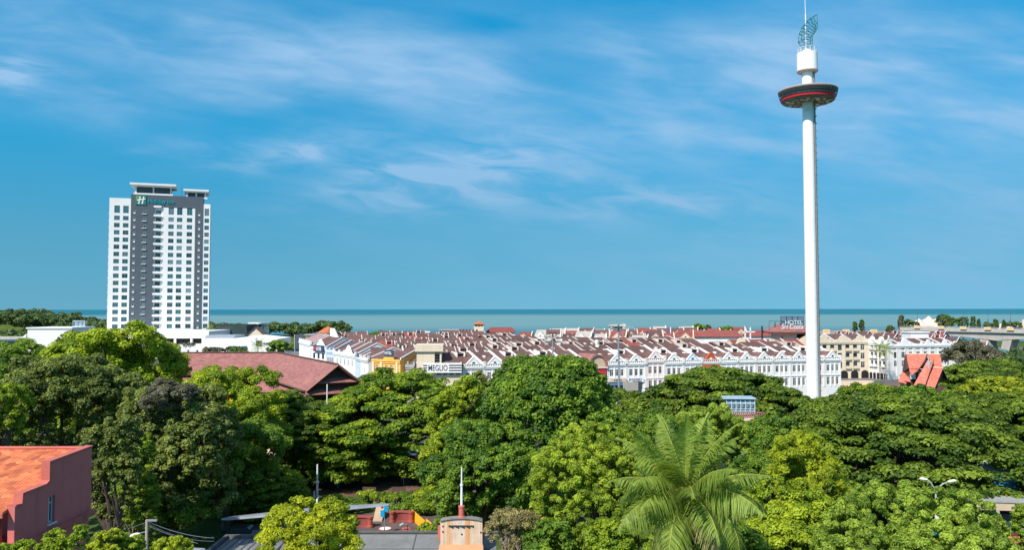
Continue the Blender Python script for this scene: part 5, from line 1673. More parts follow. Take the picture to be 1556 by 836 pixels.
# the cream tower with the long white sign
def sign_building():
    a, b = at(632, 545, 188), at(701, 545, 188)
    r = empty('sign_building', (a.x, 189, 0), R(3), 'cream building with a square stair tower and a long white sign', 'shop building')
    w = b.x - a.x
    z = lambda py: at(660, py, 188).z
    tw = w * 0.55
    mb = MB(); mb.box(0, tw * 0.72, 0.6, 9, 0, z(535) - 0.01); mb.box(tw * 0.93, tw, 0.6, 9, 0, z(535) - 0.01); mb.box(tw * 0.72, tw * 0.93, 2.0, 9, 0, z(535) - 0.01); mb.build('stair_tower', M['cream'], r)
    mb = MB(); mb.box(-0.4, tw + 0.4, 0.1, 9.4, z(535), z(525)); mb.build('tower_cap', M['cream'], r)
    mb = MB()
    for zz in (z(541), z(545), z(549)):
        mb.box(tw * 0.74, tw * 0.91, 1.9, 1.99, zz - 0.35, zz + 0.1)
    mb.build('stair_window', M['glass'], r)
    holes = [(w * (0.45 + 0.14 * i), w * (0.45 + 0.14 * i) + 1.0, z(571), z(571) + 1.2) for i in range(4)]
    mb = MB(); mb.facade(0.02, w, 0, z(553), holes, 0.2); mb.box(0.02, w, 0.55, 12, 0, z(553)); mb.build('wall', M['cream'], r)
    for h in holes: window(r, h[0], h[2], 1.0, 1.2, 0.1, 'shut')
    mb = MB(); x0, x1 = w * 0.15, w
    mb.box(x0, x1, -1.0, -0.4, z(567), z(552)); s = mb.build('signboard', M['white'], r)
    mb = MB(); mb.box(x0 + 0.05, x1 - 0.05, -0.39, 0.5, z(567.5), z(566)); mb.build('sign_shelf', M['maroon'], s)
    h = z(552) - z(567)
    lettering('sign_lettering', 'MEGLIO', 1.95, M['dark_metal'], s, (x0 + w * 0.11, -1.03, z(567) + h * 0.22), extrude=0.03, sx=0.66, off=0.003)
    mb = MB()
    for k in range(3):
        zz = z(567) + h * (0.24 + 0.26 * k)
        mb.box(x0 + 0.05, x0 + w * 0.09, -1.06, -1.001, zz - 0.12, zz + 0.12); mb.box(x0 + w * 0.57, x1 - 0.05, -1.06, -1.001, zz - 0.12, zz + 0.12)
    mb.build('sign_stripes', M['dark_metal'], s)
    mb = MB(SHEAR); mb.slab([(w * 0.56, 1.0, z(553) + 0.1), (w, 1.0, z(553) + 0.1), (w, 7, RZ), (w * 0.56, 7, RZ)], 0.2); mb.build('roof', M['roof'], r)
sign_building()

# red-capped square tower and its neighbours on the skyline
a, b = at(720, 500, 400), at(735, 500, 400)
r = empty('square_tower', (a.x, 400, 0), 0, 'white square tower with a small orange pyramid roof on the skyline', 'tower')
w = b.x - a.x; z = at(727, 493, 400).z; z2 = at(727, 488, 400).z
MB().box(0, w, 0, w, 0, z).build('wall', M['cream'], r)
mb = MB()
for q in ([(-0.6, -0.6), (w + 0.6, -0.6)], [(w + 0.6, -0.6), (w + 0.6, w + 0.6)], [(w + 0.6, w + 0.6), (-0.6, w + 0.6)], [(-0.6, w + 0.6), (-0.6, -0.6)]):
    mb.poly([(q[0][0], q[0][1], z), (q[1][0], q[1][1], z), (w / 2, w / 2, z2)])
mb.poly([(-0.6, -0.6, z - 0.01), (-0.6, w + 0.6, z - 0.01), (w + 0.6, w + 0.6, z - 0.01), (w + 0.6, -0.6, z - 0.01)])
mb.build('roof', M['roof_orange2'], r)
for j, (x, wd) in enumerate(((0.1, 0.25), (0.4, 0.25), (0.7, 0.2))):
    MB().box(w * x, w * (x + wd), -0.1, -0.02, z - 1.0, z - 0.35).build('window', M['glass'], r)
# pink row of small gables left of the tower
for i in range(6):
    px = 695 + i * 5.2
    gable_house('gabled_house', 'small cream and pink gabled house, %s from the left in a tight row' % ordinal(i + 1), px, px + 5.1, 501, 506, 513, 372, 9, M['cream'], M['roof_salmon'], group='tight row of pink gabled houses')
# long low red roofs at the skyline
def long_roof(label, px0, px1, top, eave, Y, D, mat, wall=None):
    a, b = at(px0, top, Y), at(px1, top, Y)
    w = b.x - a.x
    r = empty('long_hall', (a.x, Y, 0), 0, label, 'hall', None)
    ze = at(px0, eave, Y).z
    MB().box(0.4, w - 0.4, 0.8, D * 2 - 0.8, 0, ze - 0.2).build('wall', wall or M['white_old'], r)
    mb = MB(); mb.slab([(0, 0, ze), (w, 0, ze), (w - 2, D, a.z), (2, D, a.z)], 0.2); mb.slab([(2, D, a.z), (w - 2, D, a.z), (w, 2 * D, ze), (0, 2 * D, ze)], 0.2)
    mb.slab([(0, 0, ze), (2, D, a.z), (0, 2 * D, ze)], 0.2); mb.slab([(w, 0, ze), (w, 2 * D, ze), (w - 2, D, a.z)], 0.2)
    mb.build('roof', mat, r)
    return r
long_roof('long low red roofed hall right of the square skyline tower', 738, 784, 498, 505, 405, 6, M['roof_red'])
long_roof('short red roofed hall at the left skyline below a white roof box', 612, 672, 507, 514, 385, 6, M['roof_red'])
long_roof('long red roofed hall behind the middle roofs left of the mast head', 1030, 1130, 503, 512, 350, 7, M['roof_red'])
long_roof('red roofed hall between two white posts and the beige hotel block', 1140, 1176, 503, 511, 352, 7, M['roof_red'])
long_roof('small dark red roof among the pale shore houses', 992, 1013, 505, 512, 368, 6, M['roof_red'])
block('roof_box', 'small white flat roofed box on the skyline', 'building', 642, 652, 504, 395, 5, M['white'])
block('grey_hall', 'long grey flat roofed hall on the skyline left of the pink gables', 'building', 668, 698, 501, 420, 10, M['grey'])
a = at(609, 507, 330)
r = empty('water_tank', (a.x, 330, 0), 0, 'dark square rooftop water tank above the left brown roofs', 'water tank')
z0, z1 = at(609, 512.5, 330).z, at(609, 507, 330).z
MB().box(-1.1, 1.1, 0, 1.8, z0, z1).build('tank', M['dark_metal'], r)
mb = MB()
for x in (-0.9, 0.9):
    for y in (0.2, 1.6): mb.box(x - 0.1, x + 0.1, y - 0.1, y + 0.1, 0, z0)
mb.box(-1.3, 1.3, -0.2, 2.0, z0 - 0.25, z0 - 0.02)
mb.build('stand', M['white'], r)
a = at(907, 520, 236)
r = empty('rooftop_tank', (a.x, 236, 0), 0, 'white upright rooftop cylinder tank among the middle brown roofs', 'water tank')
z0, z1 = at(907, 524, 236).z, at(907, 517, 236).z
MB().lathe([(0.5, z0), (0.56, z0 + 0.1), (0.56, z1 - 0.2), (0.3, z1)], 14).build('tank', M['white'], r, smooth=True)
MB().box(-0.45, 0.45, -0.45, 0.45, 0, z0 - 0.01).build('stand', M['white_old'], r)
# ---------------------------------------------------------------- right-hand blocks
# beige hotel block with its roof-top lettering
def beige_hotel():
    a, b = at(1120, 530, 278), at(1232, 530, 278)
    H = at(1180, 529, 278).z
    r, w = building('beige_block', 'beige hotel block with round pediments, left of the white tower shaft', 'hotel', (a.x, 278), (b.x, 281), 14, H, M['beige'], 3, 8, 1.2, 1.8, 2.8, 3.1, M['roof_red'], 2.6, cornice=M['beige'], parapet=0.5, peds=[(0.06, 6.5, 3.4, 'round'), (0.50, 5.5, 3.0, 'round')], wkind='shut')
    p = at(1180, 500, 292); 
    a, b = at(1180, 500, 292), at(1233, 500, 292)
    q = empty('roof_house', (a.x, 292, 0), 0, 'beige penthouse with a red hipped roof carrying hotel letters', 'hotel')
    w = b.x - a.x
    ze, zr = at(1200, 504, 292).z, at(1200, 494, 292).z
    MB().box(0.8, w * 0.58, 0, 9, 0, ze - 0.9).build('wall', M['beige'], q)
    MB().box(w * 0.58 + 0.02, w - 2.2, 0.6, 9, 0, ze - 0.9).build('recess', M['dark'], q)
    MB().box(w - 2.18, w, 0, 9, 0, ze - 0.9).build('wall', M['beige'], q)
    MB().box(1.6, 2.2, -0.08, 0, ze - 4.0, ze - 2.0).build('window', M['glass'], q)
    mb = MB(); o = 2.2; z = ze
    mb.slab([(-o, -o, z), (w + o, -o, z), (w * 0.75, 4.5, zr + 0.6), (w * 0.25, 4.5, zr + 0.6)], 0.4)
    mb.slab([(-o, 9 + o, z), (-o, -o, z), (w * 0.25, 4.5, zr + 0.6)], 0.4); mb.slab([(w + o, -o, z), (w + o, 9 + o, z), (w * 0.75, 4.5, zr + 0.6)], 0.4); mb.slab([(w + o, 9 + o, z), (-o, 9 + o, z), (w * 0.25, 4.5, zr + 0.6), (w * 0.75, 4.5, zr + 0.6)], 0.4)
    mb.box(-o + 0.2, w + o - 0.2, -o + 0.2, 9 + o - 0.2, z - 0.8, z - 0.41)
    mb.build('roof', M['roof_museum'], q)
    # sign frame standing on the roof
    zt = at(1200, 481.5, 292).z
    mb = MB()
    for i in range(7):
        x = w * 0.02 + (w * 0.98) * i / 6
        mb.tube([(x, 2.2, zr - 2.4), (x, 2.2, zt if 0 < i < 6 else zt - 2.0)], 0.12, seg=5)
        mb.tube([(x, 4.2, zr - 1.5), (x, 2.2, zt - 2.2)], 0.08, seg=4)
    for zz in (zt, zt - 1.9, zt - 3.9):
        mb.tube([(w * 0.18, 2.2, zz), (w * 0.85, 2.2, zz)], 0.09, seg=5)
    mb.tube([(-2.0, 2.2, zt - 1.8), (w * 0.2, 2.2, zt - 1.8)], 0.08, seg=4); mb.tube([(-2.0, 2.2, zt - 1.8), (-2.0, 2.2, zr - 4)], 0.08, seg=4)
    f = mb.build('sign_frame', M['dark_metal'], q)
    mb = MB(); mb.box(w * 0.20, w * 0.82, 2.3, 2.36, zt - 3.6, zt - 0.2); mb.build('sign_panel', M['sign_backing'], f)
    lettering('sign_lettering', 'HOTEL', 2.2, M['sign_pale'], f, (w * 0.30, 2.1, zt - 3.0), extrude=0.04, sx=0.95, off=0.0)
    lettering('sign_lettering', 'Sri Costa', 2.5, M['sign_pale'], f, (w * 0.08, -1.9, ze + 0.9), extrude=0.03, sx=0.86, shear=0.2, off=0.0)
M['sign_backing'] = paint('grey_blue_panel', (0.12, 0.18, 0.24), 0.6, 0.1, 0.6)  # flat grey-blue backing panel behind the roof letters
M['sign_pale'] = paint('pale_letters', (0.60, 0.72, 0.70), 0.5, 0.08, 0.6)
beige_hotel()
# beige four-storey block between the tower and the palm
a, b = at(1243, 575, 274), at(1322, 575, 277)
building('beige_block', 'beige four storey block with balconies and brown arches, right of the tower', 'apartment block', (a.x, 274), (b.x, 277), 14, at(1290, 520, 275).z, M['beige'], 3, 6, 1.5, 2.1, 3.6, 3.05, M['roof'], 2.4, cornice=M['cream'], parapet=0.4, peds=[(0.12, 5, 2.6, 'round'), (0.50, 6, 2.2, 'round'), (0.82, 5, 2.2, 'round')], wkind=['dark', 'dark', 'dark', 'dark', 'dark', 'std'], arches=5, balcony=True)
a, b = at(1323, 575, 276), at(1352, 580, 268)
building('white_block', 'white four storey angled block with arcade, balconies and palms in front', 'apartment block', (a.x, 277), (b.x, 269.6), 2.5, at(1350, 522, 272).z, M['white_old'], 3, 4, 1.0, 1.8, 4.4, 2.9, M['roof'], 2.2, cornice=M['white'], parapet=0.4, wkind='dark', arches=5, balcony=True, peds=[(0.2, 4, 2.2, 'round'), (0.7, 4, 2.2, 'round')])
a, b = at(1353, 580, 268), at(1452, 580, 277)
building('white_block', 'long white four storey block with urns on its cornice behind the orange roofs', 'apartment block', (a.x, 269.5), (b.x, 277), 12, at(1390, 526, 268).z, M['white_old'], 3, 8, 1.4, 2.0, 4.4, 2.9, M['roof'], 2.0, cornice=M['white'], parapet=0.4, wkind=['std', 'shut', 'dark'], peds=[(0.25, 4.5, 2.4, 'round'), (0.6, 3, 1.8, 'round'), (0.85, 3, 1.6, 'round')], pil=8)
# rows of roofs further right, lots running the other way
RS = []
for k in (dict(pedm=WO, roofm=RF, ped=False), dict(pedm=WO, roofm=RF, gablet=(2.4,), ped=False), dict(pedm=WO, roofm=M['roof_red'], dormer=(1.4, 3.2), ped=False)):
    RS.append(shop_parts(0.75, front=False, wallm=M['white_old'], **k)[0])
RL = [(305, 1250, 1340, 'first'), (318, 1410, 1440, 'second'), (338, 1262, 1425, 'third'), (372, 1262, 1430, 'fourth')]
rr_ = random.Random(77)
for (Y, pa, pb, nm) in RL:
    x, x1 = at(pa, 510, Y).x, at(pb, 510, Y).x
    i = 0
    while x < x1:
        k = rr_.choices([0, 1, 2], weights=[5, 3, 2])[0]
        i += 1
        lab = ['plain brown roof', 'brown roof with a white vent', 'reddish roof with a dormer'][k]
        place_house(RS[k], [], (x, Y + rr_.uniform(-0.6, 0.6), 0), R(-3), '%s, %s from left in %s roof row right of tower' % (lab, ordinal(i), nm), 'brown roofed shophouses right of the tower', sc=(1.0, 1, rr_.uniform(0.93, 1.02)))
        x += UW
a, b = at(1384, 506, 330), at(1411, 506, 330)
r, h, z = block('stair_block', 'plain white stair block above the brown roofs before the flyover', 'building', 1384, 1411, 505, 330, 8, M['white_old'])
a, b = at(1480, 530, 300), at(1497, 530, 300)
building('white_house', 'white end house beside the flyover pier, partly behind a grey tree', 'house', (a.x, 303), (b.x, 299), 4, 10.0, M['white'], 2, 2, 0.9, 1.5, 3.6, 3.2, M['roof'], 1.4)

# compound wall in front of the beige block
a, b = at(1275, 587, 238), at(1372, 587, 238)
r = empty('compound_wall', (a.x, 238, 0), 0, 'long cream compound wall with a pink coping in front of the beige block', 'wall')
w = b.x - a.x
MB().box(0, w, 0, 0.4, 0, 2.6).build('panel', M['cream'], r)
MB().box(-0.1, w + 0.1, -1.6, -0.01, 0, 0.9).build('plinth', M['roof_salmon'], r)

# ---------------------------------------------------------------- the flyover
def flyover():
    Y = 386.0
    a, b = at(1376, 508, 450), at(1640, 508, 372)
    r = empty('flyover', (a.x, a.y, 0), math.atan2(b.y - a.y, b.x - a.x), 'concrete flyover with haunched girders and a railed parapet at the right', 'bridge')
    L_ = (b - a).to_2d().length
    zt, zs = 13.3, 11.9
    mb = MB()
    mb.box(0, L_, -5, 5, zs, zt - 0.3)
    n = 48
    xp = L_ * 0.585
    for i in range(n):
        x0, x1 = L_ * i / n, L_ * (i + 1) / n
        def dpt(x):
            t = min(1, abs(x - xp) / 45.0)
            return 1.7 + 2.3 * (1 - t) ** 2
        mb.hexa([(x0, -3.6, zs - dpt(x0)), (x1, -3.6, zs - dpt(x1)), (x1, 3.6, zs - dpt(x1)), (x0, 3.6, zs - dpt(x0)), (x0, -3.8, zs - 0.003), (x1, -3.8, zs - 0.003), (x1, 3.8, zs - 0.003), (x0, 3.8, zs - 0.003)])
    mb.build('deck', M['pale_concrete'], r)
    mb = MB()
    for y in (-5, 4.7):
        mb.box(0, L_, y, y + 0.3, zt - 0.299, zt + 0.35)
    mb.build('parapet', M['pale_concrete'], r)
    mb = MB()
    for y in (-4.85, 4.85):
        mb.tube([(0, y, zt + 1.05), (L_, y, zt + 1.05)], 0.06, seg=4); mb.tube([(0, y, zt + 0.7), (L_, y, zt + 0.7)], 0.045, seg=4)
        for i in range(int(L_ / 2)):
            mb.tube([(i * 2, y, zt + 0.35), (i * 2, y, zt + 1.1)], 0.05, seg=4)
    mb.build('railing', M['steel'], r)
    mb = MB()
    for dx in (-6, 6):
        s = 1 if dx > 0 else -1
        mb.hexa([(xp + dx * 0.55 - 2.0, -2.6, 0), (xp + dx * 0.55 + 2.0, -2.6, 0), (xp + dx * 0.55 + 2.0, 2.6, 0), (xp + dx * 0.55 - 2.0, 2.6, 0),
                 (xp + dx - 2.2, -3.4, zs - 3.2), (xp + dx + 2.2, -3.4, zs - 3.2), (xp + dx + 2.2, 3.4, zs - 3.2), (xp + dx - 2.2, 3.4, zs - 3.2)])
    mb.box(xp - 130, xp - 126, -3, 3, 0, zs - 1.6); mb.box(xp - 60, xp - 57, -3, 3, 0, zs - 1.6)
    mb.build('pier', M['pale_concrete'], r)
    # boxed planters along the near rail
    bm = MB(); bm.box(-1.6, 1.6, -0.35, 0.35, 0, 1.5); 
    bm.mat(1); bm.box(-1.2, 1.2, -0.40, -0.351, 0.35, 1.15)
    me = bm.mesh('parapet_box', [M['cream'], M['yellow']])
    for i in range(7):
        px = [1402, 1438, 1472, 1509, 1543, 1580, 1346][i]
        if i == 6: continue
        # point on the near rail seen at that column
        t = 0.0
        best = min(range(400), key=lambda q: abs(778 + FPX * (a.x + (b.x - a.x) * q / 400) / (a.y + (b.y - a.y) * q / 400) - px))
        o = link('parapet_box', me, r); o.location = (L_ * best / 400, -5.4, zt - 0.1)
        t = MB(); t.tube([(L_ * best / 400 - 0.2, -4.6, zt), (L_ * best / 400 - 0.2, -4.6, zt + 9.5)], 0.11, 0.07, 5); t.tube([(L_ * best / 400 - 0.2, -4.6, zt + 9.4), (L_ * best / 400 - 0.2, -2.6, zt + 9.8)], 0.06, seg=4)
        t.box(L_ * best / 400 - 0.35, L_ * best / 400 - 0.05, -4.9, -4.75, zt + 1.2, zt + 5.2)
        t.build('lamp_post', M['slate'], r)
    return r
flyover()
# planter boxes and low bridge rail to the left of the flyover, behind the roofs
for px, lab in ((1256, 'left'), (1286, 'middle'), (1328, 'right')):
    p = at(px, 503, 470)
    r = empty('roadside_box', (p.x, 470, 0), 0, 'cream boxed planter on the skyline rail right of the tower, %s of three' % lab, 'planter', 'planters on the skyline rail')
    MB().box(-1.9, 1.9, 0, 1, 0, p.z + 0.6).build('box', M['cream'], r)
    MB().box(-1.5, 1.5, -0.06, -0.01, p.z - 1.0, p.z + 0.3).build('panel', M['yellow'], r)
p = at(1241, 503, 480); q = at(1380, 503, 480)
r = empty('causeway_rail', (p.x, 480, 0), 0, 'grey concrete rail along the skyline between tower and flyover', 'wall')
MB().box(0, q.x - p.x, 0, 0.5, 0, p.z).build('panel', M['grey'], r)
# teal bus-like shed glimpsed beneath the flyover
p = at(1526, 537, 372)
r = empty('teal_van', (p.x, 372, 0), R(8), 'teal box van parked beneath the flyover between the piers', 'van')
z0, z1 = 0.5, 4.4
MB().box(-1.3, 1.3, 0, 6, z0, z1).build('body', M['teal_body'] if 'teal_body' in M else paint('teal_body', (0.02, 0.30, 0.36), 0.4, 0.1, 1), r)
MB().box(-1.1, 1.1, -0.04, -0.005, 2.0, 3.6).build('windscreen', M['glass'], r)
w = MB()
for x in (-1.0, 1.0):
    for y in (1.2, 4.8): w.tube([(x - 0.15, y, 0.5), (x + 0.15, y, 0.5)], 0.5, seg=12)
w.build('wheel', M['dark'], r)

# palms in front of the white block
palm('tall dark palm left of the pair between beige and white blocks', (at(1337, 575, 262).x, 262, 0), at(1337, 530, 262).z, 4.2, 16, 31, 'palms before the white block', 20, trunk_r=0.16, nuts=False)
palm('dark palm right of the pair between beige and white blocks', (at(1346, 575, 260).x, 260, 0), at(1346, 534, 260).z, 4.0, 16, 32, 'palms before the white block', 20, trunk_r=0.16, nuts=False)
palm('small palm beside the low white hotel wing', (at(391, 525, 340).x, 340, 0), at(391, 526, 340).z, 4.6, 16, 33, 'palms near the hotel', 18, trunk_r=0.18, nuts=False)
palm('small palm at the left foot of the hotel tower', (at(205, 505, 350).x, 350, 0), at(205, 497, 350).z, 4.0, 14, 34, 'palms near the hotel', 16, trunk_r=0.18, nuts=False)
palm('bushy palm at the right foot of the hotel tower', (at(318, 505, 392).x, 392, 0), at(318, 499, 392).z, 3.6, 14, 35, 'palms near the hotel', 16, trunk_r=0.18, nuts=False)
tree_px('shrub', 'dark rounded shrub row below the hotel wing, left of the palm', 'shrub', 325, 528, 40, 335, 536, 'round', 'olive', 61, group='shrubs near the hotel', nl=3, budget=6000)
tree_px('shrub', 'dark rounded shrub right of the small palm by the hotel wing', 'shrub', 360, 528, 36, 335, 536, 'round', 'far', 62, group='shrubs near the hotel', nl=3, budget=6000)
tree_px('shrub', 'broad green bush between the hotel wing and the bank', 'shrub', 428, 519, 46, 315, 538, 'round', 'mid', 63, group='shrubs near the hotel', nl=3, budget=12000)
tree_px('shrub', 'grey green bush between museum gable and big rain tree', 'shrub', 536, 580, 26, 190, 600, 'round', 'olive', 64, group='shrubs near the hotel', nl=3, budget=6000)

# ---------------------------------------------------------------- the viewing tower
def tower():
    Y = 186.0
    c = at(1233, 470, Y)
    r = empty('viewing_tower', (c.x, Y, 0), 0, 'slender white viewing tower with a glazed ring cabin and red band', 'tower')
    Z = lambda py: at(1230, py, Y).z
    ztop = Z(107)
    mb = MB(); mb.lathe([(1.9, -0.3), (1.6, 0.0), (1.42, 2.0), (1.36, 14), (1.29, 60), (1.24, Z(160)), (1.22, ztop)], 28)
    mb.build('shaft', M['tower_white'], r, smooth=True)
    z = 3.0
    while z < ztop - 1:
        q = 1.36 + (1.22 - 1.36) * (z - 14) / (ztop - 14)
        MB().lathe([(q - 0.03, z - 0.04), (q + 0.022, z - 0.03), (q + 0.022, z + 0.03), (q - 0.03, z + 0.04)], 28).build('panel_joint', M['joint_grey'], r)
        z += 4.6
    # guide rails on the right-hand side with ticks
    mb = MB()
    for g in (R(-12), R(-40)):
        x, y = math.cos(g), math.sin(g)
        mb.tube([(x * 1.62, y * 1.62, 0.2), (x * 1.50, y * 1.50, ztop - 0.2)], 0.17, seg=6)
    for i in range(44):
        z = 1.5 + i * (ztop - 4) / 44
        mb.box(1.30, 1.72, -0.9, -0.25, z, z + 0.16)
    mb.build('guide_rail', M['rail_grey'], r)
    # cabin
    zc = Z(146)
    Rr = 43.0 * Y / FPX * 1.02
    up = Z(138.5)
    mb = MB(); mb.lathe([(1.7, up + 0.3), (Rr * 0.55, up + 0.25), (Rr * 0.985, up + 0.10), (Rr, up - 0.05), (Rr * 0.985, up - 0.3)], 48)
    mb.build('cabin_roof', M['cabin_roof'], r, smooth=True)
    gb = up - 1.75
    mb = MB(); mb.lathe([(Rr * 0.985, up - 0.31), (Rr * 0.925, gb)], 48, cap=False); mb.build('glazing', M['cabin_glass'], r)
    mb = MB()
    for k in range(24):
        g = 2 * math.pi * k / 24
        x, y = math.cos(g), math.sin(g)
        mb.tube([(x * Rr * 0.992, y * Rr * 0.992, up - 0.3), (x * Rr * 0.932, y * Rr * 0.932, gb)], 0.05, seg=5)
    n = 48
    for q, z in ((0.958, up - 1.0), (0.93, gb)):
        mb.tube([(Rr * q * math.cos(2 * math.pi * k / n), Rr * q * math.sin(2 * math.pi * k / n), z) for k in range(n + 1)], 0.06, seg=5)
    mb.build('mullions', M['dark_metal'], r)
    mb = MB(); mb.lathe([(Rr * 0.925, gb - 0.02), (Rr * 0.92, gb - 0.08), (Rr * 0.90, gb - 0.56), (Rr * 0.88, gb - 0.60)], 48); mb.build('red_band', M['tower_red'], r, smooth=True)
    mb = MB(); mb.lathe([(Rr * 0.895, gb - 0.61), (Rr * 0.86, gb - 0.85), (Rr * 0.4, gb - 1.0), (1.6, gb - 1.05)], 48); mb.build('underside', M['under'], r)
    # seats and people-height dark core behind the glass
    mb = MB(); mb.lathe([(1.75, gb), (1.75, up)], 24); mb.build('core', M['tower_white'], r)
    mb = MB()
    for k in range(30):
        g = 2 * math.pi * k / 30
        x, y = Rr * 0.78 * math.cos(g), Rr * 0.78 * math.sin(g)
        mb.box(x - 0.3, x + 0.3, y - 0.3, y + 0.3, gb, gb + 0.55)
    mb.build('seats', M['slate'], r)
    # machinery boxes hanging under the cabin
    rr = random.Random(4)
    mb = MB()
    for k in range(40):
        g = k * 2.39996; q = math.sqrt(0.09 + 0.45 * (k + 0.5) / 40) * Rr
        x, y = q * math.cos(g), q * math.sin(g)
        s = rr.uniform(0.22, 0.5)
        z = gb - 1.08
        MB().box(x - s, x + s, y - s * 0.6, y + s * 0.6, z - 0.12, z + 0.12).build('underside_fitting', M['white'] if k % 3 else M['pale_concrete'], r)
    # drum at the top and its railing
    d0, d1 = Z(107), Z(81.5)
    rd = 15.2 * Y / FPX
    mb = MB(); mb.lathe([(1.32, d0 - 0.4), (rd, d0 - 0.36), (rd, d1), (rd * 0.6, d1 + 0.1)], 36); mb.build('drum', M['tower_white'], r, smooth=True)
    mb = MB(); mb.lathe([(rd * 0.95, d0 - 0.55), (rd * 1.03, d0 - 0.35), (rd * 1.03, d0 - 0.1), (rd * 0.95, d0 - 0.09)], 36); mb.build('drum_rim', M['pale_concrete'], r, smooth=True)
    mb = MB(); zr = d1 + 0.1
    for h in (0.55, 1.1):
        mb.tube([(rd * 0.9 * math.cos(2 * math.pi * k / 24), rd * 0.9 * math.sin(2 * math.pi * k / 24), zr + h) for k in range(25)], 0.05, seg=5)
    for k in range(12):
        g = 2 * math.pi * k / 12
        mb.tube([(rd * 0.9 * math.cos(g), rd * 0.9 * math.sin(g), zr), (rd * 0.9 * math.cos(g), rd * 0.9 * math.sin(g), zr + 1.15)], 0.05, seg=5)
    mb.build('railing', M['white'], r)
    mb = MB(); mb.lathe([(1.0, zr), (1.0, zr + 0.7), (0.5, zr + 0.9)], 20); mb.build('mast_base', M['tower_white'], r)
    # the green open-work ribbon at the top (two curved frames tied by bars)
    mb = MB()
    k = Y / FPX
    def sp(px, py, dy): return (at(px, py, Y).x - c.x, dy, Z(py))
    A = [(1223, 73), (1215.5, 62), (1217, 50), (1221, 40), (1229, 30), (1239.5, 24)]
    B = [(1233, 73), (1234, 62), (1233.5, 56), (1238, 50), (1241, 44), (1241, 36)]
    for dy in (-1.0, 1.0):
        pa = [sp(x, y, dy) for x, y in A]; pb = [sp(x, y, dy * 0.6) for x, y in B]
        mb.tube(pa, 0.075, seg=5); mb.tube(pb, 0.075, seg=5)
        for i in range(6): mb.tube([pa[i], pb[i]], 0.05, seg=4)
        for i in range(5):
            mb.tube([pa[i], pb[i + 1]], 0.04, seg=4); mb.tube([pb[i], pa[i + 1]], 0.04, seg=4)
            pm, qm = Vector(pa[i]).lerp(Vector(pa[i + 1]), 0.5), Vector(pb[i]).lerp(Vector(pb[i + 1]), 0.5)
            mb.tube([pm, qm], 0.04, seg=4)
    for (x, y), f in [(q, 1.0) for q in A] + [(q, 0.6) for q in B]:
        mb.tube([sp(x, y, -f), sp(x, y, f)], 0.05, seg=4)
    mb.build('ribbon_frame', M['frame_green'], r)
    mb = MB(); x0 = at(1225, 60, Y).x - c.x
    mb.tube([(x0, 0, zr), (x0, 0, Z(22))], 0.16, 0.10, 6); mb.tube([(x0, 0, Z(22)), (x0 - 0.1, 0, Z(-18))], 0.09, 0.04, 5); mb.tube([(x0, 0, Z(31)), (x0, 0, Z(22))], 0.14, seg=6)
    mb.build('lightning_mast', M['pole_white'], r)
    mb = MB(); zz = Z(168)
    mb.hexa([(-0.95, -1.36, zz - 0.5), (0.0, -1.52, zz), (0.0, -1.42, zz), (-0.95, -1.26, zz - 0.5), (-0.95, -1.36, zz + 0.1), (0.0, -1.52, zz + 0.6), (0.0, -1.42, zz + 0.6), (-0.95, -1.26, zz + 0.1)]); mb.build('plate', M['white'], r)
M['tower_white'] = paint('tower_white', (0.82, 0.81, 0.79), 0.5, 0.03, 0.06, stain=0.30, stain_col=(0.50, 0.47, 0.43))
M['joint_grey'] = paint('joint_grey', (0.62, 0.61, 0.59), 0.6, 0.05, 0.5)
M['rail_grey'] = paint('rail_grey', (0.20, 0.195, 0.185), 0.6, 0.15, 1.0)
M['cabin_roof'] = paint('cabin_roof', (0.42, 0.33, 0.29), 0.6, 0.1, 0.4)
def clear_glass(name, tint, amount):
    m, nt, out = new_mat(name)
    g = nt.nodes.new('ShaderNodeBsdfPrincipled'); g.inputs['Base Color'].default_value = (*tint, 1); g.inputs['Roughness'].default_value = 0.08
    t = nt.nodes.new('ShaderNodeBsdfTransparent'); t.inputs['Color'].default_value = (0.75, 0.85, 0.87, 1)
    x = nt.nodes.new('ShaderNodeMixShader'); x.inputs[0].default_value = amount
    nt.links.new(t.outputs[0], x.inputs[1]); nt.links.new(g.outputs[0], x.inputs[2]); nt.links.new(x.outputs[0], out.inputs['Surface'])
    return m
M['cabin_glass'] = clear_glass('cabin_glass', (0.10, 0.19, 0.22), 0.22)
M['tower_red'] = paint('tower_red', (0.62, 0.03, 0.045), 0.45, 0.05, 0.5)
M['under'] = paint('dark_underside', (0.15, 0.135, 0.12), 0.7, 0.4, 0.8, stain=0.5, stain_col=(0.3, 0.3, 0.3))
M['frame_green'] = paint('frame_green', (0.03, 0.17, 0.13), 0.5, 0.1, 1.0)
tower()

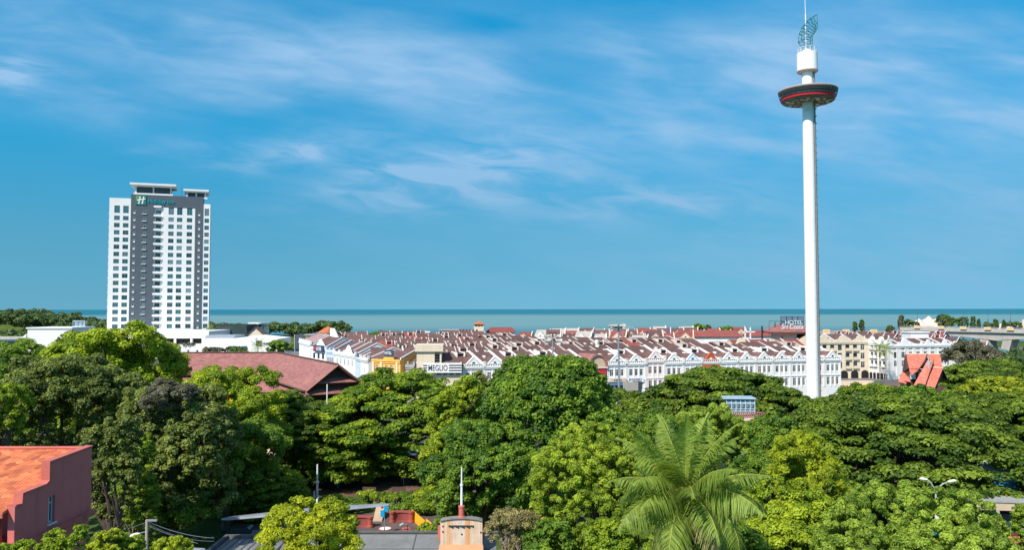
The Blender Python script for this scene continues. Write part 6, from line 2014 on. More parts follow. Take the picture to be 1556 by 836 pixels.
# floodlight masts
def mast(px, top, base_px, Y, label, w, arms):
    c = at(px, 540, Y)
    r = empty('floodlight_mast', (c.x, Y, 0), 0, label, 'floodlight')
    zt = at(px, top, Y).z
    MB().tube([(0, 0, 0), (0, 0, zt)], w, w * 0.62, 8).build('pole', M['mast_blue'], r, smooth=True)
    mb = MB(); mb.lathe([(0.25, zt - 0.1), (0.9, zt), (0.9, zt + 0.15), (0.3, zt + 0.25)], 14); mb.build('ring', M['dark_metal'], r)
    lm = MB(); lm.box(-0.35, 0.35, -0.2, 0.2, -0.25, 0.3); lm.mat(1); lm.box(-0.3, 0.3, -0.24, -0.201, -0.2, 0.25)
    me = lm.mesh('lamp', [M['steel'], M['pale_concrete']])
    for (dx, dz, yaw) in arms:
        o = link('lamp', me, r); o.location = (dx, -0.2, zt + dz); o.rotation_euler = (R(-25), 0, yaw)
    mb = MB()
    xs = [a[0] for a in arms]
    for dz in sorted({a[1] for a in arms}):
        q = [a[0] for a in arms if a[1] == dz]
        mb.tube([(min(q), 0, zt + dz), (max(q), 0, zt + dz)], 0.07, seg=5)
        mb.tube([(0, 0, zt + min(0, dz)), (0, 0, zt + max(0.1, dz))], 0.09, seg=5)
    mb.build('cross_arm', M['dark_metal'], r)
M['mast_blue'] = paint('galvanised_blue_grey', (0.26, 0.30, 0.35), 0.5, 0.1, 0.6, metal=0.3)
mast(840, 507, 840, 176, 'shorter floodlight mast with two hanging lamp clusters before the front row', 0.22, [(-1.5, -0.6, .3), (-0.9, -0.6, 0.1), (0.9, -0.6, 0), (1.5, -0.6, -.3), (-1.5, -1.6, .3), (-0.9, -1.6, 0), (1.1, -1.6, 0), (1.7, -1.6, -.3), (-1.4, -2.4, .3), (1.3, -2.4, -.2)])
mast(940, 499, 940, 176, 'taller floodlight mast with a flat ring of lamps before the front row', 0.26, [(-1.9, 0.5, .4), (-1.3, 0.5, .2), (-0.6, 0.5, .1), (0.6, 0.5, 0), (1.2, 0.5, -.2), (-1.6, 0.0, .3), (1.0, 0.0, -.2)])
c = at(947, 540, 300)
r = empty('street_mast', (c.x, 300, 0), 0, 'thin mast with a flat lamp head behind the taller floodlight mast', 'floodlight')
zt = at(947, 491, 300).z
MB().tube([(0, 0, 0), (0, 0, zt)], 0.22, 0.14, 6).build('pole', M['mast_blue'], r)
mb = MB(); mb.box(-2.2, -0.6, -0.3, 0.3, zt - 1.4, zt - 0.9); mb.box(0.6, 4.0, -0.3, 0.3, zt - 1.9, zt - 1.3); mb.box(-0.5, 0.5, -0.4, 0.4, zt - 0.5, zt); mb.build('lamp', M['steel'], r)
# white posts on the skyline
p = at(1135, 510, 300)
r = empty('gantry', (p.x, 300, 0), 0, 'pair of white gantry posts with a crossbar on the red roofs', 'gantry')
mb = MB(); z0, z1 = at(1135, 513, 300).z - 8, at(1135, 498, 300).z
for px in (1132, 1140):
    x = at(px, 500, 300).x - p.x
    mb.box(x - 0.2, x + 0.2, -0.2, 0.2, 0, z1)
mb.box(-1.2, 3.0, -0.2, 0.2, z1 - 1.9, z1 - 1.5)
mb.build('posts', M['white'], r)
p = at(1158, 510, 300)
r = empty('chimney_pipe', (p.x, 300, 0), 0, 'thin black flue pipe on the skyline left of the hotel letters', 'flue')
MB().tube([(0, 0, 0), (0, 0, at(1158, 496, 300).z)], 0.3, seg=8).build('pipe', M['dark'], r)
a = at(963, 585, 172)
r = empty('hoarding', (a.x, 172, 0), R(12), 'pale grey metal hoarding below the floodlight mast', 'hoarding')
mb = MB(); w_ = 34 * 172 / FPX / 2; z1 = at(963, 581, 172).z
mb.box(-w_, w_ * 0.4, 0, 0.12, 0.0, z1); mb.build('panel', M['steel_pale'] if 'steel_pale' in M else M['pale_concrete'], r)
MB().hexa([(w_ * 0.42, 0, 0), (w_, 1.6, 0), (w_, 1.7, 0), (w_ * 0.42, 0.12, 0), (w_ * 0.42, 0, z1), (w_, 1.6, z1), (w_, 1.7, z1), (w_ * 0.42, 0.12, z1)]).build('side_panel', M['pale_concrete'], r)

# ---------------------------------------------------------------- the house of steep orange roofs
def orange_house():
    Y = 158.0
    c = at(1400, 590, Y)
    r = empty('orange_roofed_house', (c.x, Y, 0), 0, 'timber house with several steep orange roofs and dark gables', 'house')
    def q(px, py, dy): 
        p = at(px, py, Y + dy); return (p.x - c.x, dy, p.z)
    mat = M['roof_salmon']
    def panel(name, pts, t=0.18, m=None):
        mb = MB()
        a = [Vector(p) for p in pts]
        nrm = (a[1] - a[0]).cross(a[2] - a[0]).normalized()
        mb.prism(a, -nrm * t if nrm.y < 0 else nrm * t)
        return mb.build(name, m or mat, r)
    # big saddle roof, left: ridge, curved front slope in three bands
    R0, R1 = q(1376.5, 539, 4), q(1409, 539, 4)
    bands = [((1376.5, 539), (1409, 539), 4.0), ((1377.5, 547), (1406, 547), 2.6), ((1379, 554), (1402.5, 554), 1.3), ((1380.5, 560), (1397, 560), 0.2)]
    mb = MB()
    for (a, b, d), (a2, b2, d2) in zip(bands[:-1], bands[1:]):
        mb.slab([q(*a2, d2), q(*b2, d2), q(*b, d), q(*a, d)], 0.2)
    bk = [q(1379, 560, 8), q(1402, 560, 8)]
    mb.slab([q(1376.5, 539, 4), q(1409, 539, 4), bk[1], bk[0]], 0.2)
    mb.build('roof', mat, r)
    MB().tube([q(1375.5, 538.8, 4), q(1409.5, 538.8, 4)], 0.14, seg=6).build('ridge', M['cream'], r)
    panel('gable_boards', [q(1408.6, 540.2, 4.0), q(1397, 560.5, 0.4), q(1404, 561, 4), q(1412, 556, 7)], 0.2, M['dark_wood'])
    panel('gable_boards', [q(1376.6, 540.5, 4.0), q(1372, 568, 3.0), q(1380, 562, 0.3)], 0.2, M['dark_wood'])
    mb = MB(); mb.tube([q(1409, 539.5, 3.9), q(1405, 550, 2.0), q(1397, 561, 0.0)], 0.13, seg=5); mb.tube([q(1376.4, 539.5, 3.9), q(1378, 550, 1.8), q(1380.5, 561, 0.0)], 0.13, seg=5); mb.build('barge_boards', M['dark_wood'], r)
    # small lower roof below it
    mb = MB(); mb.slab([q(1384, 569.5, -1.2), q(1387, 569.5, -1.2), q(1395.5, 563, 0.3), q(1381, 562, 0.3)], 0.15); mb.build('pent_roof', mat, r)
    mb = MB(); mb.box(-2.2, 1.0, 0.6, 3.0, 0, q(1390, 563, 0.6)[2]); mb.box(-2.3, 4.2, 3.01, 4.0, 0, q(1390, 572, 1)[2]); mb.build('wall', M['dark_wood'], r)
    # dormer window under the pent roof
    mb = MB(); x, y_, z = q(1384, 575, 0.2); mb.box(x, x + 0.9, 0.1, 0.55, z - 0.3, z + 0.7); mb.build('window', M['white'], r)
    # left wing roof slopes
    mb = MB(); mb.slab([q(1365, 580, 0.5), q(1377, 583.5, -1.0), q(1379, 565, 2.6), q(1374, 556, 4.5)], 0.18); mb.build('side_roof', mat, r)
    mb = MB(); mb.slab([q(1374, 578.5, -0.6), q(1383.5, 580.5, -1.3), q(1380, 572, 1.2), q(1375, 570, 1.6)], 0.18); mb.build('side_roof', mat, r)
    # right saddle roof behind
    mb = MB()
    rb = [((1410, 539.5), (1428.5, 539.5), 6.0), ((1414, 552), (1430.5, 552), 4.0), ((1421, 562), (1432.5, 562), 2.5)]
    for (a, b, d), (a2, b2, d2) in zip(rb[:-1], rb[1:]):
        mb.slab([q(*a2, d2), q(*b2, d2), q(*b, d), q(*a, d)], 0.2)
    mb.slab([q(1410, 539.5, 6), q(1428.5, 539.5, 6), q(1432, 560, 10), q(1414, 560, 10)], 0.2)
    mb.build('roof', mat, r)
    MB().tube([q(1409.5, 539.2, 6), q(1429, 539.2, 6)], 0.13, seg=6).build('ridge', M['cream'], r)
    # long slope with the grey strip
    mb = MB(); mb.slab([q(1384, 594, -3.6), q(1404.5, 590, -4.2), q(1417.5, 551, 2.0), q(1409, 548.5, 2.0)], 0.2); o = mb.build('long_roof', mat, r)
    a, b, c_, d = Vector(q(1397.5, 581, -2.05)), Vector(q(1403, 581, -2.2)), Vector(q(1414.5, 550.5, 1.95)), Vector(q(1409, 549.5, 1.95))
    mb = MB(); up = Vector((0, -0.12, 0.10)); mb.prism([a + up, b + up, c_ + up, d + up], up * 0.5); mb.build('grey_strip', M['grey'], o)
    # right long slope and its dark side gable
    mb = MB(); mb.slab([q(1404, 590.5, -3.2), q(1420.5, 590.5, -3.2), q(1432.5, 561, 1.6), q(1418.5, 559, 1.6)], 0.2); mb.build('long_roof', mat, r)
    MB().tube([q(1418, 558.6, 1.7), q(1433, 560.6, 1.7)], 0.14, seg=6).build('ridge', M['cream'], r)
    panel('gable_boards', [q(1432.6, 561.5, 1.6), q(1422, 586, -2.4), q(1440, 577, 6)], 0.2, M['dark_wood'])
    panel('gable_boards', [q(1418.2, 552, 2.0), q(1405.5, 588, -3.6), q(1408, 588, -1.0), q(1420, 558, 3.0)], 0.2, M['dark_wood'])
    mb = MB(); mb.slab([q(1433, 561, 1.6), q(1440, 576, 0.8), q(1438, 579, 7), q(1431.5, 561, 8)], 0.2); mb.build('back_roof', M['slate'], r)
    for px, py in ((1376, 534.5), (1418.6, 546)):
        MB().tube([q(px, py + 6, 4), q(px, py, 4)], 0.09, 0.02, 5).build('finial', M['dark_wood'], r)
    mb = MB(); x0 = q(1376, 590, 0)[0]; x1 = q(1434, 590, 0)[0]
    mb.box(x0 + 0.9, x1, 2.2, 3.0, 0, q(1400, 575, 2.2)[2]); mb.box(q(1409, 590, 0)[0], x1 - 0.4, -2.0, 2.19, 0, q(1415, 585, -2)[2] - 0.6); mb.build('wall', M['dark_wood'], r)
orange_house()
M['canvas'] = paint('dirty_canvas', (0.50, 0.45, 0.40), 0.8, 0.15, 0.8, stain=0.4)
M['pale_stone'] = paint('pale_pink_stone', (0.66, 0.56, 0.50), 0.8, 0.15, 0.8, stain=0.3)
M['shingle'] = paint('grey_shingle', (0.17, 0.14, 0.125), 0.9, 0.25, 1.5, bump=0.5, bscale=10)
M['rail_red'] = paint('orange_red_rail', (0.55, 0.12, 0.07), 0.6, 0.1, 1)
# ---------------------------------------------------------------- the red building at the lower left
def red_building():
    Xw = -25.6
    r = empty('red_building', (Xw, 46, 0), 0, 'red painted building with orange tiled roof and a stepped gable wall', 'building')
    def w(px, py):
        Y = Xw * FPX / (px - 778.0)
        p = at(px, py, Y)
        return (0.0, Y - 46, p.z)
    def wz(px, py): return w(px, py)[2]
    top = [w(145, 679), w(82, 703), w(82, 731), w(76, 738), w(41, 752), w(40, 768), w(31, 770)]
    yf, yb = top[-1][1], top[0][1]
    led = 11.85
    # gable wall above the ledge, with a real window opening, then the wall below it
    wy0, wy1 = w(81.5, 760)[1], w(91, 760)[1]
    wz0, wz1 = 12.15, 13.62
    mb = MB()
    t = 0.35
    def seg(poly): mb.prism([(0, y, z) for y, z in poly], (-t, 0, 0))
    prof = [(p[1], p[2]) for p in top]
    def zt(y):
        for (a, za), (b, zb) in zip(prof[:-1], prof[1:]):
            if b <= y <= a and abs(a - b) > 1e-4: return zb + (za - zb) * (y - b) / (a - b)
        return prof[-1][1]
    # columns of wall between breakpoints, so that the stepped parapet and the opening are real
    ys = sorted({yf, yb, wy0, wy1} | {p[0] for p in prof})
    for a, b in zip(ys[:-1], ys[1:]):
        if b - a < 1e-3: continue
        za, zb_ = zt(a + 1e-3), zt(b - 1e-3)
        if wy0 - 1e-4 <= a and b <= wy1 + 1e-4:
            seg([(a, led), (b, led), (b, wz0), (a, wz0)]); seg([(a, wz1), (b, wz1), (b, zb_), (a, za)])
        else:
            seg([(a, led), (b, led), (b, zb_), (a, za)])
    mb.build('gable_wall', M['red_wall'], r)
    MB().box(-t + 0.02, -0.12, yf + 0.05, yb, 0, led - 0.3).build('lower_wall', M['red_wall'], r)
    mb = MB(); mb.box(-t, 0.28, yf - 0.5, yb + 0.08, led - 0.30, led - 0.004); mb.build('ledge', M['mossy_ledge'], r)
    mb = MB()
    cap = 0.10
    for (a, b) in zip(top[:-1], top[1:]):
        a, b = Vector(a), Vector(b)
        if abs(a.y - b.y) < 0.02:
            mb.box(-t - 0.06, 0.06, a.y - 0.09, a.y + 0.05, min(a.z, b.z), max(a.z, b.z) + cap)
        else:
            mb.hexa([(-t - 0.07, b.y, b.z + 0.003), (0.07, b.y, b.z + 0.003), (0.07, a.y, a.z + 0.003), (-t - 0.07, a.y, a.z + 0.003), (-t - 0.07, b.y, b.z + cap), (0.07, b.y, b.z + cap), (0.07, a.y, a.z + cap), (-t - 0.07, a.y, a.z + cap)])
    mb.build('coping', M['red_ledge'], r)
    # window in the gable wall: pale frame, three lights, a muntin
    wm = MB()
    h = wz1 - wz0
    ww = wy1 - wy0
    wm.mat(1)
    wm.box(-0.25, -0.15, 0, 0.07, 0, h).box(-0.25, -0.15, ww - 0.07, ww, 0, h).box(-0.25, -0.15, 0.07, ww - 0.07, 0, 0.07).box(-0.25, -0.15, 0.07, ww - 0.07, h - 0.07, h).box(-0.24, -0.155, ww / 2 - 0.03, ww / 2 + 0.03, 0.07, h - 0.07).box(-0.235, -0.16, 0.07, ww - 0.07, h * 0.72, h * 0.72 + 0.06)
    wm.mat(0); wm.box(-0.22, -0.19, 0.02, ww - 0.02, 0.02, h - 0.02)
    o = wm.build('window', [M['glass'], M['frame_blue']], r); o.location = (0, wy0, wz0)
    o = MB().box(-0.02, 0.1, -0.1, ww + 0.1, -0.08, 0.0).build('sill', M['frame_blue'], o)
    # roof: front slope in two fields and a rear slope
    L_ = 24.0
    ridge = (yb - 0.15, wz(145, 679) - 0.10)
    eave = (w(31, 771)[1] - 0.5, wz(31, 773) - 0.12)
    mb = MB()
    mb.slab([(-L_, eave[0], eave[1]), (-t - 0.02, eave[0], eave[1]), (-t - 0.02, ridge[0], ridge[1]), (-L_, ridge[0], ridge[1])], 0.14)
    mb.build('roof', M['roof_orange'], r)
    MB().box(-L_, -t - 0.01, ridge[0] - 0.28, ridge[0] + 0.08, 0, ridge[1] - 0.16).build('back_wall', M['red_wall'], r)
    MB().tube([(-L_, ridge[0], ridge[1] + 0.06), (-t, ridge[0], ridge[1] + 0.06)], 0.11, seg=8).build('ridge', M['red_ledge'], r)
    MB().box(-L_, -t + 0.1, eave[0] - 0.12, eave[0] - 0.003, eave[1] - 0.22, eave[1] + 0.02).build('gutter', M['red_ledge'], r)
    # front: recessed wall below the eaves, balcony ledge and rail, columns, fill walls
    MB().box(-L_, -t - 0.01, yf + 1.9, yf + 2.1, 0, eave[1] + 0.35).build('front_wall', M['red_wall'], r)
    MB().box(-L_, -t - 0.01, yf - 0.5, yf + 1.89, led - 0.29, led - 0.01).build('balcony_floor', M['red_ledge'], r)
    mb = MB()
    for x in (-0.95, -5.2, -9.4, -13.6): mb.box(x - 0.17, x + 0.17, yf - 0.1, yf + 0.24, led - 0.009, eave[1] - 0.02)
    mb.build('column', M['red_wall'], r)
    MB().box(-L_, -1.13, yf - 0.25, yf - 0.11, led + 0.0, led + 0.55).build('balustrade', M['red_ledge'], r)
    MB().box(-L_, -t, yf + 0.9, yf + 1.2, 0, led - 0.31).build('base_wall', M['red_wall'], r)
    mb = MB(); mb.tube([(-1.6, yf - 0.4, eave[1] - 0.3), (-0.7, yf - 0.4, eave[1] - 0.8), (-0.7, yf - 0.4, led)], 0.05, seg=6); mb.build('downpipe', M['red_ledge'], r)
M['red_wall'] = paint('red_wall_paint', (0.60, 0.155, 0.145), 0.75, 0.10, 0.5, stain=0.28, stain_col=(0.17, 0.03, 0.035), bump=0.15, bscale=14)
M['red_ledge'] = paint('salmon_ledge', (0.50, 0.13, 0.10), 0.75, 0.12, 0.8, stain=0.35, stain_col=(0.14, 0.08, 0.06))
M['mossy_ledge'] = paint('mossy_ledge', (0.46, 0.12, 0.10), 0.8, 0.15, 1.0, stain=0.9, stain_col=(0.07, 0.06, 0.035))
M['frame_blue'] = paint('pale_blue_frame', (0.52, 0.62, 0.68), 0.5, 0.08, 2)
red_building()

# ---------------------------------------------------------------- low roofs at the bottom of the picture
def flat_roof():
    Y = 70.0
    a, b = at(528, 812, Y), at(735, 815, Y)
    r = empty('felt_roof', (a.x, Y, 0), 0, 'long grey felt roof with a dark coping below the plaza', 'roof building')
    w = b.x - a.x + 1.0
    z = a.z
    MB().hexa([(0 - 5, -14, 0), (w, -14, 0), (w, 0, 0), (-5, 0, 0), (-5, -14, z - 2.9), (w, -14, z - 2.9), (w, 0, z - 0.2), (-5, 0, z - 0.2)]).build('wall', M['grey'], r)
    mb = MB(); mb.slab([(-5.1, -14.2, z - 2.75), (w + 0.1, -14.2, z - 2.75), (w + 0.1, 0, z - 0.05), (-5.1, 0, z - 0.05)], 0.12); mb.build('felt', M['felt'], r)
    mb = MB()
    for i in range(4):
        x = -4 + i * (w + 4) / 3.4
        mb.hexa([(x, -14, z - 2.70), (x + 0.10, -14, z - 2.70), (x + 0.10, -0.1, z - 0.065), (x, -0.1, z - 0.065), (x, -14, z - 2.66), (x + 0.10, -14, z - 2.66), (x + 0.10, -0.1, z - 0.02), (x, -0.1, z - 0.02)])
    for y in (-2.6, -5.4, -8.4):
        zz = z - 0.05 + y * 2.7 / 14.2
        mb.box(-5, w, y, y + 0.12, zz - 0.05, zz + 0.03)
    mb.build('seam', M['felt_seam'], r)
    mb = MB(); mb.box(-5.2, w + 0.2, 0.0, 0.3, z - 0.3, z + 0.1); mb.box(-5.25, w + 0.25, -0.06, 0.36, z + 0.1, z + 0.18); mb.build('coping', M['felt_seam'], r)
M['felt'] = paint('grey_felt', (0.185, 0.185, 0.175), 0.9, 0.18, 0.6, stain=0.5, stain_col=(0.10, 0.10, 0.095), bump=0.3, bscale=5)
M['felt_seam'] = paint('felt_seam', (0.105, 0.105, 0.10), 0.9, 0.2, 1.0, stain=0.5, stain_col=(0.24, 0.24, 0.22))
flat_roof()
def left_roof():
    Y = 71.0
    a, b = at(346, 815, Y), at(425, 817, Y)
    r = empty('felt_roof', (a.x, Y, 0), 0, 'dark ribbed flat roof with a kerb, left of the bright yellow tree', 'roof building')
    w = b.x - a.x + 0.6
    z = a.z - 0.25
    MB().box(0.1, w, -16, -0.1, 0, z - 0.01).build('wall', M['grey'], r)
    mb = MB(); mb.poly([(0.1, -16, z), (w, -16, z), (w, 0, z), (0.1, 0, z)]); mb.build('felt', M['felt'], r)
    mb = MB(); mb.box(0, w, 0, 0.3, 0, z + 0.32); mb.box(-0.3, 0, -16, 0.3, 0, z + 0.32); mb.build('kerb', M['felt_seam'], r)
    mb = MB()
    for i in range(8): mb.box(0.4 + i * (w - 0.5) / 8, 0.5 + i * (w - 0.5) / 8, -15.8, -0.05, z + 0.005, z + 0.05)
    mb.build('rib', M['felt_seam'], r)
left_roof()
a, b = at(232, 829, 64), at(316, 829, 64)
r = empty('pale_roof', (a.x, 64, 0), R(-6), 'pale sheet metal roof edge showing behind the yellow bushes', 'roof building')
MB().slab([(0, 0, a.z), (b.x - a.x, 0, a.z - 0.1), (b.x - a.x, -6, a.z - 1.0), (0, -6, a.z - 1.0)], 0.1).build('roof', M['steel'], r)
MB().box(0.2, b.x - a.x - 0.2, -5.8, -0.2, 0, a.z - 1.2).build('wall', M['grey'], r)

def rusty_tank():
    Y = 66.5
    a, b = at(667.5, 836, Y), at(733.5, 836, Y)
    r = empty('rusty_roof_hood', ((a.x + b.x) / 2, Y, 0), 0, 'rust streaked pale metal roof hood with curved top and flagpole base', 'roof hood')
    w = (b.x - a.x) / 2
    zl, zs, zt = at(700, 834, Y).z, at(700, 793, Y).z, at(700, 789, Y).z
    n = 12
    arc = [(w * 0.97 * (1 - 2 * k / n), zs + (zt - zs) * math.sin(math.pi * k / n) ** 0.7) for k in range(n + 1)]
    # the front leans back slightly like a hipped sheet
    mb = MB(); mb.prism([(-w * 0.97, 0, zl), (w * 0.97, 0, zl)] + [(x, 0.0, z) for x, z in arc], (0, 0.6, 0)); mb.build('hood', M['rust_sheet'], r)
    mb = MB()
    for k in range(n):
        (x0, z0), (x1, z1) = arc[k], arc[k + 1]
        mb.hexa([(x1, -0.12, z1 + 0.002), (x0, -0.12, z0 + 0.002), (x0, 0.7, z0 + 0.002), (x1, 0.7, z1 + 0.002), (x1, -0.12, z1 + 0.07), (x0, -0.12, z0 + 0.07), (x0, 0.7, z0 + 0.07), (x1, 0.7, z1 + 0.07)])
    mb.build('top_sheet', M['rust_top'], r)
    mb = MB(); mb.prism([(-w * 1.04, -0.35, zl - 0.25), (w * 1.04, -0.35, zl - 0.25), (w * 1.0, -0.02, zl + 0.30), (-w * 1.0, -0.02, zl + 0.30)], (0, -0.06, 0)); mb.build('flashing', M['rust_pale'], r)
    mb = MB(); mb.box(-w * 0.98, w * 0.98, 0, 1.2, 0, zl - 0.01); mb.build('wall', M['grey'], r)
    mb = MB()
    for x in (-w * 1.04, w * 1.0): MB().box(x - 0.1, x + 0.12, 0.3, 0.7, zl + 0.6, zl + 1.7).build('side_bracket', M['red_ledge'], r)
    mb = MB()
    for (x, z) in ((-w * 0.85, zl + 1.8), (-w * 0.85, zl + 1.35), (w * 0.02, zl + 1.15), (w * 0.9, zl + 1.3)):
        mb.box(x - 0.06, x + 0.06, -0.05, 0.0, z - 0.05, z + 0.05)
    for i in range(14):
        x = -w * 0.55 + i * w * 1.1 / 13
        mb.box(x - 0.07, x + 0.05, -0.04, 0.0, zs - 0.45 - 0.06 * (i * 7 % 3), zs - 0.32)
    mb.build('stains_and_bolts', M['dark_metal'], r)
    f = empty('flagpole', ((a.x + b.x) / 2, Y + 0.35, 0), 0, 'white two stage flagpole on a red base above the rusty hood', 'flagpole')
    zb = zt + 0.07
    MB().lathe([(0.32, zb - 0.2), (0.32, zb + 0.05), (0.24, zb + 0.1), (0.24, zb + 0.72), (0.27, zb + 0.78), (0.27, zb + 0.9), (0.12, zb + 0.95)], 14).build('base', M['red_ledge'], f)
    zm, zp = at(700, 739, Y).z, at(700, 712, Y).z
    mb = MB(); mb.tube([(0, 0, zb + 0.9), (0, 0, zm)], 0.105, 0.095, 8); mb.lathe([(0.14, zm - 0.08), (0.14, zm + 0.08)], 10); mb.tube([(0, 0, zm), (0, 0, zp)], 0.07, 0.055, 8); mb.build('pole', M['pole_white'], f)
def rust_material():
    m = paint('rust_streaked_sheet', (0.62, 0.50, 0.40), 0.7, 0.15, 1.6, stain=1.0, stain_col=(0.60, 0.29, 0.10), streak=0.04)
    return m
M['rust_sheet'] = rust_material()
M['rust_top'] = paint('weathered_top', (0.22, 0.20, 0.18), 0.8, 0.25, 1.0, stain=0.6, stain_col=(0.08, 0.07, 0.06))
M['rust_pale'] = paint('pale_orange_flashing', (0.55, 0.28, 0.14), 0.7, 0.12, 0.7, stain=0.3, stain_col=(0.45, 0.18, 0.05))
rusty_tank()

# ---------------------------------------------------------------- plaza
def planter_wall(label, px0, px1, py0, py1, Y, curve):
    a, b = at(px0, py1, Y), at(px1, py1, Y)
    r = empty('red_wall', (a.x, Y, 0), 0, label, 'wall')
    w = b.x - a.x; h = (py1 - py0) * Y / FPX
    n = 8
    mb, mc = MB(), MB()
    for i in range(n):
        t0, t1 = i / n, (i + 1) / n
        f = lambda t: curve * 4 * t * (1 - t)
        x0, x1, y0, y1 = w * t0, w * t1, f(t0), f(t1)
        mb.hexa([(x0, y0, 0), (x1, y1, 0), (x1, y1 + 0.3, 0), (x0, y0 + 0.3, 0), (x0, y0, h), (x1, y1, h), (x1, y1 + 0.3, h), (x0, y0 + 0.3, h)])
        for z0, z1 in ((h + 0.002, h + 0.16), (0.0, 0.16)):
            mc.hexa([(x0, y0 - 0.12, z0), (x1, y1 - 0.12, z0), (x1, y1 + 0.42 * (z0 > 0.5) - 0.003, z0), (x0, y0 + 0.42 * (z0 > 0.5) - 0.003, z0), (x0, y0 - 0.12, z1), (x1, y1 - 0.12, z1), (x1, y1 + 0.42 * (z0 > 0.5) - 0.003, z1), (x0, y0 + 0.42 * (z0 > 0.5) - 0.003, z1)])
    mb.build('panel', M['maroon_wall'], r); mc.build('moulding', M['maroon_trim'], r)
    mb = MB()
    for x in (0.0, w): mb.lathe([(0.34, 0), (0.34, 0.2), (0.26, 0.25), (0.26, h - 0.05), (0.36, h + 0.02), (0.36, h + 0.2)], 12, c=(x, 0.15))
    mb.build('pillar', M['maroon_trim'], r)
M['maroon_wall'] = paint('brick_red_wall', (0.26, 0.06, 0.055), 0.8, 0.15, 0.8, stain=0.3, stain_col=(0.12, 0.03, 0.03))
M['maroon_trim'] = paint('brick_red_trim', (0.34, 0.08, 0.06), 0.8, 0.15, 0.8, stain=0.2)
planter_wall('low curved brick red wall left of the tan steps', 531, 562, 784, 798, 88.5, 0.35)
planter_wall('low curved brick red wall right of the tan steps', 595, 624, 781, 795, 90.5, 0.45)
a, b = at(566, 797, 91), at(580, 797, 91)
r = empty('steps', (a.x, 91, 0), 0, 'flight of tan steps between the two brick red walls', 'steps')
mb = MB(); w = b.x - a.x
for i in range(7): mb.box(0, w, i * 0.35, 3.0, i * 0.17, (i + 1) * 0.17 - 0.002)
mb.build('treads', M['tan'], r)
c = at(585, 801, 88)
o = MB().lathe([(0.62, 0.02), (0.62, 0.07), (0.5, 0.08)], 20, c=(0, 0)).build('ground_disc', M['white'])
o.location = (c.x, 88, 0.012); tag(o, 'white round disc set in the dark plaza floor', 'floor disc')
o = MB().lathe([(0.80, 0.0), (0.80, 0.05), (0.62, 0.055)], 20).build('rim', M['maroon_trim'], o)
a, b = at(616, 800, 84), at(640, 815, 77)
r = empty('sloping_wall', (a.x, 84, 0), math.atan2(b.y - a.y, b.x - a.x), 'sloping salmon kerb wall at the right edge of the plaza', 'wall')
L_ = (Vector((b.x, b.y)) - Vector((a.x, a.y))).length
MB().hexa([(0, -0.3, 0), (L_, -0.3, 0), (L_, 0.3, 0), (0, 0.3, 0), (0, -0.25, 1.1), (L_, -0.25, 0.5), (L_, 0.25, 0.5), (0, 0.25, 1.1)]).build('panel', M['maroon_wall'], r)
MB().hexa([(-0.1, -0.4, 1.102), (L_, -0.4, 0.502), (L_, 0.4, 0.502), (-0.1, 0.4, 1.102), (-0.1, -0.4, 1.22), (L_, -0.4, 0.62), (L_, 0.4, 0.62), (-0.1, 0.4, 1.22)]).build('coping', M['red_ledge'], r)
# yellow hoarding with a green outline
def yellow_wall():
    a, m_, b = at(625, 795, 92), at(645, 800, 87), at(655, 803, 85.5)
    r = empty('yellow_hoarding', (a.x, 92, 0), 0, 'bright yellow hoarding in two panels right of the plaza', 'hoarding')
    for (p, q, z0, z1, nm) in ((a, m_, 1.15, 1.15, 'panel'), (m_, b, 1.35, 1.3, 'panel')):
        x0, y0, x1, y1 = p.x - a.x, p.y - 92, q.x - a.x, q.y - 92
        g = 0.12 if p is m_ else 0.0
        MB().hexa([(x0 + g, y0, 0), (x1, y1, 0), (x1, y1 + 0.15, 0), (x0 + g, y0 + 0.15, 0), (x0 + g, y0, z0), (x1, y1, z1), (x1, y1 + 0.15, z1), (x0 + g, y0 + 0.15, z0)]).build(nm, M['bright_yellow'], r)
    x, y = (m_.x + b.x) / 2 - a.x, (m_.y + b.y) / 2 - 92
    mb = MB()
    d = Vector((b.x - m_.x, b.y - m_.y, 0)).normalized()
    nrm = Vector((d.y, -d.x, 0)) * 0.03
    o = Vector((x, y, 0)) + nrm
    for (u0, u1, z0, z1) in ((-0.35, 0.35, 0.9, 1.0), (-0.35, 0.35, 0.3, 0.4), (-0.35, -0.25, 0.4, 0.9), (0.25, 0.35, 0.4, 0.9)):
        p, q = o + d * u0, o + d * u1
        mb.prism([(p.x, p.y, z0), (q.x, q.y, z0), (q.x, q.y, z1), (p.x, p.y, z1)], nrm)
    mb.build('green_outline', M['frame_green'], r)
yellow_wall()
a = at(664, 783, 95)
r = empty('orange_gate', (a.x - 0.6, 95, 0), R(-10), 'small orange angled gate frame among bushes left of the rusty hood', 'gate')
mb = MB(); mb.box(0, 0.18, 0, 0.18, 0, 2.0); mb.box(1.1, 1.28, 0, 0.18, 0, 1.75); mb.hexa([(-0.3, -0.02, 2.0), (1.4, -0.02, 1.8), (1.4, 0.2, 1.8), (-0.3, 0.2, 2.0), (-0.3, -0.02, 2.2), (1.4, -0.02, 2.0), (1.4, 0.2, 2.0), (-0.3, 0.2, 2.2)]); mb.build('frame', M['orange_post'] if 'orange_post' in M else M['rust_pale'], r)
a = at(641, 835, 84)
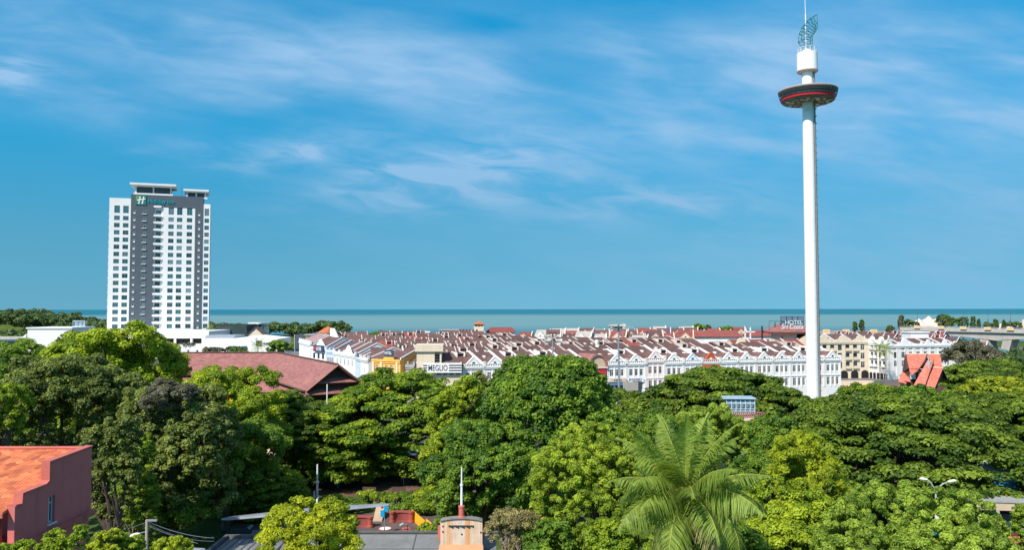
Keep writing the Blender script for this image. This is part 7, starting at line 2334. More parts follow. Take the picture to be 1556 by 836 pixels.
for px, py, Y, lab in ((613, 799, 83, 'spotlight on a thin post at the edge of the dark plaza floor'),):
    p = at(px, py, Y)
    r = empty('spotlight', (at(619, py, Y).x, Y, 0), 0, lab, 'spotlight')
    z = p.z + 0.1
    MB().tube([(0, 0, 0), (0, 0, z)], 0.05, seg=6).build('post', M['dark_metal'], r)
    mb = MB(); mb.tube([(-0.35, 0, z + 0.10), (-0.75, 0.15, z - 0.15)], 0.14, 0.17, 10); mb.tube([(0, 0, z), (-0.45, 0, z + 0.05)], 0.03, seg=5); mb.build('lamp', M['steel'], r)

# awning over the park path
a, b = at(606, 757, 112), at(648, 757, 112)
r = empty('canvas_awning', (a.x, 112, 0), 0, 'dirty white canvas awning under the rain tree', 'awning')
w = b.x - a.x; z1, z0 = 1.9, 1.1
MB().slab([(0.9, -2.5, z0), (w, -2.5, z0), (w, 0.8, z1), (0, 0.8, z1)], 0.06).build('canvas', M['canvas'], r)
mb = MB()
for x, y in ((0.95, -2.4), (w - 0.1, -2.4), (w - 0.1, 0.7), (0.1, 0.7)): mb.tube([(x, y, 0), (x, y, z0 if y < 0 else z1 - 0.05)], 0.04, seg=5)
mb.build('post', M['steel'], r)

# ---------------------------------------------------------------- the old aircraft on display
def aircraft():
    Y = 92.0
    tipL, tipR = at(338, 789, 77), at(592, 767, 84)
    root = at(462, 777, 80)
    r = empty('display_aircraft', (root.x, 80, 0), 0, 'old grey high wing aircraft parked behind the bright yellow tree', 'aircraft')
    def wing(tip, s, name):
        d = Vector((tip.x - root.x, tip.y - 80, tip.z - root.z))
        n = 10
        mb = MB()
        sec = []
        for i in range(n + 1):
            t = i / n
            c = 1.25 * (1 - 0.45 * t) * (1 if i < n else 0.55)
            th = 0.30 * (1 - 0.55 * t)
            p = Vector((0, 0, root.z)) + d * t
            sec.append([p + Vector((0, -c, 0)), p + Vector((0, -c * 0.55, th * 0.6)), p + Vector((0, 0.1 * c, th * 0.55)), p + Vector((0, c, 0)), p + Vector((0, 0.1 * c, -th * 0.35)), p + Vector((0, -c * 0.55, -th * 0.5))])
        for A, B in zip(sec[:-1], sec[1:]):
            for k in range(6):
                k2 = (k + 1) % 6
                mb.poly([A[k], A[k2], B[k2], B[k]])
        mb.poly(sec[-1])
        return mb.build(name, M['aluminium'], r, smooth=True), d
    wl, dl = wing(tipL, -1, 'wing'); wr, dr = wing(tipR, 1, 'wing')
    mb = MB()
    prof = [(-7.0, 0.05, 2.6), (-6.3, 0.5, 2.5), (-5.0, 0.85, 2.4), (-1.5, 1.0, 2.4), (2.0, 0.85, 2.4), (4.4, 0.4, 2.5), (5.4, 0.15, 2.6)]
    mb.tube([(0, y, z) for y, rr, z in prof], [rr for y, rr, z in prof], seg=16); mb.build('fuselage', M['aluminium'], r, smooth=True)
    mb = MB()
    for s, d in ((-1, dl), (1, dr)):
        q = Vector((0, 0, root.z)) + d * 0.36
        mb.tube([q + Vector((0, -0.3, -0.15)), (s * 0.9, -0.2, 1.7)], 0.085, seg=6); mb.tube([q + Vector((0, 0.4, -0.15)), (s * 0.9, 0.5, 1.7)], 0.075, seg=6)
        q2 = Vector((0, 0, root.z)) + d * 0.20
        mb.tube([q2 + Vector((0, -0.3, -0.15)), (q.x * 0.62, -0.3, 0.5)], 0.08, seg=6)
    mb.build('wing_strut', M['aluminium'], r)
    for s, d in ((-1, dl), (1, dr)):
        q = Vector((0, 0, root.z)) + d * 0.22
        mb = MB(); mb.tube([(q.x, -1.9, q.z - 0.25), (q.x, -1.5, q.z - 0.22), (q.x, 0.4, q.z - 0.2), (q.x, 1.4, q.z - 0.1)], [0.2, 0.5, 0.48, 0.12], seg=14); e = mb.build('engine', M['aluminium'], r, smooth=True)
        mb = MB()
        for k in range(3):
            g = k * 2.094 + 0.4
            mb.hexa([(q.x - 0.06, -2.0, q.z - 0.25), (q.x + 0.06, -2.0, q.z - 0.25), (q.x + 0.06, -1.95, q.z - 0.25), (q.x - 0.06, -1.95, q.z - 0.25)] + [(q.x + math.cos(g) * 1.2 + dx, yy, q.z - 0.25 + math.sin(g) * 1.2) for dx, yy in ((-0.07, -2.0), (0.07, -2.0), (0.07, -1.95), (-0.07, -1.95))])
        mb.build('propeller', M['dark_metal'], e)
        w_ = MB(); w_.tube([(s * 2.3 - 0.18, -0.3, 0.5), (s * 2.3 + 0.18, -0.3, 0.5)], 0.5, seg=16); w_.build('wheel', M['dark'], r)
    mb = MB(); mb.prism([(0, 4.2, 2.6), (0, 5.4, 2.6), (0, 5.6, 4.0), (0, 4.9, 4.0)], (0.14, 0, 0)); mb.box(-2.2, 2.3, 4.4, 5.3, 2.6, 2.7); mb.build('tail', M['aluminium'], r)
    # blue sign board standing under the right wing tip
    p = at(584, 773, 86)
    q = empty('blue_sign', (p.x, 86, 0), 0, 'small bright blue double board on a post below the wing tip', 'sign')
    MB().tube([(0, 0, 0), (0, 0, p.z - 0.6)], 0.05, seg=6).build('post', M['steel'], q)
    mb = MB(); mb.box(-0.42, 0.0, -0.1, 0, p.z - 0.9, p.z - 0.2); mb.box(-0.05, 0.38, -0.1, 0, p.z - 0.35, p.z + 0.25); mb.build('board', M['sky_blue'], q)
M['aluminium'] = paint('weathered_aluminium', (0.36, 0.38, 0.41), 0.5, 0.14, 0.8, metal=0.35, stain=0.2, stain_col=(0.2, 0.2, 0.2))
M['sky_blue'] = paint('bright_blue', (0.01, 0.30, 0.62), 0.45, 0.06, 1.0)
aircraft()

# ---------------------------------------------------------------- poles and lamps
def utility_pole():
    Y = 60.0
    c = at(223, 790, Y)
    r = empty('utility_pole', (c.x, Y, 0), 0, 'pale concrete utility pole with street lamp arm and wires above yellow bushes', 'pole')
    MB().tube([(0, 0, 0), (0, 0, c.z)], 0.15, 0.105, 8).build('pole', M['pale_concrete'], r)
    mb = MB(); mb.box(0.0, 0.75, -0.06, 0.06, c.z - 0.12, c.z + 0.02); mb.build('cross_arm', M['steel'], r)
    zl = at(205, 812, Y).z
    mb = MB(); mb.tube([(0, 0, zl + 0.2), (-0.5, -0.2, zl + 0.1)], 0.04, seg=5); a = mb.build('lamp_arm', M['steel'], r)
    mb = MB(); mb.tube([(-0.42, -0.18, zl + 0.1), (-0.6, -0.25, zl + 0.07), (-0.95, -0.4, zl - 0.02), (-1.05, -0.45, zl - 0.05)], [0.05, 0.12, 0.13, 0.04], seg=10); mb.build('lamp_head', M['white'], a, smooth=True)
    def wire(p, q, sag, rr):
        p, q = Vector(p), Vector(q)
        mb.tube([p.lerp(q, t) - Vector((0, 0, sag * 4 * t * (1 - t))) for t in np.linspace(0, 1, 13)], rr, seg=4)
    mb = MB()
    e = at(325, 818, 64); e = Vector((e.x - c.x, 4, e.z))
    wire((0.1, 0, c.z - 0.15), e, 0.25, 0.022); wire((0.1, 0, c.z - 0.3), e - Vector((0, 0, 0.25)), 0.35, 0.014)
    e = at(150, 812, 66); e = Vector((e.x - c.x, 6, e.z)); wire((-0.1, 0, c.z - 0.2), e, 0.15, 0.014)
    e = at(300, 826, 62); e = Vector((e.x - c.x, 2, e.z)); wire((0.1, 0, c.z - 0.45), e, 0.1, 0.014)
    mb.build('wires', M['steel'], r)
utility_pole()
def white_pole(px, top, base, Y, label, rr, collar=None):
    c = at(px, base, Y)
    r = empty('white_post', (c.x, Y, 0), 0, label, 'post')
    z = at(px, top, Y).z
    mb = MB(); zm = at(px, collar, Y).z if collar else z * 0.5
    mb.tube([(0, 0, 0), (0, 0, zm)], rr, rr, 8); mb.tube([(0, 0, zm), (0, 0, z)], rr * 0.75, rr * 0.7, 8)
    if collar: mb.lathe([(rr * 1.6, zm - 0.1), (rr * 1.6, zm + 0.1)], 10)
    mb.build('pole', M['pole_white'], r)
white_pole(481.5, 706, 765, 97, 'tall white flagpole with a collar on the lawn behind the aircraft', 0.14, 733)
white_pole(477, 747, 768, 96, 'short grey white post beside the tall white flagpole', 0.13)
def double_lamp():
    Y = 66.0
    c = at(1422, 760, Y)
    r = empty('street_lamp', (c.x, Y, 0), 0, 'grey street lamp with two curved arms above the tufted tree', 'street lamp')
    z0 = at(1424, 752, Y).z
    MB().tube([(0, 0, 0), (0, 0, z0)], 0.13, 0.07, 8).build('pole', M['lamp_grey'], r)
    for s, px, py in ((-1, 1404, 730), (1, 1446, 733)):
        e = at(px, py, Y); e = Vector((e.x - c.x, 0, e.z))
        p = [Vector((0, 0, z0 - 0.1)), Vector((s * 0.12, 0, z0 + 0.45)), Vector((e.x * 0.45, 0, z0 + (e.z - z0) * 0.80)), Vector((e.x * 0.72, 0, e.z - 0.05)), e]
        a = MB().tube(p, 0.06, 0.04, 7).build('arm', M['lamp_grey'], r, smooth=True)
        mb = MB(); mb.tube([e - Vector((s * 0.3, 0, 0.02)), e - Vector((s * 0.15, 0, 0)), e + Vector((s * 0.2, 0, 0.06)), e + Vector((s * 0.38, 0, 0.06))], [0.05, 0.11, 0.12, 0.04], seg=10)
        mb.build('lamp_head', M['white'], a, smooth=True)
    z1 = at(1417, 800, Y).z
    MB().box(-0.3, 0.1, -0.2, -0.14, z1 - 0.8, z1 - 0.3).build('blue_plate', M['sky_blue'], r)
    MB().box(-0.2, 0.2, -0.22, -0.14, z1 + 0.1, z1 + 1.0).build('notice', M['white'], r)
M['lamp_grey'] = paint('lamp_grey', (0.40, 0.42, 0.44), 0.5, 0.08, 1.0)
double_lamp()
# ---------------------------------------------------------------- pale blue lattice kiosk among the trees
def blue_box():
    Y = 122.0
    a, b = at(1104, 620, Y), at(1146, 620, Y)
    r = empty('glazed_kiosk', (a.x, Y, 0), R(-4), 'pale blue framed glass box on a pink balustraded platform among trees', 'kiosk')
    w = b.x - a.x
    z0, z1 = at(1120, 629, Y).z, at(1120, 606, Y).z
    D = 1.6
    MB().box(0.05, w - 0.05, 0.05, D, z0, z1).build('panel', M['panel_blue'], r)
    mb = MB()
    for i in range(7):
        x = w * i / 6
        mb.box(x - 0.05, x + 0.05, -0.06, 0.06, z0, z1)
    for j in range(4):
        z = z0 + (z1 - z0) * j / 3
        mb.box(-0.05, w + 0.05, -0.08, 0.06, z - 0.05, z + 0.05)
    mb.build('frame', M['frame_blue'], r)
    mb = MB()
    for i in range(6):
        x = w * i / 6
        zz = z0 + (z1 - z0) / 3
        mb.prism([(x + 0.1, -0.02, zz + 0.1), (x + w / 6 - 0.1, -0.02, zz + 0.1), (x + w / 6 - 0.1, -0.02, zz + (z1 - z0) / 3 - 0.1)], (0, -0.12, 0))
    mb.build('vent_flap', M['slate'], r)
    mb = MB(); mb.slab([(-0.6, -0.3, z1), (w + 0.2, -0.3, z1), (w - 0.1, D + 0.2, z1 + 0.22), (-0.5, D + 0.2, z1 + 0.22)], 0.12); mb.build('roof', M['panel_pale'], r)
    mb = MB(); mb.box(-1.2, w + 1.2, -1.4, D, z0 - 0.9, z0 - 0.5); mb.build('platform', M['pinkish'], r)
    mb = MB()
    for i in range(22):
        x = -1.0 + (w + 2.0) * i / 21
        mb.box(x - 0.08, x + 0.08, -1.35, -1.2, z0 - 0.5, z0 + 0.25)
    mb.box(-1.1, w + 1.1, -1.4, -1.15, z0 + 0.25, z0 + 0.4); mb.build('balustrade', M['roof_museum'], r)
    mb = MB()
    for x in (-0.6, w * 0.5, w + 0.6): mb.box(x - 0.25, x + 0.25, -1.0, -0.5, 0, z0 - 0.9)
    mb.build('column', M['pinkish'], r)
M['panel_blue'] = paint('pale_blue_panel', (0.19, 0.31, 0.37), 0.35, 0.22, 0.7, spec=0.5)
M['panel_pale'] = paint('pale_blue_roof', (0.28, 0.38, 0.43), 0.5, 0.15, 0.7)
blue_box()
# pale pink gate tower fragment
a = at(1101, 684, 104)
r = empty('pale_gateway', (a.x, 104, 0), R(20), 'pale pinkish masonry gateway with two points showing through the trees', 'gateway')
z1, z0 = at(1101, 668, 104).z, at(1101, 676, 104).z
mb = MB(); mb.prism([(-0.95, 0, 0), (0.95, 0, 0), (0.95, 0, z0 + 0.3), (0.3, 0, z1), (0.1, 0, z0 + 0.1), (-0.4, 0, z0 - 0.1), (-0.8, 0, z0 + 0.55), (-0.95, 0, z0)], (0, 1.2, 0)); mb.build('wall', M['pale_stone'], r)
mb = MB(); mb.box(-1.05, 1.05, -0.1, 1.3, z0 - 1.2, z0 - 1.0); mb.build('moulding', M['pale_stone'], r)

# ---------------------------------------------------------------- right edge: shop, canopy roofs, railing, thatch
def right_shop():
    Y = 82.0
    a, b = at(1478, 770, Y), at(1580, 790, Y)
    r = empty('market_shop', (a.x, Y, 0), R(-8), 'beige market shop with dark open front beneath the right rain tree', 'shop')
    w = b.x - a.x
    zt, zf, = at(1500, 764, Y).z, at(1500, 776, Y).z
    mb = MB(); mb.box(0, w, 0, 0.3, zf, zt); mb.build('fascia', M['tan'], r)
    MB().box(0.1, w, 2.2, 2.6, 0, zt - 0.05).build('back_wall', M['dark'], r)
    MB().box(-0.2, w + 0.2, -0.1, 2.8, zt, zt + 0.15).build('roof', M['grey'], r)
    mb = MB()
    for x in (0.3, w * 0.33, w * 0.66): mb.box(x, x + 0.3, 0.02, 0.28, 0, zf - 0.004)
    mb.build('column', M['pale_concrete'], r)
    mb = MB(); mb.box(w * 0.40, w * 0.62, 1.2, 1.3, 0.3, zf - 0.6); mb.build('window', M['glass'], r)
    mb = MB(); mb.box(w * 0.45, w * 0.75, -1.2, -0.6, 0, 1.1); mb.build('counter', M['maroon'], r)
    z2 = at(1543, 737, 88).z
    mb = MB(); x0, x1 = at(1531, 760, 88).x - a.x, at(1620, 760, 88).x - a.x
    q = empty('blue_canopy', (a.x + x0, 88, 0), R(-6), 'blue and white tensile canopy roof at the right edge', 'canopy')
    mb.slab([(0, 0, at(1531, 766, 88).z), (x1 - x0, 0, at(1531, 775, 88).z), (x1 - x0, 5, z2), (0.3, 5, z2)], 0.1); mb.build('canvas', M['canopy_blue'], q)
    mb = MB(); mb.slab([(0.5, 5.1, z2 + 0.02), (x1 - x0, 5.1, z2 + 0.02), (x1 - x0, 8.5, z2 + 1.4), (0.2, 8.5, z2 + 1.4)], 0.1); mb.build('canvas_back', M['canopy_white'], q)
    mb = MB(); mb.tube([(0.1, 0.1, 0), (0.1, 0.1, at(1531, 766, 88).z - 0.1)], 0.08, seg=6); mb.tube([(0.4, 4.9, 0), (0.4, 4.9, z2 - 0.1)], 0.08, seg=6); mb.box(0, x1 - x0, -0.1, 0, at(1531, 776, 88).z - 0.3, at(1531, 772, 88).z - 0.3); mb.build('post', M['red_ledge'], q)
M['canopy_blue'] = paint('teal_blue_canvas', (0.05, 0.27, 0.42), 0.6, 0.15, 0.5, stain=0.3, stain_col=(0.4, 0.5, 0.55))
M['canopy_white'] = paint('pale_canvas', (0.55, 0.62, 0.66), 0.6, 0.12, 0.5)
right_shop()
a = at(1518, 682, 118); b = at(1600, 692, 112)
r = empty('red_railing', (a.x, 118, 0), math.atan2(b.y - a.y, b.x - a.x), 'orange red double railing above a stone revetment at the right edge', 'railing')
L_ = (b - a).length
mb = MB()
for z in (a.z, a.z - 0.55): mb.box(0, L_, -0.06, 0.06, z - 0.09, z + 0.09)
for i in range(8): mb.box(i * L_ / 7, i * L_ / 7 + 0.12, -0.05, 0.05, a.z - 1.2, a.z - 0.09)
mb.build('rail', M['rail_red'], r)
MB().hexa([(0, -2.5, 0), (L_, -2.5, 0), (L_, 0.3, 0), (0, 0.3, 0), (0, -0.3, a.z - 1.2), (L_, -0.3, a.z - 1.2), (L_, 0.3, a.z - 1.2), (0, 0.3, a.z - 1.2)]).build('revetment', M['grey'], r)
a = at(1545, 822, 60); 
r = empty('red_shelter', (at(1528, 822, 60).x, 60, 0), R(-8), 'low shelter with red tiled roof in the lower right corner', 'shelter')
z0, z1 = at(1540, 836, 60).z, at(1540, 819, 60).z
mb = MB(); mb.slab([(0, -3, z0 - 0.4), (6, -3, z0 - 0.4), (6, 0.5, z1), (0, 0.5, z1)], 0.15); mb.build('roof', M['roof_salmon'], r)
MB().box(-0.1, 6, 0.5, 0.7, z1 - 0.3, z1 + 0.25).build('back_board', M['maroon'], r)
MB().box(0.3, 5.8, -2.6, 0.4, 0, z0 - 0.6).build('wall', M['grey'], r)
a, b = at(1147, 822, 76), at(1180, 836, 76)
r = empty('thatched_shelter', (a.x, 76, 0), R(10), 'grey shingled shelter roof behind the palm fronds', 'shelter')
w = b.x - a.x + 0.4
z0, z1 = at(1150, 836, 76).z, at(1150, 816, 76).z
mb = MB(); mb.slab([(-0.6, -2.2, z0 - 0.4), (w + 0.4, -2.2, z0 - 0.4), (w, 0.8, z1), (0.2, 0.8, z1)], 0.2); mb.slab([(0.2, 0.8, z1), (w, 0.8, z1), (w + 0.4, 3.8, z0 - 0.4), (-0.6, 3.8, z0 - 0.4)], 0.2); mb.build('roof', M['shingle'], r)
MB().box(0, w - 0.2, -1.6, 3.2, 0, z0 - 0.5).build('wall', M['dark_wood'], r)

# market tents glimpsed beneath the rain tree
tents = [(1295, 716, 104, 'bluish white tent roof glimpsed beneath the rain tree, leftmost of them'), (1335, 716, 106, 'bright blue tent roof below the middle of the rain tree'), (1350, 735, 98, 'blue tent roof left of the double street lamp'),
         (1452, 735, 96, 'bright blue tent roof right of the double street lamp'), (1440, 716, 104, 'white tent roof below the trunk of the rain tree'), (1488, 722, 102, 'blue and white tent roof near the market shop'), (1500, 700, 112, 'pale tent roof beneath the right limb of the rain tree')]
for i, (px, py, Y, lab) in enumerate(tents):
    c = at(px, py, Y)
    r = empty('market_tent', (c.x, Y, 0), R(20 * i), lab, 'tent', 'market tents under the rain tree')
    z = max(2.6, c.z)
    mb = MB(); s = 2.1
    for k in range(4):
        g0, g1 = k * math.pi / 2 + .78, (k + 1) * math.pi / 2 + .78
        mb.poly([(s * math.cos(g0), s * math.sin(g0), z - 0.9), (s * math.cos(g1), s * math.sin(g1), z - 0.9), (0, 0, z + 0.3)])
        mb.poly([(s * math.cos(g0), s * math.sin(g0), z - 1.2), (s * math.cos(g1), s * math.sin(g1), z - 1.2), (s * math.cos(g1), s * math.sin(g1), z - 0.9), (s * math.cos(g0), s * math.sin(g0), z - 0.9)])
    mb.build('canvas', M['sky_blue'] if i in (1, 2, 3) else M['canopy_white'], r)
    mb = MB()
    for k in range(4):
        g0 = k * math.pi / 2 + .78
        mb.tube([(s * 0.97 * math.cos(g0), s * 0.97 * math.sin(g0), 0), (s * 0.97 * math.cos(g0), s * 0.97 * math.sin(g0), z - 1.0)], 0.04, seg=5)
    mb.build('post', M['steel'], r)

# parked cars
def car_mesh():
    b = MB()
    b.hexa([(-0.88, -2.2, 0.32), (0.88, -2.2, 0.32), (0.88, 2.2, 0.32), (-0.88, 2.2, 0.32), (-0.84, -2.12, 0.88), (0.84, -2.12, 0.88), (0.84, 2.15, 0.95), (-0.84, 2.15, 0.95)])
    b.hexa([(-0.80, -1.15, 0.90), (0.80, -1.15, 0.90), (0.80, 1.75, 0.94), (-0.80, 1.75, 0.94), (-0.64, -0.45, 1.44), (0.64, -0.45, 1.44), (0.64, 1.2, 1.46), (-0.64, 1.2, 1.46)])
    g = MB()
    g.poly([(-0.74, -1.06, 0.98), (0.74, -1.06, 0.98), (0.62, -0.55, 1.40), (-0.62, -0.55, 1.40)]); g.poly([(0.74, 1.72, 0.98), (-0.74, 1.72, 0.98), (-0.62, 1.30, 1.40), (0.62, 1.30, 1.40)])
    for s in (-1, 1): g.poly([(s * 0.812, -0.9, 0.98), (s * 0.812, 1.5, 0.98), (s * 0.675, 1.1, 1.38), (s * 0.675, -0.38, 1.38)])
    w = MB(); w.tube([(-0.1, 0, 0), (0.1, 0, 0)], 0.32, seg=14)
    return b, g, w
_b, _g, _w = car_mesh()
CARM = {c: paint('car_' + c, v, 0.25, 0.02, 1.0, spec=0.6) for c, v in (('white', (0.75, 0.75, 0.75)), ('silver', (0.45, 0.47, 0.5)), ('dark', (0.04, 0.045, 0.05)), ('red', (0.40, 0.03, 0.03)), ('blue', (0.05, 0.12, 0.3)))}
CARB = {c: _b.mesh('body', [m]) for c, m in CARM.items()}
CARG = _g.mesh('windows', [M['glass']]); CARW = _w.mesh('wheel', [M['dark']])
def car(x, y, rz, c, label):
    r = empty('parked_car', (x, y, 0), rz, label, 'car', 'cars parked under the park trees')
    o = link('body', CARB[c], r); link('windows', CARG, r)
    for sx in (-0.8, 0.8):
        for sy in (-1.35, 1.4):
            q = link('wheel', CARW, r); q.location = (sx, sy, 0.32)
cars = [(487, 676, 136, 'white', 'white car glimpsed through leaves left of the central rain tree, leftmost'), (499, 683, 131, 'silver', 'silver car glimpsed through leaves below the white one'), (510, 676, 136, 'blue', 'blue car glimpsed through leaves under the rain tree edge'), (523, 684, 130, 'white', 'white car nearest the rain tree trunk side of the car row'),
        (590, 690, 127, 'white', 'white car behind the trunk of the central rain tree'), (612, 688, 128, 'red', 'red car behind the trunk of the central rain tree'), (625, 680, 133, 'blue', 'blue car right of the red one behind the trunk'),
        (1133, 690, 108, 'silver', 'silver car with blue glass parked right of the pale gateway'), (1180, 612, 190, 'white', 'white car in the shade before the tower foot'), (1196, 607, 196, 'silver', 'silver car beside the white one near the tower foot'),
        (1300, 590, 236, 'blue', 'blue car by the cream compound wall'), (372, 803, 84, 'dark', 'dark car in deep shade below the aircraft wing, left one'), (393, 805, 83, 'dark', 'dark car in deep shade below the aircraft wing, right one')]
for i, (px, py, Y, c, lab) in enumerate(cars):
    p = at(px, py, Y)
    car(p.x, Y, R(15 + 70 * (i % 2)), c, lab)
# park furniture
for px, py, Y, lab in ((513, 742, 108, 'blue and white litter bin on the bare earth below the rain tree'),):
    p = at(px, py, Y)
    r = empty('litter_bin', (p.x, Y, 0), 0, lab, 'bin')
    MB().lathe([(0.18, 0), (0.2, 0.1), (0.22, 0.62)], 14).build('bin', M['sky_blue'], r); MB().lathe([(0.24, 0.621), (0.24, 0.67), (0.12, 0.75)], 14).build('lid', M['white'], r)
for px, py, Y, lab in ((549, 727, 113, 'tilted pale notice board under the central rain tree'), (519, 731, 112, 'small upright white notice left under the rain tree')):
    p = at(px, py, Y)
    r = empty('notice_board', (p.x, Y, 0), R(15), lab, 'notice board')
    MB().tube([(0, 0.1, 0), (0, 0.1, 1.6)], 0.05, seg=6).build('post', M['dark_metal'], r); MB().box(-0.5, 0.5, -0.02, 0.04, 1.0, 1.9).build('board', M['pale_concrete'], r)
for px, py, Y, lab in ((605, 745, 104, 'dark park bench left of the rain tree trunk'), (560, 748, 104, 'dark park bench on the bare earth below the rain tree')):
    p = at(px, py, Y)
    r = empty('park_bench', (p.x, Y, 0), R(-8), lab, 'bench')
    MB().box(-0.9, 0.9, -0.25, 0.2, 0.42, 0.48).build('seat', M['dark_wood'], r); MB().box(-0.9, 0.9, 0.21, 0.27, 0.5, 0.95).build('backrest', M['dark_wood'], r)
    for x in (-0.75, 0.7): MB().box(x, x + 0.06, -0.2, 0.2, 0, 0.419).build('leg', M['dark_metal'], r)
# ---------------------------------------------------------------- trees
T = tree_px
U, B_, TU = 'umbrella', 'round', 'tuft'
# behind and beside the buildings
T('tree', 'dark green tree on the left margin before the white block', 'tree', 20, 524, 120, 150, 620, B_, 'mid', 101, nl=5)
T('tree', 'bushy tree with dark upright top rising left of the lime crown', 'tree', 85, 508, 44, 128, 620, B_, 'dark', 102, nl=5)
T('tree', 'tall lime green tree whose crown overlaps the hotel foot', 'tree', 168, 489, 212, 112, 690, B_, 'lime', 103, lobes=12, size=0.12, budget=60000)
T('tree', 'lime green tree below the left end of the museum roof', 'tree', 352, 566, 170, 100, 770, B_, 'lime', 104, lobes=11, size=0.13)
T('rain_tree', 'dark low rain tree between the museum roof and the central rain tree', 'tree', 430, 594, 175, 110, 690, U, 'rain', 105)
T('tree', 'lime tree at the left margin above the orange roof', 'tree', 0, 588, 100, 72, 690, B_, 'lime', 106, size=0.14)
T('tree', 'large grey green tree with fine foliage behind the red building', 'tree', 112, 548, 230, 84, 780, B_, 'dark', 107, lobes=16, size=0.085, budget=75000, leafpx=2.1, fill=1.3)
T('tree', 'grey green spreading tree right of the red gable with hanging limbs', 'tree', 268, 596, 210, 80, 830, B_, 'dark', 108, lobes=16, size=0.085, budget=75000, leafpx=2.1, bark=BARK_PALE, fill=1.3)
T('tree', 'brownish seeding crown at the heart of the left tree group', 'tree', 258, 584, 95, 78, 645, B_, 'olive', 109, size=0.15, leafpx=2.2, budget=16000)
T('tree', 'dark green tree in shade at the right of the left tree group', 'tree', 345, 640, 190, 88, 790, B_, 'mid', 110, lobes=11, size=0.13)
T('tree', 'drooping pale green tree with bare white limbs beside the red gable', 'tree', 207, 664, 66, 70, 850, B_, 'rain_lt', 111, lobes=12, bark=BARK_PALE, size=0.17, leafpx=2.2, trunk_r=0.10)
T('rain_tree', 'small rain tree with layered crown behind the aircraft wing', 'tree', 384, 700, 138, 95, 776, U, 'rain_lt', 112)
T('tree', 'low green tree filling the shade left of the aircraft', 'tree', 262, 735, 120, 78, 815, B_, 'mid', 113, size=0.16, budget=16000)
T('tree', 'dark tree behind the red gable top', 'tree', 175, 640, 90, 62, 815, B_, 'dark', 114, size=0.16, budget=16000)
# centre
T('rain_tree', 'great central rain tree with wide layered crown over the park', 'tree', 602, 556, 262, 116, 708, U, 'rain_lt', 120, budget=80000, leafpx=2.2, trunk_r=0.55, nl=12, flat=1.5, skirt=0.45)
T('rain_tree', 'lower yellowish limb crown at the left of the central rain tree', 'tree', 520, 640, 150, 112, 722, U, 'rain_yel', 121, leafpx=2.3)
T('tree', 'lime green tree right of the central rain tree', 'tree', 692, 574, 92, 104, 700, B_, 'lime', 122, size=0.15)
T('tree', 'grey green tree between lime tree and big round tree', 'tree', 738, 566, 60, 110, 690, B_, 'dark', 123, size=0.16, budget=16000)
T('tree', 'big round dense green tree in the middle of the picture', 'tree', 836, 552, 262, 96, 900, B_, 'mid', 124, lobes=24, size=0.085, budget=110000, leafpx=2.2, fill=1.7, cone=0.5)
T('tree', 'green tree below left of the big round tree, above the flagpole', 'tree', 735, 650, 190, 86, 900, B_, 'mid', 125, lobes=14, size=0.10, fill=1.5)
T('tree', 'lime edged crown between central rain tree and flagpole', 'tree', 668, 662, 60, 92, 740, B_, 'lime', 126, size=0.17, budget=12000)
T('rain_tree', 'rain tree before the right half of the white shophouse row', 'tree', 1088, 553, 275, 152, 640, U, 'rain', 127, budget=60000, trunk_r=0.5, nl=12, flat=1.5, skirt=0.25)
T('tree', 'golden tufted tree left of the coconut palm', 'tree', 905, 655, 210, 66, 1000, TU, 'tuft2', 128, lobes=14, size=0.075, budget=80000, fill=2.8, apart=1.6, cover=3.2, leafpx=2.2)
T('tree', 'light green tufted tree behind the coconut palm', 'tree', 1068, 612, 150, 98, 740, TU, 'tuft', 129, lobes=9, size=0.09, budget=40000, fill=2.2, apart=1.25, cover=2.4)
T('tree', 'dark green tree left of the blue glazed kiosk', 'tree', 990, 630, 110, 90, 760, B_, 'mid', 130, size=0.15)
T('tree', 'green tree right of the palm and below the kiosk', 'tree', 1165, 640, 130, 90, 790, B_, 'mid', 131, lobes=10, size=0.13)
T('tree', 'dark green filler tree behind the palm trunk', 'tree', 1060, 720, 170, 70, 850, B_, 'mid', 132, size=0.14, budget=25000)
palm('large coconut palm with arching fronds and green nuts in the foreground', (at(1042, 765, 47).x, 47, 0), at(1042, 752, 47).z, 4.9, 34, 5, 'palms in the foreground', 84, fw=1.15, lean=(0.0, 0.0))
# right
T('rain_tree', 'small dark rain tree at the foot of the tower', 'tree', 1200, 596, 100, 150, 640, U, 'rain', 140)
T('tree', 'light leafy tree in front of the orange roofed house', 'tree', 1322, 590, 120, 128, 660, B_, 'rain_lt', 141, size=0.16)
T('rain_tree', 'huge dark rain tree spreading across the lower right', 'tree', 1358, 588, 380, 98, 765, U, 'rain', 142, budget=95000, leafpx=2.3, trunk_r=0.6, nl=16, flat=1.9, skirt=0.35)
T('tree', 'grey brown casuarina like tree right of the orange roofs', 'tree', 1472, 518, 88, 225, 566, B_, 'olive', 143, size=0.15, leafpx=2.2)
T('rain_tree', 'far rain tree at the right below the flyover pier', 'tree', 1520, 548, 190, 190, 600, U, 'rain', 144)
T('rain_tree', 'bright topped rain tree at the right margin', 'tree', 1525, 576, 170, 155, 640, U, 'rain_yel', 145, budget=30000)
T('rain_tree', 'dark rain tree at the right margin behind the red railing', 'tree', 1490, 598, 220, 138, 672, U, 'rain', 146)
T('tree', 'yellow green tree between palm and tufted tree', 'tree', 1222, 668, 140, 66, 960, B_, 'yellow', 147, lobes=12, size=0.12, budget=60000, leafpx=2.5)
T('tree', 'green undergrowth tree beneath the yellow green one', 'tree', 1190, 740, 170, 62, 960, B_, 'lime', 148, size=0.14, budget=25000)
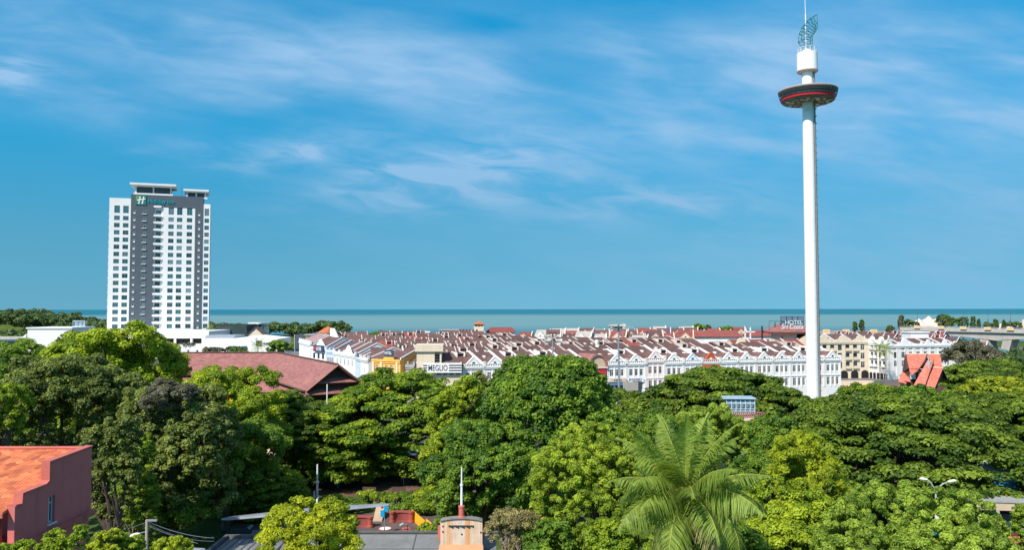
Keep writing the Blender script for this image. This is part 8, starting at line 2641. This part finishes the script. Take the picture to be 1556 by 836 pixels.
T('tree', 'pale green tree with tufted rosettes across the lower right corner', 'tree', 1388, 762, 310, 54, 1050, TU, 'tuft', 149, lobes=18, size=0.062, budget=110000, fill=3.0, apart=1.75, cover=3.6, leafpx=2.2)
T('tree', 'upright tufted shoot before the market shop', 'tree', 1514, 782, 40, 56, 850, TU, 'tuft', 150, size=0.2, budget=9000)
T('tree', 'feathery grey green conifer on the right margin', 'tree', 1556, 772, 40, 52, 850, B_, 'rain_lt', 151, size=0.2, budget=12000)
# foreground
T('tree', 'bright yellow green tree at the bottom, left of the grey roof', 'tree', 470, 770, 150, 46, 900, B_, 'vivid', 160, lobes=14, size=0.13, budget=50000, leafpx=3.2, cover=1.2)
T('tree', 'green part shaded tree beside the bright yellow one', 'tree', 520, 778, 50, 50, 870, B_, 'lime', 161, size=0.2, budget=9000)
for i, (px, top, w, Y, lab) in enumerate(((85, 810, 60, 40, 'leftmost yellow green bush below the red gable'), (160, 812, 60, 41, 'yellow green bush in front of the red wall foot'), (200, 818, 56, 42, 'yellow green bush left of the utility pole'),
                                        (262, 820, 66, 43, 'yellow green bush right of the utility pole'), (20, 826, 80, 38, 'dark yellow bush in the lower left corner'))):
    T('bush', lab, 'bush', px, top, w, Y, 880, B_, 'yellow' if i % 2 else 'lime', 170 + i, group='yellow green bushes along the bottom', size=0.16, budget=14000, leafpx=3.0, nl=4)
T('tree', 'slender young tree with a leafy tip before the red wall', 'tree', 122, 800, 26, 39, 840, B_, 'rain_lt', 176, size=0.3, budget=2500, leafpx=3.2, nl=4, trunk_r=0.05)
T('bush', 'dry grey bush with bare twigs right of the rusty hood', 'bush', 782, 775, 95, 62, 860, B_, 'dry', 177, group=None, size=0.14, budget=9000, leafpx=2.0, nl=14, bark=BARK_PALE, cover=0.7)
bs = [(440, 752, 60, 99, 'mid', 'green bush left of the white flagpole foot'), (505, 757, 60, 96, 'rain_lt', 'bush with bare twigs right of the white flagpole'), (560, 748, 40, 99, 'lime', 'bright upright bush above the aircraft wing'),
      (600, 768, 46, 97, 'mid', 'low dark bush behind the right red wall'), (640, 765, 60, 95, 'rain_lt', 'green bush above the yellow hoarding'), (672, 790, 40, 82, 'mid', 'green bush between hoarding and rusty hood'), (648, 800, 36, 82, 'lime', 'low bush at the foot of the yellow hoarding'),
      (462, 690, 70, 118, 'rain_lt', 'bush with white flowers left of the central rain tree'), (580, 790, 20, 93, 'mid', 'small bush beside the tan steps'), (740, 740, 60, 88, 'mid', 'dark bush right of the white flagpole above the hood')]
for i, (px, top, w, Y, m, lab) in enumerate(bs):
    c = at(px, top, Y)
    T('bush', lab, 'bush', px, top, w, Y, top + 40 if i != 7 else 730, B_, m, 180 + i, group='bushes round the plaza', size=0.2, budget=9000, nl=4)
# low trees that close the park floor between the large ones
fill = [(330, 690, 120, 120), (560, 690, 100, 150), (760, 700, 120, 110), (900, 640, 160, 120), (1010, 640, 120, 125), (1240, 660, 120, 120), (1300, 640, 140, 135), (1130, 640, 100, 140), (60, 600, 120, 120), (200, 640, 130, 100), (1420, 650, 120, 150), (800, 600, 100, 150), (950, 600, 110, 160), (700, 620, 80, 150), (250, 600, 160, 125), (1540, 640, 80, 150)]
sp = ['left of the museum', 'far behind the central rain tree', 'below the big round tree', 'behind the golden tufted tree', 'left of the glazed kiosk', 'left inside the huge rain tree shade', 'behind the huge rain tree', 'right of the glazed kiosk', 'behind the grey green tree on the left', 'behind the drooping limbs on the left', 'behind the trunk of the huge rain tree', 'behind the big round tree', 'before the floodlight masts', 'behind the lime tree near the white sign', 'below the white block', 'behind the red railing']
for i, (px, top, w, Y) in enumerate(fill):
    T('tree', 'dark understorey tree %s' % sp[i], 'tree', px, top, w, Y, 760, B_, 'mid' if i % 2 else 'rain', 200 + i, group='dark understorey trees', size=0.17, budget=12000, nl=4)

for i, (px, top, w, Y, m, lab) in enumerate(((835, 800, 90, 60, 'mid', 'green bush below the golden tufted tree, next to the dry bush'), (930, 805, 110, 58, 'lime', 'green bush at the bottom edge below the golden tufted tree'), (1110, 800, 120, 56, 'mid', 'dark bush at the bottom edge beneath the palm fronds'), (1010, 812, 90, 54, 'rain_lt', 'low bush at the bottom edge left of the palm trunk'))):
    T('bush', lab, 'bush', px, top, w, Y, 1000, B_, m, 240 + i, group='bushes along the bottom edge', size=0.17, budget=14000, nl=4)

T('tree', 'round green tree hiding the foot of the orange roofed house', 'tree', 1402, 590, 90, 142, 640, B_, 'mid', 260, size=0.15, budget=14000)
T('tree', 'lime tree hiding the corner of the museum wall', 'tree', 395, 606, 80, 104, 720, B_, 'lime', 261, size=0.15, budget=16000)

for i, (px, top, w, Y, m, lab) in enumerate(((535, 762, 46, 95, 'mid', 'dark bush behind the left end of the right aircraft wing'), (590, 752, 40, 100, 'rain_lt', 'bush on the lawn edge right of the bare earth'), (625, 752, 50, 101, 'mid', 'bush left of the canvas awning under the rain tree'),
                                             (655, 745, 60, 100, 'lime', 'bright low bush right of the canvas awning'), (690, 770, 50, 88, 'mid', 'bush directly behind the white flagpole'), (575, 764, 26, 97, 'lime', 'small bright bush above the tan steps'))):
    T('bush', lab, 'bush', px, top, w, Y, top + 50, B_, m, 280 + i, group='bushes round the plaza', size=0.2, budget=8000, nl=4)
